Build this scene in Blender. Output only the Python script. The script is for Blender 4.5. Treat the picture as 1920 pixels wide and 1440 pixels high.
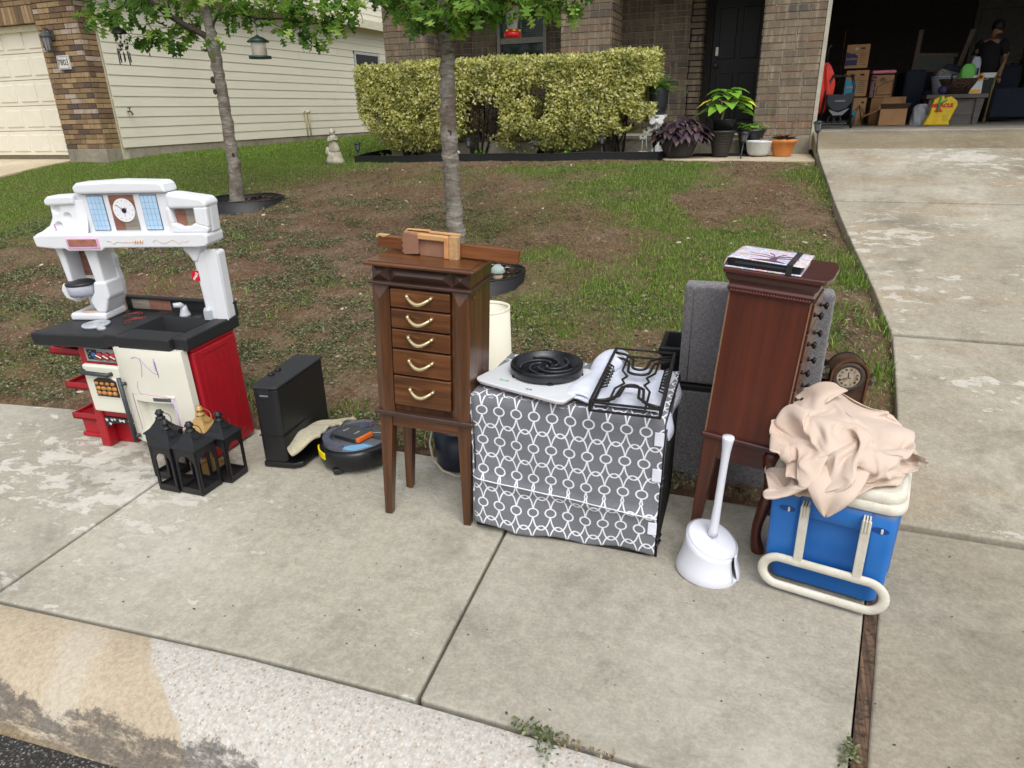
import bpy, bmesh, math, random
import numpy as np
from mathutils import Vector, Matrix, Euler

random.seed(7); RNG = np.random.default_rng(7)
R = math.radians
scene = bpy.context.scene
for o in list(bpy.data.objects): bpy.data.objects.remove(o)
COL = scene.collection

# ------------------------------------------------------------------ camera
YAW, PITCH, ROLL, FPX, CAMH = 0.3662, 0.3823, 0.0238, 1273.3, 1.5
def _cam_axes():
    cy, sy, cp, sp = math.cos(YAW), math.sin(YAW), math.cos(PITCH), math.sin(PITCH)
    f = Vector((-sy*cp, cy*cp, -sp)); r = Vector((cy, sy, 0)); d = f.cross(r)
    cr, sr = math.cos(ROLL), math.sin(ROLL)
    return cr*r + sr*d, -sr*r + cr*d, f
CR, CD, CF = _cam_axes()
cam_data = bpy.data.cameras.new('camera'); cam = bpy.data.objects.new('camera', cam_data); COL.objects.link(cam)
m = Matrix.Identity(4)
for i in range(3):
    m[i][0] = CR[i]; m[i][1] = -CD[i]; m[i][2] = -CF[i]
m[2][3] = CAMH
cam.matrix_world = m
cam_data.sensor_width = 36; cam_data.lens = FPX/1920*36; cam_data.clip_start = 0.05; cam_data.clip_end = 600
scene.camera = cam
scene.render.resolution_x = 1024; scene.render.resolution_y = 768
def at(px, py, Y):
    """world point seen at a pixel of the 1920 px photograph, at distance Y from the kerb line"""
    d = CR*((px-960)/FPX) + CD*((py-720)/FPX) + CF
    return Vector((0, 0, CAMH)) + d*(Y/d.y)
def atz(px, py, z):
    d = CR*((px-960)/FPX) + CD*((py-720)/FPX) + CF
    return Vector((0, 0, CAMH)) + d*((z-CAMH)/d.z)

# ------------------------------------------------------------------ sky, sun, exposure (bright overcast)
SUN_EL, SUN_AZ = R(55), R(143)
world = bpy.data.worlds.new("World"); scene.world = world; world.use_nodes = True
wn = world.node_tree; wn.nodes.clear()
wo = wn.nodes.new('ShaderNodeOutputWorld'); bg = wn.nodes.new('ShaderNodeBackground')
sky = wn.nodes.new('ShaderNodeTexSky'); sky.sky_type = 'NISHITA'; sky.sun_disc = False
sky.sun_elevation = SUN_EL; sky.sun_rotation = SUN_AZ; sky.dust_density = 4; sky.air_density = 1.0
hs = wn.nodes.new('ShaderNodeHueSaturation'); hs.inputs['Saturation'].default_value = 0.22
wn.links.new(sky.outputs[0], hs.inputs['Color']); wn.links.new(hs.outputs[0], bg.inputs['Color'])
bg.inputs['Strength'].default_value = 0.15
wn.links.new(bg.outputs[0], wo.inputs['Surface'])
sd = bpy.data.lights.new('sun', 'SUN'); sun = bpy.data.objects.new('sun', sd); COL.objects.link(sun)
sd.energy = .95; sd.angle = R(50); sd.color = (1, .98, .95)
sdir = Vector((math.sin(SUN_AZ)*math.cos(SUN_EL), math.cos(SUN_AZ)*math.cos(SUN_EL), math.sin(SUN_EL)))
sun.rotation_euler = sdir.to_track_quat('Z', 'Y').to_euler()
scene.view_settings.view_transform = 'Standard'; scene.view_settings.look = 'None'
scene.view_settings.exposure = 0.36; scene.view_settings.gamma = 1.0
scene.view_settings.use_curve_mapping = False

# ------------------------------------------------------------------ material helpers
def srgb(r, g, b):
    f = lambda c: c/12.92 if c <= .04045 else ((c+.055)/1.055)**2.4
    return (f(r/255), f(g/255), f(b/255), 1)
class NB:
    def __init__(s, name):
        s.m = bpy.data.materials.new(name); s.m.use_nodes = True; s.t = s.m.node_tree
        s.b = s.t.nodes['Principled BSDF']; s.out = s.t.nodes['Material Output']
    def n(s, typ, **kw):
        nd = s.t.nodes.new(typ)
        for k, v in kw.items(): setattr(nd, k, v)
        return nd
    def put(s, sock, v):
        if isinstance(v, bpy.types.NodeSocket): s.t.links.new(v, sock)
        else: sock.default_value = v
    def math(s, op, a, b=0.0, c=0.0, clamp=False):
        nd = s.n('ShaderNodeMath', operation=op, use_clamp=clamp)
        s.put(nd.inputs[0], a); s.put(nd.inputs[1], b); s.put(nd.inputs[2], c); return nd.outputs[0]
    def mix(s, f, a, b, blend='MIX'):
        nd = s.n('ShaderNodeMix', data_type='RGBA', blend_type=blend)
        s.put(nd.inputs[0], f); s.put(nd.inputs[6], a); s.put(nd.inputs[7], b); return nd.outputs[2]
    def coord(s, kind='Object', scale=(1, 1, 1), rot=(0, 0, 0)):
        tc = s.n('ShaderNodeTexCoord'); mp = s.n('ShaderNodeMapping')
        mp.inputs['Scale'].default_value = scale; mp.inputs['Rotation'].default_value = rot
        s.t.links.new(tc.outputs[kind], mp.inputs['Vector']); return mp.outputs[0]
    def wpos(s, scale=(1, 1, 1)):
        g = s.n('ShaderNodeNewGeometry'); mp = s.n('ShaderNodeMapping'); mp.inputs['Scale'].default_value = scale
        s.t.links.new(g.outputs['Position'], mp.inputs['Vector']); return mp.outputs[0]
    def noise(s, vec, scale, detail=4, rough=.6, dist=0.0):
        nd = s.n('ShaderNodeTexNoise'); s.put(nd.inputs['Vector'], vec); nd.inputs['Scale'].default_value = scale
        nd.inputs['Detail'].default_value = detail; nd.inputs['Roughness'].default_value = rough
        nd.inputs['Distortion'].default_value = dist; return nd.outputs[0]
    def voro(s, vec, scale, feature='F1', out='Distance', rnd=1.0):
        nd = s.n('ShaderNodeTexVoronoi', feature=feature); s.put(nd.inputs['Vector'], vec)
        nd.inputs['Scale'].default_value = scale; nd.inputs['Randomness'].default_value = rnd; return nd.outputs[out]
    def ramp(s, fac, stops, interp='LINEAR'):
        nd = s.n('ShaderNodeValToRGB'); e = nd.color_ramp.elements; nd.color_ramp.interpolation = interp
        while len(e) < len(stops): e.new(.5)
        for i, (p, c) in enumerate(stops):
            e[i].position = p; e[i].color = c if len(c) == 4 else (*c, 1)
        s.put(nd.inputs[0], fac); return nd.outputs[0]
    def step(s, v, lo, hi):
        nd = s.n('ShaderNodeMapRange', interpolation_type='SMOOTHSTEP'); s.put(nd.inputs[0], v)
        nd.inputs[1].default_value = lo; nd.inputs[2].default_value = hi; return nd.outputs[0]
    def bump(s, h, dist=.002, strength=.6):
        nd = s.n('ShaderNodeBump'); s.put(nd.inputs['Height'], h); nd.inputs['Distance'].default_value = dist
        nd.inputs['Strength'].default_value = strength; s.t.links.new(nd.outputs[0], s.b.inputs['Normal'])
    def rand(s):
        return s.n('ShaderNodeObjectInfo').outputs['Random']
    def island(s):
        return s.n('ShaderNodeNewGeometry').outputs['Random Per Island']
    def done(s, col=None, rough=None, **kw):
        if col is not None: s.put(s.b.inputs['Base Color'], col)
        if rough is not None: s.put(s.b.inputs['Roughness'], rough)
        for k, v in kw.items(): s.put(s.b.inputs[k.replace('_', ' ')], v)
        return s.m
MATS = {}
def M(name, col=None, rough=.5, vary=.12, scale=12, bump=0.0, **kw):
    """plain surface with a little uneven tone, gloss and relief"""
    if name in MATS: return MATS[name]
    b = NB(name); v = b.coord('Object')
    c = srgb(*col); n = b.noise(v, scale, 5); n2 = b.noise(v, scale*9, 3)
    lo = tuple(x*(1-vary) for x in c[:3])+(1,); hi = tuple(min(1, x*(1+vary)) for x in c[:3])+(1,)
    colr = b.ramp(n, [(.3, lo), (.7, hi)])
    rr = b.math('MULTIPLY_ADD', n2, .18, rough-.09)
    if bump: b.bump(n2, bump)
    MATS[name] = b.done(colr, rr, **kw); return MATS[name]

# ------------------------------------------------------------------ mesh helpers
class MB:
    def __init__(s, mat=None): s.v = []; s.f = []; s.mx = Matrix.Identity(4); s.stack = []; s.smooth = []; s.sm = False
    def add(s, vs, fs, sm=None):
        k = len(s.v); s.v += [tuple(s.mx @ Vector(p)) for p in vs]; s.f += [tuple(i+k for i in f) for f in fs]
        s.smooth += [s.sm if sm is None else sm]*len(fs); return s
    def box(s, x0, x1, y0, y1, z0, z1):
        v = [(x0,y0,z0),(x1,y0,z0),(x1,y1,z0),(x0,y1,z0),(x0,y0,z1),(x1,y0,z1),(x1,y1,z1),(x0,y1,z1)]
        return s.add(v, [(3,2,1,0),(4,5,6,7),(0,1,5,4),(1,2,6,5),(2,3,7,6),(3,0,4,7)])
    def hexa(s, v):   # 8 points, bottom ring then top ring
        return s.add(v, [(3,2,1,0),(4,5,6,7),(0,1,5,4),(1,2,6,5),(2,3,7,6),(3,0,4,7)])
    def prism(s, poly, a0, a1, axis='z'):
        n = len(poly)
        def p(u, w, a): return {'z': (u, w, a), 'y': (u, a, w), 'x': (a, u, w)}[axis]
        v = [p(u, w, a0) for u, w in poly] + [p(u, w, a1) for u, w in poly]
        f = [tuple(range(n-1, -1, -1)), tuple(range(n, 2*n))] + [(i, (i+1) % n, n+(i+1) % n, n+i) for i in range(n)]
        return s.add(v, f)
    def tube(s, pts, r, n=8, closed=False, caps=True):
        pts = [Vector(p) for p in pts]; N = len(pts); rs = r if isinstance(r, (list, tuple)) else [r]*N
        vs = []; up = Vector((0.31, .17, .93)).normalized()
        for i, p in enumerate(pts):
            a = pts[i-1] if (i or closed) else p; b = pts[(i+1) % N] if (i < N-1 or closed) else p
            t = (b-a).normalized() if (b-a).length > 1e-9 else Vector((0, 0, 1))
            x = up.cross(t); 
            if x.length < .05: x = Vector((1, 0, 0)).cross(t)
            x.normalize(); y = t.cross(x)
            for k in range(n):
                an = 2*math.pi*k/n; vs.append(p + (x*math.cos(an)+y*math.sin(an))*rs[i])
        fs = []; L = N if closed else N-1
        for i in range(L):
            j = (i+1) % N
            for k in range(n): fs.append((i*n+k, i*n+(k+1) % n, j*n+(k+1) % n, j*n+k))
        if caps and not closed: fs += [tuple(range(n-1, -1, -1)), tuple(range((N-1)*n, N*n))]
        return s.add(vs, fs, True)
    def lathe(s, prof, c=(0, 0, 0), n=24, sx=1, sy=1, caps=True, sm=True):
        vs = []
        for r, z in prof:
            for k in range(n):
                a = 2*math.pi*k/n; vs.append((c[0]+r*sx*math.cos(a), c[1]+r*sy*math.sin(a), c[2]+z))
        fs = []
        for i in range(len(prof)-1):
            for k in range(n): fs.append((i*n+k, i*n+(k+1) % n, (i+1)*n+(k+1) % n, (i+1)*n+k))
        s.add(vs, fs, sm); 
        if caps:
            k = len(s.v)-len(vs); 
            if prof[0][0] > 1e-5: s.f.append(tuple(k+i for i in range(n-1, -1, -1))); s.smooth.append(False)
            q = k+(len(prof)-1)*n
            if prof[-1][0] > 1e-5: s.f.append(tuple(q+i for i in range(n))); s.smooth.append(False)
        return s
    def grid(s, fn, nu, nv, sm=True, closed_u=False):
        vs = [fn(i/(nu), j/(nv)) for j in range(nv+1) for i in range(nu+1)]
        fs = [(j*(nu+1)+i, j*(nu+1)+i+1, (j+1)*(nu+1)+i+1, (j+1)*(nu+1)+i) for j in range(nv) for i in range(nu)]
        return s.add(vs, fs, sm)
    def quad(s, a, b, c, d): return s.add([a, b, c, d], [(0, 1, 2, 3)])
    def mesh(s, name):
        me = bpy.data.meshes.new(name); me.from_pydata(s.v, [], s.f); me.update()
        me.polygons.foreach_set('use_smooth', s.smooth); return me
def obj(name, mb, mat, parent=None, bevel=0.0, seg=2, solid=0.0, sub=0, kind=None, loc=None, label=None):
    me = mb.mesh(name) if isinstance(mb, MB) else mb
    if mat is not None and not me.materials: me.materials.append(mat)
    o = bpy.data.objects.new(name, me); COL.objects.link(o)
    if parent is not None: o.parent = parent
    if loc is not None: o.location = loc
    if solid:
        md = o.modifiers.new('thick', 'SOLIDIFY'); md.thickness = solid; md.offset = 0
    if sub:
        md = o.modifiers.new('smooth', 'SUBSURF'); md.levels = sub; md.render_levels = sub
    if bevel:
        md = o.modifiers.new('edge', 'BEVEL'); md.width = bevel; md.segments = seg; md.limit_method = 'ANGLE'
        md.angle_limit = R(35); md.harden_normals = False
    if kind: o['kind'] = kind
    if label: o['label'] = label
    return o
def tag(o, label, cat, group=None):
    o['label'] = label; o['category'] = cat
    if group: o['group'] = group
    return o
def thing(name, label, cat, loc=(0, 0, 0), rz=0.0, rx=0.0, ry=0.0, group=None):
    o = bpy.data.objects.new(name, None); COL.objects.link(o); o.empty_display_size = .1
    o.rotation_mode = 'YXZ'; o.location = loc; o.rotation_euler = (R(rx), R(ry), R(rz))
    return tag(o, label, cat, group)
def copy_tree(o, parent=None):
    c = o.copy(); COL.objects.link(c); c.parent = parent
    for ch in [x for x in o.children]: copy_tree(ch, c)
    return c
def text(string, size, mat, parent, mtx, name='lettering', depth=.0006, align='CENTER', bold=0.0, sx=1.0):
    cu = bpy.data.curves.new(name, 'FONT'); cu.body = string; cu.size = size; cu.align_x = align; cu.align_y = 'CENTER'
    cu.extrude = depth; cu.offset = bold; cu.resolution_u = 3
    t = bpy.data.objects.new('tmp', cu); me = bpy.data.meshes.new_from_object(t)
    me.transform(mtx @ Matrix.Diagonal((sx, 1, 1, 1))); bpy.data.objects.remove(t); bpy.data.curves.remove(cu)
    return obj(name, me, mat, parent)
def face_m(origin, x, z):
    """matrix whose x axis runs along x and y axis along z (for lettering on an upright face)"""
    x = Vector(x).normalized(); z = Vector(z).normalized(); n = x.cross(z)
    m = Matrix.Identity(4)
    for i in range(3): m[i][0] = x[i]; m[i][1] = z[i]; m[i][2] = n[i]; m[i][3] = origin[i]
    return m
def np_mesh(name, V, F, mat, kind=None, parent=None, smooth=False, label=None, attr=None):
    """V (n,3) float, F (m,k) int"""
    me = bpy.data.meshes.new(name); n, k = F.shape
    me.vertices.add(len(V)); me.vertices.foreach_set('co', np.ascontiguousarray(V, np.float32).ravel())
    me.loops.add(n*k); me.loops.foreach_set('vertex_index', np.ascontiguousarray(F, np.int32).ravel())
    me.polygons.add(n); me.polygons.foreach_set('loop_start', np.arange(0, n*k, k, dtype=np.int32))
    me.polygons.foreach_set('loop_total', np.full(n, k, np.int32))
    if smooth: me.polygons.foreach_set('use_smooth', np.ones(n, bool))
    me.update(calc_edges=True)
    if attr:
        for an, av in attr.items():
            a = me.attributes.new(an, 'FLOAT', 'POINT'); a.data.foreach_set('value', np.ascontiguousarray(av, np.float32))
    return obj(name, me, mat, parent, kind=kind, label=label)
# value noise for terrain, lawn density and wrinkles
_G = np.random.default_rng(3).random((256, 256))
def vnoise(x, y, f=1.0, seed=0):
    x = np.asarray(x, float)*f+seed*17.3+500; y = np.asarray(y, float)*f+seed*9.1+500
    xi = np.floor(x).astype(int); yi = np.floor(y).astype(int); u = x-xi; v = y-yi
    u = u*u*(3-2*u); v = v*v*(3-2*v); g = lambda a, b: _G[a % 256, b % 256]
    return (g(xi, yi)*(1-u)+g(xi+1, yi)*u)*(1-v)+(g(xi, yi+1)*(1-u)+g(xi+1, yi+1)*u)*v
def fbm(x, y, f=1.0, o=4, seed=0):
    s = 0; a = .5
    for i in range(o): s = s+a*vnoise(x, y, f, seed+i*3); f *= 2.1; a *= .5
    return s/(1-.5**o)
# ================================================================== GROUND
def lawn_h(x, y):
    u = np.clip((np.asarray(x, float)+6)/4.5, 0, 1); s = .145+.027*u
    a = s*(y-2.53); b = .90+.035*u+.012*(y-8.5)
    k = .12; t = np.clip(.5+.5*(b-a)/k, 0, 1)
    return b*(1-t)+a*t-k*t*(1-t)
def sstep(v, a, b):
    t = np.clip((v-a)/(b-a), 0, 1); return t*t*(3-2*t)
def lush(x, y):     # dense mown grass, 0..1
    n = fbm(x, y, .9, 4, 1); m = fbm(x, y, 2.6, 3, 5)
    back = sstep(-x*.9+y*.62, 8.9, 10.4)                    # far left lawn
    mid = .80*np.exp(-(((x+.55)/1.35)**2+((y-5.6)/1.9)**2))       # patch by the driveway
    strip = .75*np.exp(-((x-.25)/.42)**2)*sstep(y, 2.6, 3.0)*(1-sstep(y, 5.0, 6.2))
    edge = .42*sstep(-x, 3.6, 5.2)*(1-sstep(y, 3.2, 4.2))
    bedf = .38*np.exp(-((y-7.7)/.55)**2)*sstep(x, -4.5, -3)
    v = mid*1.12+strip+edge*.8+bedf*.7+.04
    g = v*(.06+1.6*sstep(n, .42, .60))*(.5+1.1*sstep(m, .35, .65))
    return np.clip(np.maximum(g, back*(.72+.5*(m-.4))), 0, 1)
def weedy(x, y):    # low creeping weeds
    n = fbm(x, y, 1.5, 4, 11); m = fbm(x*.7, y*1.6, 3.2, 3, 15)
    w = .07+.55*sstep(-x, 1.9, 3.8)*(1-sstep(y, 5.6, 7.4))+.30*(1-sstep(y, 3.4, 5.0))
    return np.clip(w*2.2*sstep(n*.5+m*.5, .44, .58), 0, 1)

# soil / thatch material
b = NB('lawn_soil'); v = b.wpos()
n1 = b.noise(v, 2.2, 6, .65); n2 = b.noise(v, 38, 5, .7); n3 = b.noise(v, 160, 2, .5)
soil = b.ramp(n2, [(.28, srgb(70, 53, 42)), (.5, srgb(106, 83, 66)), (.70, srgb(138, 112, 92))])
soil2 = b.ramp(n2, [(.25, srgb(76, 62, 48)), (.7, srgb(146, 124, 102))])
c = b.mix(b.step(n1, .42, .62), soil, soil2)
at_g = b.n('ShaderNodeAttribute', attribute_name='grass').outputs['Fac']
gr = b.ramp(n2, [(.3, srgb(62, 70, 34)), (.7, srgb(112, 124, 62))])
c = b.mix(b.math('MULTIPLY', at_g, .7, clamp=True), c, gr)
at_m = b.n('ShaderNodeAttribute', attribute_name='mulch').outputs['Fac']
ml = b.ramp(n2, [(.3, srgb(16, 14, 13)), (.7, srgb(50, 43, 38))])
c = b.mix(at_m, c, ml)
b.bump(b.math('ADD', n2, b.math('MULTIPLY', n3, .5)), .02, .9)
MATS['soil'] = b.done(c, .95, Specular_IOR_Level=.15)

RINGS = [(-5.66, 6.40, .43), (-2.03, 4.53, .385)]     # tree rings x, y, radius
BED = [(-5.62, 8.62), (-1.33, 8.40), (-1.30, 9.12), (-5.30, 9.12), (-5.55, 9.6)]
def lawn_full(x, y):
    h = lawn_h(x, y)+.022*(fbm(x, y, 3.0, 3, 21)-.5)+.018*(fbm(x, y, 11., 2, 25)-.5)
    for rx, ry, rr in RINGS:
        d = np.hypot(x-rx, y-ry); hc = float(lawn_h(rx, ry))+.02
        t = 1-sstep(d, rr*.90, rr*1.0); h = h*(1-t)+(hc+.0+.02*(fbm(x, y, 14, 2, 3)-.5))*t
    return h
def drive_x(y): return np.interp(y, [2.55, 3.2, 4.1, 4.6, 5.7, 6.5, 7.86, 9.14, 11], [.57, .64, .703, .67, .55, .48, .385, .326, .30])
def walk_y(x): return np.interp(x, [-30, -8, -4.07, -3.69, -2.4, -1.7, -.25, .6, 3], [.2, 1.75, 2.33, 2.385, 2.525, 2.53, 2.54, 2.555, 2.56])
def lawn_patch(name, x0, x1, y0, y1, nx, ny, mask=None):
    X, Yv = np.meshgrid(np.linspace(x0, x1, nx+1), np.linspace(0, 1, ny+1))
    ys = walk_y(X)-.03 if y0 is None else y0
    Y = ys+(y1-ys)*Yv
    # pull the right edge onto the driveway line
    if x1 > .2:
        t = sstep(X, x1-1.0, x1); X = X+(drive_x(Y)+.02-x1)*t
    Z = lawn_full(X, Y); gmap = lush(X, Y)
    Z = Z-.05*(1-sstep(Y-walk_y(X), .0, .22)); Z = np.where(Y-walk_y(X) < .03, np.minimum(Z, -.02), Z)
    Z = Z - .045*np.exp(-((X-drive_x(Y))/.12)**2)*(Y > 2.9)*(Y < 8.4)*(x1 > .2)
    mul = np.zeros_like(X)
    for rx, ry, rr in RINGS: mul = np.maximum(mul, 1-sstep(np.hypot(X-rx, Y-ry), rr*.93, rr*1.02))
    mul = np.maximum(mul, ((Y > 8.66+(X+5.6)*-.05) & (Y < 9.7) & (X > -5.6+.0*Y) & (X < -1.3)).astype(float))
    V = np.stack([X, Y, Z], -1).reshape(-1, 3); i = np.arange(ny)[:, None]*(nx+1)+np.arange(nx)[None]
    F = np.stack([i, i+1, i+nx+2, i+nx+1], -1).reshape(-1, 4)
    return V, F, gmap.ravel(), mul.ravel()
A = lawn_patch('a', -13.5, .45, None, 11.2, 330, 200)
B = lawn_patch('b', -40, -13.5, None, 11.2, 40, 30)
Bk = lawn_patch('c', -40, -4.6, 11.2, 30, 90, 60)
V = np.concatenate([A[0], B[0], Bk[0]]); F = np.concatenate([A[1], B[1]+len(A[0]), Bk[1]+len(A[0])+len(B[0])])
np_mesh('lawn_ground', V, F, MATS['soil'], kind='structure', smooth=True,
        attr={'grass': np.concatenate([A[2], B[2], Bk[2]]), 'mulch': np.concatenate([A[3], B[3], Bk[3]])})
# far terrain sheet under everything
mb = MB(); mb.quad((-250, -150, -.45), (250, -150, -.45), (250, 300, -.45), (-250, 300, -.45))
obj('terrain', mb, M('terrain', (98, 96, 74), .95, .25, .3), kind='structure')

# ---- concrete
def concrete(name, base, dark, light, flake=.5, stain=.5, warm=None, thresh=.62):
    b = NB(name); v = b.wpos()
    n1 = b.noise(v, 1.1, 5, .6); n2 = b.noise(v, 5.5, 6, .65, .4); n3 = b.noise(v, 90, 4, .7); n4 = b.noise(v, 420, 2, .5)
    c = b.ramp(n1, [(.3, dark), (.52, base), (.72, light)])
    c = b.mix(b.math('MULTIPLY', b.step(n2, .50, .72), stain), c, tuple(x*.62 for x in dark[:3])+(1,))
    if warm:
        nw = b.noise(b.wpos((1, 3.2, 1)), .9, 4, .6)
        c = b.mix(b.math('MULTIPLY', b.step(nw, .45, .66), .75), c, warm)
    vf = b.noise(b.wpos((1, 1.6, 1)), 7.5, 8, .68, .35); big = b.noise(v, .9, 3, .5)
    fl = b.step(b.math('ADD', vf, b.math('MULTIPLY', b.math('SUBTRACT', big, .5), .75)), thresh, thresh+.03)
    c = b.mix(b.math('MULTIPLY', fl, flake), c, srgb(206, 204, 196))
    c = b.mix(b.math('MULTIPLY', b.step(n3, .3, .75), .30), c, tuple(min(1, x*1.35) for x in light[:3])+(1,))
    wet = b.step(b.noise(b.wpos((1, 1, 1)), 1.7, 6, .7, .6), .50, .70); c = b.mix(b.math('MULTIPLY', wet, stain), c, tuple(x*.70 for x in dark[:3])+(1,)); fine = b.step(b.noise(v, 26, 5, .75), .35, .7); c = b.mix(.16, c, b.ramp(fine, [(0, (.12, .11, .10, 1)), (1, (.75, .74, .72, 1))]), 'OVERLAY')
    pit = b.math('MULTIPLY', b.math('LESS_THAN', b.voro(v, 160), .16), b.step(b.noise(v, 4, 3), .48, .6)); c = b.mix(b.math('MULTIPLY', pit, .35), c, srgb(100, 94, 84))
    spk = b.voro(v, 75); sp = b.math('MULTIPLY', b.math('LESS_THAN', spk, .13), b.step(b.noise(v, 9, 2), .5, .62))
    c = b.mix(b.math('MULTIPLY', sp, .5), c, srgb(70, 62, 52))
    b.bump(b.math('ADD', b.math('MULTIPLY', n3, .7), b.math('ADD', n4, b.math('MULTIPLY', fl, -.8))), .0016, .55)
    return b.done(c, b.math('MULTIPLY_ADD', n2, .2, .72), Specular_IOR_Level=.3)
CW = concrete('walk_concrete', srgb(165, 160, 147), srgb(143, 137, 123), srgb(186, 182, 170), .0, .5)
CWF = concrete('walk_concrete_flaked', srgb(166, 161, 147), srgb(146, 141, 127), srgb(184, 180, 168), .85, .45, thresh=.575)
CWL = concrete('walk_concrete_little', srgb(170, 165, 150), srgb(148, 143, 129), srgb(188, 184, 172), .7, .42, thresh=.605)
CWD = concrete('walk_concrete_brown', srgb(152, 145, 130), srgb(128, 120, 106), srgb(178, 170, 152), .35, .4, thresh=.66)
CDRV = concrete('driveway_concrete', srgb(160, 153, 137), srgb(136, 127, 110), srgb(186, 181, 167), .65, .55, srgb(154, 139, 115), thresh=.60)
CDD = concrete('driveway_concrete_dull', srgb(140, 130, 110), srgb(112, 102, 84), srgb(158, 149, 128), .1, .3, srgb(128, 113, 88))
CPAD = concrete('pad_concrete', srgb(190, 178, 154), srgb(168, 156, 132), srgb(206, 196, 174), .2, .2, srgb(184, 164, 130))
CFOOT = concrete('footing_concrete', srgb(150, 142, 126), srgb(118, 110, 94), srgb(172, 165, 150), .1, .5)

def slab(name, poly, zf, mat, parent, thick=.1, bev=.009):
    """poly counter-clockwise in x,y; zf gives the top height"""
    n = len(poly); top = [(x, y, zf(x, y)) for x, y in poly]; bot = [(x, y, zf(x, y)-thick) for x, y in poly]
    mb = MB(); mb.add(bot+top, [tuple(range(n-1, -1, -1)), tuple(range(n, 2*n))]+[(i, (i+1) % n, n+(i+1) % n, n+i) for i in range(n)])
    return obj(name, mb, mat, parent, bevel=bev, seg=3)
flat = lambda z: (lambda x, y: z)
# sidewalk: filler bed with concrete slabs
wedge = lambda x: float(walk_y(x))
def kb(x): return float(np.interp(x, [-30, -8, -2.3, -1.36, -.77, -.15, .4, 3, 20], [-.5, .85, 1.123, 1.198, 1.219, 1.224, 1.215, 1.1, .6]))   # back of kerb
mb = MB()
xs = list(np.linspace(-12, 6, 37))
mb.add([(x, kb(x)-.03, -.055) for x in xs]+[(x, wedge(x)+.0, -.055) for x in xs], [(i, i+1, len(xs)+i+1, len(xs)+i) for i in range(len(xs)-1)])
walk = obj('sidewalk', mb, M('joint_dirt', (62, 52, 42), .95, .3, 40, .003), kind='structure')
def jx(base, y):    # joints lean a little
    b0, b1 = base; return b0+(b1-b0)*(y-1.2)/1.34
J = [(-7.05, -7.6), (-5.45, -5.85), (-3.93, -4.17), (-2.363, -2.505), (-.771, -.866), (.318, .51), (1.95, 2.1), (3.5, 3.6)]
J = [J[0], J[1], J[2], J[3], J[4], J[5], J[6], J[7]]
mats = [CW, CWF, CWF, CWL, CW, CWD, CWD, CWD]
for k in range(len(J)-1):
    g0 = .006 if k != 5 else .021; g1 = .006 if k+1 != 5 else .021
    a, bb = J[k], J[k+1]
    yb = lambda j, y: jx(j, y)
    bx0, bx1 = a[0]+g0, bb[0]-g1; tx0, tx1 = a[1]+g0, bb[1]-g1
    poly = [(bx0+(bx1-bx0)*t, kb(bx0+(bx1-bx0)*t)+.006) for t in (0, .33, .66, 1)]
    poly += [(tx1+(tx0-tx1)*t, wedge(tx1+(tx0-tx1)*t)-.006) for t in (0, .33, .66, 1)]
    slab('slab', poly, flat(-.004*(k % 2)), mats[k], walk, .09)
# wood fibre strip in the driveway joint
fib = NB('joint_fibre'); v = fib.coord('Object', (60, 2, 60)); nn = fib.noise(v, 1.5, 3, .6); n2 = fib.noise(fib.wpos(), 60, 3)
fib.bump(nn, .004); MATS['fibre'] = fib.done(fib.mix(fib.step(n2, .4, .7), fib.ramp(nn, [(.35, srgb(60, 44, 33)), (.65, srgb(120, 94, 72))]), srgb(52, 44, 36)), .9)
mb = MB(); a = J[5]
mb.add([(jx(a, y)+s*.018, y, z) for y in (.85, 2.55) for s in (-1, 1) for z in (-.05, -.012)],
       [(0, 2, 3, 1), (1, 3, 7, 5), (5, 7, 6, 4), (0, 1, 5, 4), (2, 6, 7, 3), (0, 4, 6, 2)])
obj('joint_strip', mb, MATS['fibre'], walk)
# driveway slabs
DS = .1824
dz = lambda x, y: max(0.0, DS*(y-2.56))
mb = MB(); ys = list(np.linspace(2.5, 9.2, 14))
mb.add([(drive_x(y)-.0, y, dz(0, y)-.12) for y in ys]+[(7, y, dz(0, y)-.12) for y in ys], [(i, len(ys)+i, len(ys)+i+1, i+1) for i in range(len(ys)-1)])
drive = obj('driveway', mb, MATS['joint_dirt'], kind='structure')
joints = [2.565, 4.15, 6.55, 8.36, 9.16]
for k in range(4):
    y0, y1 = joints[k]+.019, joints[k+1]-.019
    for x1a, x1b in ((None, 3.4), (3.412, 7)):
        yy = np.linspace(y0, y1, 5)
        if x1a is None: left = [(float(drive_x(y)), y) for y in yy[::-1]]
        else: left = [(x1a, y) for y in yy[::-1]]
        right = [(x1b, y) for y in yy]
        poly = right+left
        slab('slab', poly, lambda x, y: dz(x, y), CDD if k == 3 else CDRV, drive, .14, .01)
# kerb with rolled face and gutter lip
b = NB('kerb_concrete'); v = b.wpos(); n1 = b.noise(v, 2.3, 5, .6, .5); n3 = b.noise(v, 70, 4, .7)
agg = b.voro(v, 95, out='Color'); agd = b.voro(v, 95)
sep = b.n('ShaderNodeSeparateXYZ'); g = b.n('ShaderNodeNewGeometry'); b.t.links.new(g.outputs['Position'], sep.inputs[0])
px, py = sep.outputs[0], sep.outputs[1]
tan = b.ramp(n1, [(.3, srgb(160, 146, 124)), (.5, srgb(182, 168, 144)), (.62, srgb(190, 182, 166)), (.78, srgb(158, 134, 102))])
gry = b.ramp(n3, [(.3, srgb(160, 156, 148)), (.7, srgb(206, 203, 196))])
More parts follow.
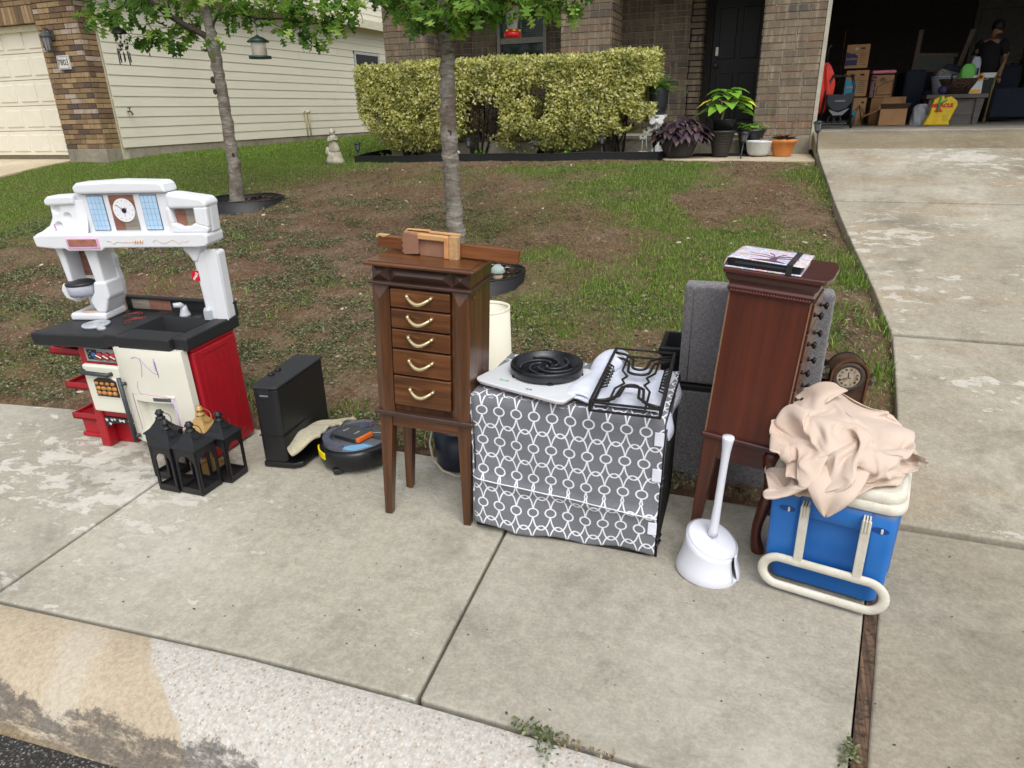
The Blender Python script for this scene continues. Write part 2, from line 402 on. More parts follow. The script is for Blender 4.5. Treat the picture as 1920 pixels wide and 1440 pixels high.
# exposed aggregate patch: right of a wandering line
line = b.math('ADD', b.math('ADD', b.math('ADD', px, b.math('MULTIPLY', b.noise(v, 22, 4), .08)), b.math('MULTIPLY', py, 1.6)), b.math('MULTIPLY', b.math('SUBTRACT', n1, .5), .28))
patch = b.step(line, .18, .21)
st = b.math('MULTIPLY', b.math('LESS_THAN', agd, .33), b.step(b.n('ShaderNodeSeparateColor').outputs[0], 0, 1))
sc = b.n('ShaderNodeSeparateColor'); b.t.links.new(agg, sc.inputs[0])
peb = b.ramp(sc.outputs[0], [(.0, srgb(226, 220, 208)), (.4, srgb(190, 186, 180)), (.7, srgb(196, 164, 126)), (1, srgb(120, 100, 80))])
gr2 = b.mix(b.math('MULTIPLY', b.math('LESS_THAN', agd, .36), .55), gry, peb)
tan = b.mix(.35, tan, b.ramp(n3, [(.3, srgb(120, 104, 84)), (.7, srgb(214, 200, 178))])); c = b.mix(patch, tan, gr2)
c = b.mix(b.math('MULTIPLY', b.math('LESS_THAN', agd, .2), .22), c, peb)
# tyre-black grime along the gutter side
gx = b.math('MULTIPLY', b.noise(b.wpos((1, .2, 1)), 1.9, 4, .55, .3), .30)
grime = b.step(b.math('SUBTRACT', b.math('ADD', b.math('ADD', gx, .735), b.math('MULTIPLY', b.noise(v, 42, 6, .8), .085)), py), 0.0, .012)
grime = b.math('MULTIPLY', grime, b.step(b.noise(b.wpos((1, 4, 1)), 9, 6, .8), .34, .52))
c = b.mix(b.math('MULTIPLY', grime, .82), c, b.ramp(n3, [(.3, srgb(60, 56, 54)), (.7, srgb(104, 98, 92))]))
edge = b.math('MULTIPLY', b.step(py, .86, .80), .7); c = b.mix(edge, c, b.ramp(n3, [(.3, srgb(120, 98, 62)), (.7, srgb(168, 146, 100))]))
b.bump(b.math('SUBTRACT', b.math('MULTIPLY', n3, .6), b.math('MULTIPLY', b.math('LESS_THAN', agd, .3), -.3)), .004, .7)
KERB = b.done(c, .8, Specular_IOR_Level=.3)
prof = [(0, -.002), (-.02, .002), (-.10, -.006), (-.18, -.022), (-.245, -.05), (-.285, -.085), (-.32, -.112), (-.36, -.118), (-.37, -.14), (-.37, -.3)]
xs = np.linspace(-12, 8, 121); mb = MB(); mb.sm = True
vs = [(x, kb(x)-.012+p[0]*.90, p[1]) for p in prof for x in xs]
fs = [(i*121+j, (i+1)*121+j, (i+1)*121+j+1, i*121+j+1) for i in range(len(prof)-1) for j in range(120)]
mb.add(vs, fs); obj('kerb', mb, KERB, kind='structure')
b = NB('asphalt'); v = b.wpos(); d = b.voro(v, 120); n = b.noise(v, 200, 3); sc = b.n('ShaderNodeSeparateColor'); b.t.links.new(b.voro(v, 120, out='Color'), sc.inputs[0])
c = b.ramp(sc.outputs[0], [(0, srgb(66, 64, 62)), (.6, srgb(104, 101, 97)), (1, srgb(156, 151, 144))])
c = b.mix(b.step(d, .25, .5), c, srgb(46, 44, 42)); b.bump(b.math("SUBTRACT", n, d), .006, .9)
mb = MB(); mb.add([(x, kb(x)-.335, -.125) for x in xs]+[(x, -60, -.125) for x in xs], [(i, 121+i, 122+i, i+1) for i in range(120)])
obj('road', mb, b.done(c, .85), kind='structure')
# neighbour's driveway
mb = MB(); 
pts = [(-11.17, 9.0), (-11.25, 7.6), (-11.35, 5.5), (-11.5, 2.9), (-16, 2.2), (-16, 9.0)]
nz = lambda x, y: float(lawn_h(-11.2, y))+.02
ys = np.linspace(1.6, 8.9, 12)
vs = [(-11.22-.04*(8.9-y), y, nz(0, y)) for y in ys]+[(-17, y, nz(0, y)) for y in ys]
vs += [(x, y, z-.15) for x, y, z in vs]
n = 12; fs = [(i, i+1, n+i+1, n+i) for i in range(n-1)]+[(i, 2*n+i, 2*n+i+1, i+1) for i in range(n-1)]
mb.add(vs, fs); mb.quad((-11.18, 8.9, nz(0, 8.9)), (-11.18, 9.0, .95), (-17, 9.0, .95), (-17, 8.9, nz(0, 8.9)))
obj('neighbour_driveway', mb, CPAD, kind='structure')
# ================================================================== BRICKWORK
def brick_mat(name, stops, streak, gap=None):
    b = NB(name); r = b.math('FRACT', b.math('ADD', b.rand(), b.island())); v = b.coord('Object')
    wp = b.wpos((26, 26, 3.0)); n = b.noise(wp, 1.0, 3, .6); n2 = b.noise(b.wpos(), 60, 4, .7); n5 = b.noise(b.wpos(), 7, 2)
    c = b.ramp(r, stops, 'CONSTANT')
    if 'grey' in name: c = b.mix(.22, c, srgb(126, 116, 104))
    c = b.mix(b.math('MULTIPLY', b.step(n, .54, .66), streak[1]), c, streak[0])
    c = b.mix(b.math('MULTIPLY', b.step(n, .44, .32), .45), c, tuple(x*.45 for x in stops[0][1][:3])+(1,))
    c = b.mix(b.math('MULTIPLY', b.step(n5, .58, .75), .35), c, tuple(x*.6 for x in stops[1][1][:3])+(1,))
    c = b.mix(.25, c, b.ramp(n2, [(.3, (.02, .02, .02, 1)), (.7, (.5, .5, .5, 1))]), 'OVERLAY')
    b.bump(n2, .003, .7); return b.done(c, .88, Specular_IOR_Level=.2)
BR_GREY = brick_mat('brick_grey_brown', [(0, srgb(126, 112, 94)), (.25, srgb(138, 122, 102)), (.45, srgb(116, 104, 90)), (.62, srgb(144, 128, 106)), (.78, srgb(130, 108, 92)), (.88, srgb(142, 112, 92)), (.94, srgb(96, 90, 84))], (srgb(182, 168, 144), .5))
BR_TAN = brick_mat('brick_tan', [(0, srgb(150, 126, 96)), (.25, srgb(166, 140, 106)), (.45, srgb(132, 108, 86)), (.6, srgb(176, 150, 114)), (.72, srgb(118, 98, 82)), (.84, srgb(98, 86, 78)), (.93, srgb(186, 170, 156))], (srgb(104, 78, 54), .45))
def mortar_mat(name, c):
    b = NB(name); n = b.noise(b.wpos(), 120, 3); b.bump(n, .003); return b.done(b.ramp(n, [(.3, tuple(x*.7 for x in c[:3])+(1,)), (.7, c)]), .95)
MO_L = mortar_mat('mortar_light', srgb(186, 178, 162)); MO_D = mortar_mat('mortar_brown', srgb(120, 98, 78))
CH = .0762
class Bricker:
    def __init__(s, parent, mat, mortar, BL=.244, cap=296):
        s.parent, s.mat, s.mortar, s.BL, s.cap = parent, mat, mortar, BL, cap; s.cache = {}; s.list = []
    def mesh(s, L, H):
        key = (round(L, 3), round(H, 3))
        if key not in s.cache:
            mb = MB(); e = .003; L, H = key
            mb.add([(0, 0, 0), (L, 0, 0), (L, 0, H), (0, 0, H), (e, -.010, e), (L-e, -.010, e), (L-e, -.010, H-e), (e, -.010, H-e), (0, .05, 0), (L, .05, 0), (L, .05, H), (0, .05, H)],
                   [(4, 5, 6, 7), (0, 1, 5, 4), (1, 2, 6, 5), (2, 3, 7, 6), (3, 0, 4, 7), (0, 8, 9, 1), (3, 2, 10, 11), (0, 3, 11, 8), (1, 9, 10, 2)])
            me = mb.mesh('brick'); me.materials.append(s.mat); s.cache[key] = me
        return s.cache[key]
    def wall(s, p, ang, length, z0, rows, holes=(), off=0, pri=0, corner_halves=True, ends=True):
        """p start point (x,y) of the face, ang direction of the run seen from outside; outward normal is to the right of nothing (-y in local)"""
        g = .0095; BL = s.BL
        for r in range(rows):
            z = z0+r*CH; u = 0.0; first = True
            start = [(BL+g)/2-g, BL, BL*.25][(r+off) % 3] if False else (BL if (r+off) % 2 == 0 else BL/2-g/2)
            while u < length-.02:
                L = start if first else BL; first = False
                if random.random() < .13 and L > .2: L = BL/2-g/2 if random.random() < .5 else L
                L = min(L, length-u)
                if length-u-L < .05: L = length-u
                seg = [(u, L)]
                for (a0, a1, b0, b1) in holes:
                    if b0-.01 < z+.03 < b1+.01:
                        ns = []
                        for (q, l) in seg:
                            if q+l <= a0 or q >= a1: ns.append((q, l))
                            else:
                                if q < a0-.03: ns.append((q, a0-q))
                                if q+l > a1+.03: ns.append((a1, q+l-a1))
                        seg = ns
                for (q, l) in seg:
                    s.list.append((pri-(.02*abs(z-1.9)), p, ang, q, l-(g if u+L < length-.01 else 0), z))
                u += L
    def soldier(s, p, ang, length, z0, H, pri=0):
        u = 0
        while u < length-.03:
            s.list.append((pri, p, ang, u, .0665, z0, H)); u += CH
    def build(s):
        s.list.sort(key=lambda t: -t[0]); rest = MB()
        for k, it in enumerate(s.list):
            _, p, ang, u, L, z = it[:6]; H = it[6] if len(it) > 6 else CH-.0095
            me = s.mesh(max(.03, L), H)
            jx_, jz = random.uniform(-.0015, .0015), random.uniform(-.001, .001)
            loc = (p[0]+math.cos(ang)*u+math.sin(ang)*jx_*1.5, p[1]+math.sin(ang)*u-math.cos(ang)*jx_*1.5, z+jz)
            if k < s.cap:
                o = bpy.data.objects.new('brick', me); COL.objects.link(o); o.parent = s.parent
                o.location = loc; o.rotation_euler = (random.uniform(-.006, .006), 0, ang+random.uniform(-.004, .004))
            else:
                rest.mx = Matrix.Translation(loc) @ Matrix.Rotation(ang, 4, 'Z')
                rest.add([tuple(v.co) for v in me.vertices], [tuple(q.vertices) for q in me.polygons])
        if rest.v: obj('brickwork', rest, s.mat, s.parent, kind='stuff')

# ================================================================== OUR HOUSE (brown brick, porch and open garage)
house = thing('brick_house', 'brown brick house with a covered porch, black front door and an open garage', 'house', (0, 0, 0))
FY = 9.13; FZ = 1.162; GF = 1.205; TOP = 3.75
bk = Bricker(house, BR_GREY, MO_L)
core = MB(); rec = .004
# right pillar between porch and garage
PX0, PX1 = -.335, .305
core.box(PX0+rec, PX1-rec, FY+rec, 9.75, FZ, TOP)
bk.wall((PX0, FY), 0, PX1-PX0, FZ, 22, pri=10, off=1); bk.wall((PX0, FY), 0, PX1-PX0, FZ+22*CH, 11, pri=-5, off=1)
bk.wall((PX0, 9.75), -math.pi/2, .62, FZ, 33, pri=-6); 
# middle pillar
MX0, MX1 = -2.735, -2.10
core.box(MX0+rec, MX1-rec, FY+rec, FY+.6, FZ, TOP)
bk.wall((MX0, FY), 0, MX1-MX0, FZ+9*CH, 24, pri=3); bk.wall((MX0, FY), 0, MX1-MX0, FZ, 9, pri=-2)
bk.wall((MX1, FY+.02), math.pi/2, .58, FZ, 33, pri=-1, off=1); bk.wall((MX0, FY+.6), -math.pi/2, .58, FZ, 33, pri=-7)
# left pillar
LX0, LX1 = -5.26, -4.63
core.box(LX0+rec, LX1-rec, FY+rec, FY+.6, .9, TOP)
bk.wall((LX0, FY), 0, LX1-LX0, FZ+12*CH, 21, pri=2, off=1); bk.wall((LX0, FY), 0, LX1-LX0, FZ-3*CH, 15, pri=-4)
bk.wall((LX1, FY+.02), math.pi/2, .58, FZ, 33, pri=-1); bk.wall((LX0, FY+.6), -math.pi/2, .58, FZ-3*CH, 36, pri=-7, off=1)
# porch back wall with the window, right return beside the door recess
WY = 10.30
WX0, WX1 = -4.06, -3.30
core.box(-5.30, WX0-.02, WY+rec, WY+.2, FZ, TOP); core.box(WX1+.02, -1.13-rec, WY+rec, WY+.2, FZ, TOP)
core.box(WX0-.02, WX1+.02, WY+rec, WY+.2, FZ, 1.9)
bk.wall((-5.30, WY), 0, 5.30-1.13, FZ, 33, holes=[(5.30+WX0, 5.30+WX1, 1.93, 3.3)], pri=1)
bk.wall((-1.13, WY+.02), math.pi/2, .5, FZ, 30, pri=-1, off=1)
core.box(-1.30, -1.13-rec, WY+rec, 10.95, FZ, TOP)
bk.cap = 298; bk.build()
obj('wall', core, MO_L, house)
# closing walls and beams; ceiling and roof out of view, added for shade
mb = MB(); mb.box(-5.30, -.30, FY+.02, FY+.5, 3.05, 3.75); mb.box(-5.3, .34, FY+.0, 16, 3.74, 3.86); mb.box(-.335, .30, 9.75, 15.9, FZ, 3.75)
mb.box(-5.35, -5.28, 10.4, 17, .6, 3.75)
obj('porch_shade_ceiling', mb, M('trim_taupe', (150, 146, 136), .6), house)
mb = MB(); mb.add([(-5.9, 8.6, 3.62), (6.6, 8.6, 3.62), (6.6, 13, 5.6), (-5.9, 13, 5.6), (-5.9, 8.6, 3.72), (6.6, 8.6, 3.72), (6.6, 13, 5.72), (-5.9, 13, 5.72)],
    [(3, 2, 1, 0), (4, 5, 6, 7), (0, 1, 5, 4), (1, 2, 6, 5), (2, 3, 7, 6), (3, 0, 4, 7)])
mb.add([(-5.9, 13, 5.6), (6.6, 13, 5.6), (6.6, 17.4, 3.62), (-5.9, 17.4, 3.62)], [(0, 1, 2, 3)])
obj('roof', mb, M('shade_roof_brown', (84, 76, 72), .9, .3, 30, .004), house)  # unseen simple roof, added to keep porch and garage in shade
# window with blinds
mb = MB(); fw = .05
mb.box(WX0, WX0+fw, WY-.005, WY+.07, 1.93, 3.3); mb.box(WX1-fw, WX1, WY-.005, WY+.07, 1.93, 3.3)
mb.box(WX0, WX1, WY-.008, WY+.07, 1.93, 1.99); mb.box(WX0+fw, WX1-fw, WY, WY+.06, 2.40, 2.475); mb.box(WX0, WX1, WY-.005, WY+.07, 3.25, 3.3)
win = obj('window', mb, M('window_taupe', (158, 154, 146), .5), house, bevel=.004)
mb = MB(); mb.box(WX0+.03, WX1-.03, WY+.055, WY+.06, 1.96, 3.28)
g = NB('window_glass'); obj('pane', mb, g.done(srgb(34, 52, 50), .06, Specular_IOR_Level=.6), win)
mb = MB()
for k in range(26): mb.box(WX0+.055, WX1-.055, WY+.046, WY+.0505, 2.49+k*.029, 2.502+k*.029)
obj('blind', mb, M('blind_green_grey', (92, 112, 106), .6), win)
mb = MB(); mb.box(-3.70, -3.685, WY+.035, WY+.05, 2.475, 3.25); obj('glazing_bar', mb, MATS['window_taupe'], win)
# front door in its recess
DX0, DX1, DY = -1.03, -.36, 10.62
mb = MB(); mb.box(-1.13, DX0, DY-.03, DY+.1, FZ-.03, 3.3); mb.box(DX1, -.30, DY-.03, DY+.1, FZ-.03, 3.3); mb.box(DX0, DX1, DY-.03, DY+.1, 3.16, 3.4)
obj('door_frame', mb, M('door_frame_grey', (40, 37, 35), .7), house, bevel=.004)
mb = MB(); mb.box(DX0, DX1, DY+.03, DY+.07, FZ-.02, 3.16)
BLKD = M('door_black', (5, 5, 6), .5, .2)
door = obj('door', mb, BLKD, house)
for i, (x0, x1) in enumerate(((DX0+.08, DX0+.30), (DX1-.30, DX1-.08))):
    for z0, z1 in ((FZ+.15, FZ+.75), (FZ+.93, FZ+1.55), (FZ+1.68, FZ+1.90)):
        mb = MB(); mb.box(x0, x1, DY+.018, DY+.032, z0, z1); obj('panel', mb, BLKD, door, bevel=.010)
mb = MB(); mb.lathe([(.028, 0), (.028, .012), (.012, .02), (.012, .045), (.03, .05), (.03, .075), (.0, .085)], n=16)
for v_i in range(len(mb.v)): x, y, z = mb.v[v_i]; mb.v[v_i] = (DX0+.065+x, DY+.028-z, 2.02+y)
obj('handle', mb, M('satin_nickel', (190, 186, 178), .3, Metallic=.9), door)
mb = MB(); mb.box(DX0+.04, DX0+.09, DY+.008, DY+.03, 2.13, 2.25); obj('keypad', mb, MATS['satin_nickel'], door, bevel=.008)
# porch floor and door sill
mb = MB(); mb.box(-5.24, PX0+.005, 9.12, 10.62, .7, 1.115); mb.box(-5.24, PX0+.004, 9.05, 9.12, .7, 1.10)
obj('porch_floor', mb, CFOOT, house, bevel=.008)
mb = MB(); mb.box(PX0-.012, PX1+.012, FY-.012, 9.8, .7, FZ-.001); obj('footing', mb, CFOOT, house, bevel=.012); mb = MB(); mb.box(MX0-.012, MX1+.012, FY-.012, FY+.62, .7, FZ-.001); obj('footing', mb, CFOOT, house, bevel=.012); mb = MB(); mb.box(LX0-.012, LX1+.012, FY-.012, FY+.62, .7, FZ-3*CH-.001)
obj('footing', mb, CFOOT, house, bevel=.012)
# pad in front of the pillar
b_ = slab('front_pad', [(-1.28, 8.40), (-1.24, 8.335), (.36, 8.22), (.335, 9.12), (-1.28, 9.04)], lambda x, y: .945+.012*(y-8.3), CPAD, None, .15, .012); b_['kind'] = 'structure'
# garage: trim jamb, floor, interior walls
GX1 = 5.6
mb = MB(); mb.box(.307, .352, FY-.015, FY+.14, FZ-.16, 3.3); mb.box(.30, GX1+.1, FY-.015, FY+.14, 3.30, 3.45)
obj('garage_trim', mb, M('trim_cream_grey', (172, 168, 152), .6), house, bevel=.004)
mb = MB(); mb.box(.30, GX1+.3, FY+.13, FY+.33, 3.45, TOP); mb.box(GX1, GX1+.5, FY+.0, FY+.3, .9, TOP); obj('garage_lintel', mb, BR_GREY, house)
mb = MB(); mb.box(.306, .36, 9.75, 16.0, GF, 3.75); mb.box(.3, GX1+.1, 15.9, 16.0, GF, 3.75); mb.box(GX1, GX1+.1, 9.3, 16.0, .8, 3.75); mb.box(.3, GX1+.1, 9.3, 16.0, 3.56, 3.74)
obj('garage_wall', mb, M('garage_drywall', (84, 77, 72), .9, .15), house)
mb = MB(); mb.box(.31, GX1, 9.20, 15.95, .9, GF); obj('garage_floor', mb, concrete('garage_concrete', srgb(150, 146, 136), srgb(120, 116, 108), srgb(170, 166, 156), 0, .3), house, bevel=.01)
# white door to the inside of the house at the back of the garage
mb = MB(); mb.box(3.02, 3.86, 15.84, 15.9, GF+.12, 3.2); gd = obj('garage_inner_door', mb, M('inner_door', (130, 126, 120), .6), house)
for x0, x1 in ((3.1, 3.4), (3.48, 3.78)):
    for z0, z1 in ((1.5, 2.05), (2.2, 3.0)):
        mb = MB(); mb.box(x0, x1, 15.825, 15.842, z0, z1); obj('panel', mb, MATS['inner_door'], gd, bevel=.008)
mb = MB(); mb.box(2.7, 4.2, 15.3, 15.9, GF, GF+.13); obj('step', mb, MATS['garage_concrete'] if 'garage_concrete' in MATS else CFOOT, house)

# ================================================================== NEIGHBOUR'S HOUSE (tan brick, cream siding)
nb = thing('neighbour_house', 'house with cream lap siding, tan brick pillar and cream garage door', 'house', (0, 0, 0))
NX, NY, NZ = -10.27, 8.61, 1.075
nbk = Bricker(nb, BR_TAN, MO_D, cap=296)
gx = -11.13; LZ = 2.945
core = MB(); core.box(gx+rec, NX-rec, NY+rec, NY+.28, NZ, 3.9); core.box(-16, gx+rec, NY+rec, NY+.28, LZ+.2, 3.9); core.box(-16, gx+.05, NY+rec+.01, NY+.16, LZ+.005, LZ+.3)
nbk.wall((gx, NY), 0, NX-gx, NZ, 30, pri=10); nbk.wall((NX, NY+.02), math.pi/2, .27, NZ, 30, pri=8, off=1)
nbk.wall((gx, NY+.16), -math.pi/2, .15, NZ-.1, 25, pri=-5)
nbk.soldier((-13.2, NY), 0, 13.2+gx-.005, LZ, .245, pri=6); nbk.wall((-13.2, NY), 0, 13.2+gx, LZ+.255, 5, pri=4)
nbk.wall((-16, NY), 0, 2.79, LZ+.0, 8, pri=-9)
nbk.wall((gx, NY), 0, NX-gx, NZ+30*CH, 6, pri=-8); nbk.build(); obj('wall', core, MO_D, nb)
mb = MB(); mb.box(gx-.0, NX+.012, NY-.012, 9.0, .55, NZ-.002); mb.box(-10.30, -10.215, 9.0, 24, .55, NZ+.012)
obj('footing', mb, CFOOT, nb, bevel=.01)
SID = NB('siding_cream'); v = SID.wpos((.6, .6, 14)); n = SID.noise(v, 3, 4, .6); r = SID.rand(); w = SID.noise(SID.wpos(), .7, 3)
c = SID.ramp(n, [(.3, srgb(224, 220, 200)), (.7, srgb(233, 229, 210))]); c = SID.mix(SID.math('MULTIPLY', r, .10), c, srgb(186, 182, 158))
c = SID.mix(SID.math('MULTIPLY', SID.step(w, .5, .75), .12), c, srgb(170, 160, 130))
SID.bump(n, .0025, .5); SID = SID.done(c, .62)
def siding(x, y0, y1, z0, n, skip=None, parent=nb, ex=.1585):
    for k in range(n):
        z = z0+k*ex; cuts = [y0]; y = y0+random.uniform(1.2, 3.6)
        while y < y1-.4: cuts.append(y); y += 3.66
        cuts.append(y1)
        for a, bb in zip(cuts[:-1], cuts[1:]):
            spans = [(a, bb)]
            if skip and skip[2] < z+ex*.5 < skip[3]:
                spans = [(q0, q1) for q0, q1 in ((a, min(bb, skip[0])), (max(a, skip[1]), bb)) if q1-q0 > .05]
            for q0, q1 in spans:
                mb = MB(); mb.add([(x, q0+.002, z), (x+.016, q0+.002, z), (x+.004, q0+.002, z+ex+.012), (x-.004, q0+.002, z+ex+.012),
                                   (x, q1-.002, z), (x+.016, q1-.002, z), (x+.004, q1-.002, z+ex+.012), (x-.004, q1-.002, z+ex+.012)],
                                  [(0, 1, 2, 3), (7, 6, 5, 4), (0, 4, 5, 1), (1, 5, 6, 2), (2, 6, 7, 3), (3, 7, 4, 0)])
                obj('siding_board', mb, SID, parent)
siding(-10.215, 8.905, 24, NZ+.0, 16, skip=(16.15, 17.4, 2.45, 2.98))
mb = MB(); mb.box(-16, -10.24, 8.9, 24, .6, 3.6); obj('wall_core', mb, M('wall_core_cream', (190, 186, 160), .9), nb)
# eaves: soffit, fascia, garage roof with shingle courses
CREAM = M('trim_cream', (214, 208, 184), .6)
mb = MB(); mb.box(-10.25, -9.92, 8.2, 24.2, 3.50, 3.53); mb.box(-9.93, -9.90, 8.2, 24.2, 3.47, 3.66); obj('fascia', mb, CREAM, nb)
SH = NB('shingles'); v = SH.wpos(); n = SH.noise(v, 30, 4); r = SH.math('FRACT', SH.math('ADD', SH.island(), SH.rand()))
SH.bump(n, .004); SH = SH.done(SH.mix(.4, SH.ramp(r, [(0, srgb(78, 70, 68)), (1, srgb(116, 106, 102))]), SH.ramp(n, [(.3, srgb(60, 54, 52)), (.7, srgb(128, 118, 112))])), .95)
roof = MB(); sl = .42
roof.add([(-9.88, 8.2, 3.655), (-9.88, 14.3, 3.655), (-13.2, 14.3, 3.655+3.32*sl), (-13.2, 8.2, 3.655+3.32*sl)], [(0, 1, 2, 3)])
rf = obj('roof', roof, SH, nb, solid=.02)
for k in range(8):
    x0, x1 = -9.86-.14*k, -9.86-.14*(k+1)-.03; y = 12.2+random.uniform(0, .3)
    while y < 14.2:
        w_ = random.choice((.2, .26, .33)); y1 = min(y+w_, 14.25); z0 = 3.655+(-9.88-x0)*sl
        mb = MB(); mb.add([(x0, y, z0+.022), (x0, y1-.006, z0+.022), (x1, y1-.006, z0+.012+(x0-x1)*sl), (x1, y, z0+.012+(x0-x1)*sl), (x0, y, z0+.006), (x0, y1-.006, z0+.006)], [(0, 1, 2, 3), (4, 5, 1, 0)])
        obj('shingle', mb, SH, rf); y += w_
# upper storey behind, overhanging the side wall slightly
mb = MB(); mb.box(-16, -10.18, 14.15, 24.0, 3.56, 7.5); obj('upper_wall_core', mb, MATS['wall_core_cream'], nb)
siding(-10.17, 14.15, 24, 3.53, 12, ex=.158)
for k in range(10):
    mb = MB(); z = 3.6+k*.158; mb.box(-14, -10.17, 14.12, 14.15, z, z+.15); obj('siding_board', mb, SID, nb)
mb = MB(); mb.box(-10.20, -10.145, 14.10, 14.16, 3.56, 6.0); obj('corner_trim', mb, CREAM, nb)
mb = MB(); mb.add([(-10.0, 13.6, 6.9), (-10.0, 24.4, 6.9), (-17, 24.4, 9.2), (-17, 13.6, 9.2)], [(0, 1, 2, 3)]); obj('upper_roof', mb, SH, nb, solid=.06)
# little high window on the side wall
mb = MB()
y0, y1, z0, z1 = 16.18, 17.38, 2.46, 2.96
mb.box(-10.23, -10.19, y0, y0+.06, z0, z1); mb.box(-10.23, -10.19, y1-.06, y1, z0, z1); mb.box(-10.23, -10.188, y0, y1, z1-.06, z1); mb.box(-10.23, -10.188, y0, y1, z0, z0+.05)
w = obj('window', mb, M('window_white', (196, 196, 192), .5), nb, bevel=.004)
mb = MB(); mb.box(-10.225, -10.215, y0+.05, y1-.05, z0+.04, z1-.05); obj('pane', mb, MATS.get('win_dark') or M('window_dark', (24, 27, 30), .1), w)
# garage door of panels
gdm = M('garage_door_cream', (226, 220, 202), .5, .04, 6)
gz0, gz1 = .965, LZ; n_s = 5; sh_ = (gz1-gz0)/n_s
mb = MB(); mb.box(-16, gx-.07, NY+.22, NY+.25, gz0, gz1); gdoor = obj('garage_door', mb, gdm, nb)
for r_ in range(n_s):
    za, zb = gz0+r_*sh_+.004, gz0+(r_+1)*sh_-.004
    mb = MB(); mb.box(-16, gx-.072, NY+.175, NY+.21, za, zb); obj('door_section', mb, gdm, gdoor, bevel=.006)
    x = gx-.12; 
    while x > -13.4:
        mb = MB(); mb.box(x-.40, x, NY+.160, NY+.178, za+.06, zb-.06); obj('panel', mb, gdm, gdoor, bevel=.012)
        x -= .50
mb = MB(); mb.box(gx-.07, gx-.004, NY+.10, NY+.22, gz0, gz1); mb.box(-16, gx-.07, NY+.10, NY+.22, gz1-.09, gz1-.002)
obj('door_frame', mb, CREAM, nb, bevel=.004)
# outdoor fittings on the neighbour's house
def wall_lantern(p):
    t = thing('wall_lantern', 'dark grey coach lantern mounted on the tan brick pillar', 'wall lamp', p)
    dk = M('lantern_grey', (72, 74, 78), .45, .2)
    mb = MB(); mb.box(-.045, .045, -.02, .0, .02, .16); mb.tube([(0, -.02, .12), (0, -.06, .17), (0, -.12, .18), (0, -.12, .14)], .012); obj('bracket', mb, dk, t, bevel=.004)
    mb = MB(); mb.lathe([(.012, .15), (.02, .145), (.045, .125), (.088, .075), (.09, .065), (.07, .065)], (0, -.12, 0), 8, sm=False); obj('lamp_cap', mb, dk, t)
    mb = MB(); mb.lathe([(.066, .065), (.042, -.125), (.0, -.125)], (0, -.12, 0), 8, sm=False)
    g = NB('lantern_glass'); obj('glass', mb, g.done(srgb(150, 152, 156), .25, Alpha=.75), t)
    mb = MB()
    for k in range(8):
        a = 2*math.pi*k/8; mb.tube([(.068*math.cos(a), -.12+.068*math.sin(a), .065), (.044*math.cos(a), -.12+.044*math.sin(a), -.125)], .004, 4)
    mb.lathe([(.05, -.125), (.05, -.14), (.015, -.15), (.0, -.165)], (0, -.12, 0), 8, sm=False); obj('cage', mb, dk, t)
    return t
wall_lantern((-10.83, NY-.012, 2.66))
t = thing('house_number_sign', 'white plaque reading 7803 on the tan brick pillar', 'sign', (-10.70, NY-.012, 2.36))
mb = MB(); mb.box(-.125, .125, -.03, 0, -.10, .10); obj('plaque', mb, M('plaque_white', (214, 212, 208), .5), t, bevel=.004)
mb = MB()
for a in ((-.108, .108, .082, .088), (-.108, .108, -.088, -.082), (-.108, -.102, -.088, .088), (.102, .108, -.088, .088)): mb.box(a[0], a[1], -.034, -.029, a[2], a[3])
obj('border', mb, M('plaque_grey', (140, 138, 134), .5), t)
text('7803', .118, M('number_black', (24, 24, 26), .5), t, face_m((0, -.0305, -.004), (1, 0, 0), (0, 0, 1)), bold=.0015)
t = thing('garden_tap', 'small dark tap sticking out of the cream siding', 'tap', (-10.19, 9.12, 1.63))
mb = MB(); mb.tube([(0, 0, 0), (.07, 0, 0), (.10, 0, -.05)], .013); mb.tube([(.05, 0, 0), (.05, 0, .05)], .008); mb.tube([(.05, -.035, .055), (.05, .035, .055)], .007)
obj('tap_body', mb, M('tap_dark', (52, 46, 44), .5), t)
t = thing('pipe_fitting', 'pair of cream painted pipes with valves low on the siding', 'pipes', (-10.18, 13.9, 1.1))
mb = MB()
for s in (-.06, .06): mb.tube([(.03, s, -.02), (.03, s, .46), (0, s, .5)], .016)
mb.tube([(.03, -.1, .47), (.03, .1, .47)], .022); mb.tube([(.05, -.12, .50), (.05, -.06, .53)], .014); mb.tube([(.05, .05, .49), (.05, .13, .5)], .014)
obj('pipework', mb, M('pipe_cream', (206, 196, 164), .5), t)
t = thing('floodlight', 'small black floodlight high on the siding beside the porch pillar', 'light', (-10.13, 17.75, 3.9))
mb = MB(); mb.box(0, .06, -.06, .06, .02, .14); mb.tube([(.05, 0, .08), (.12, 0, .02)], .02); mb.lathe([(.03, 0), (.07, .09), (.0, .1)], (.13, 0, -.06), 12); obj('lamp_body', mb, M('black_matt', (24, 24, 26), .6), t)
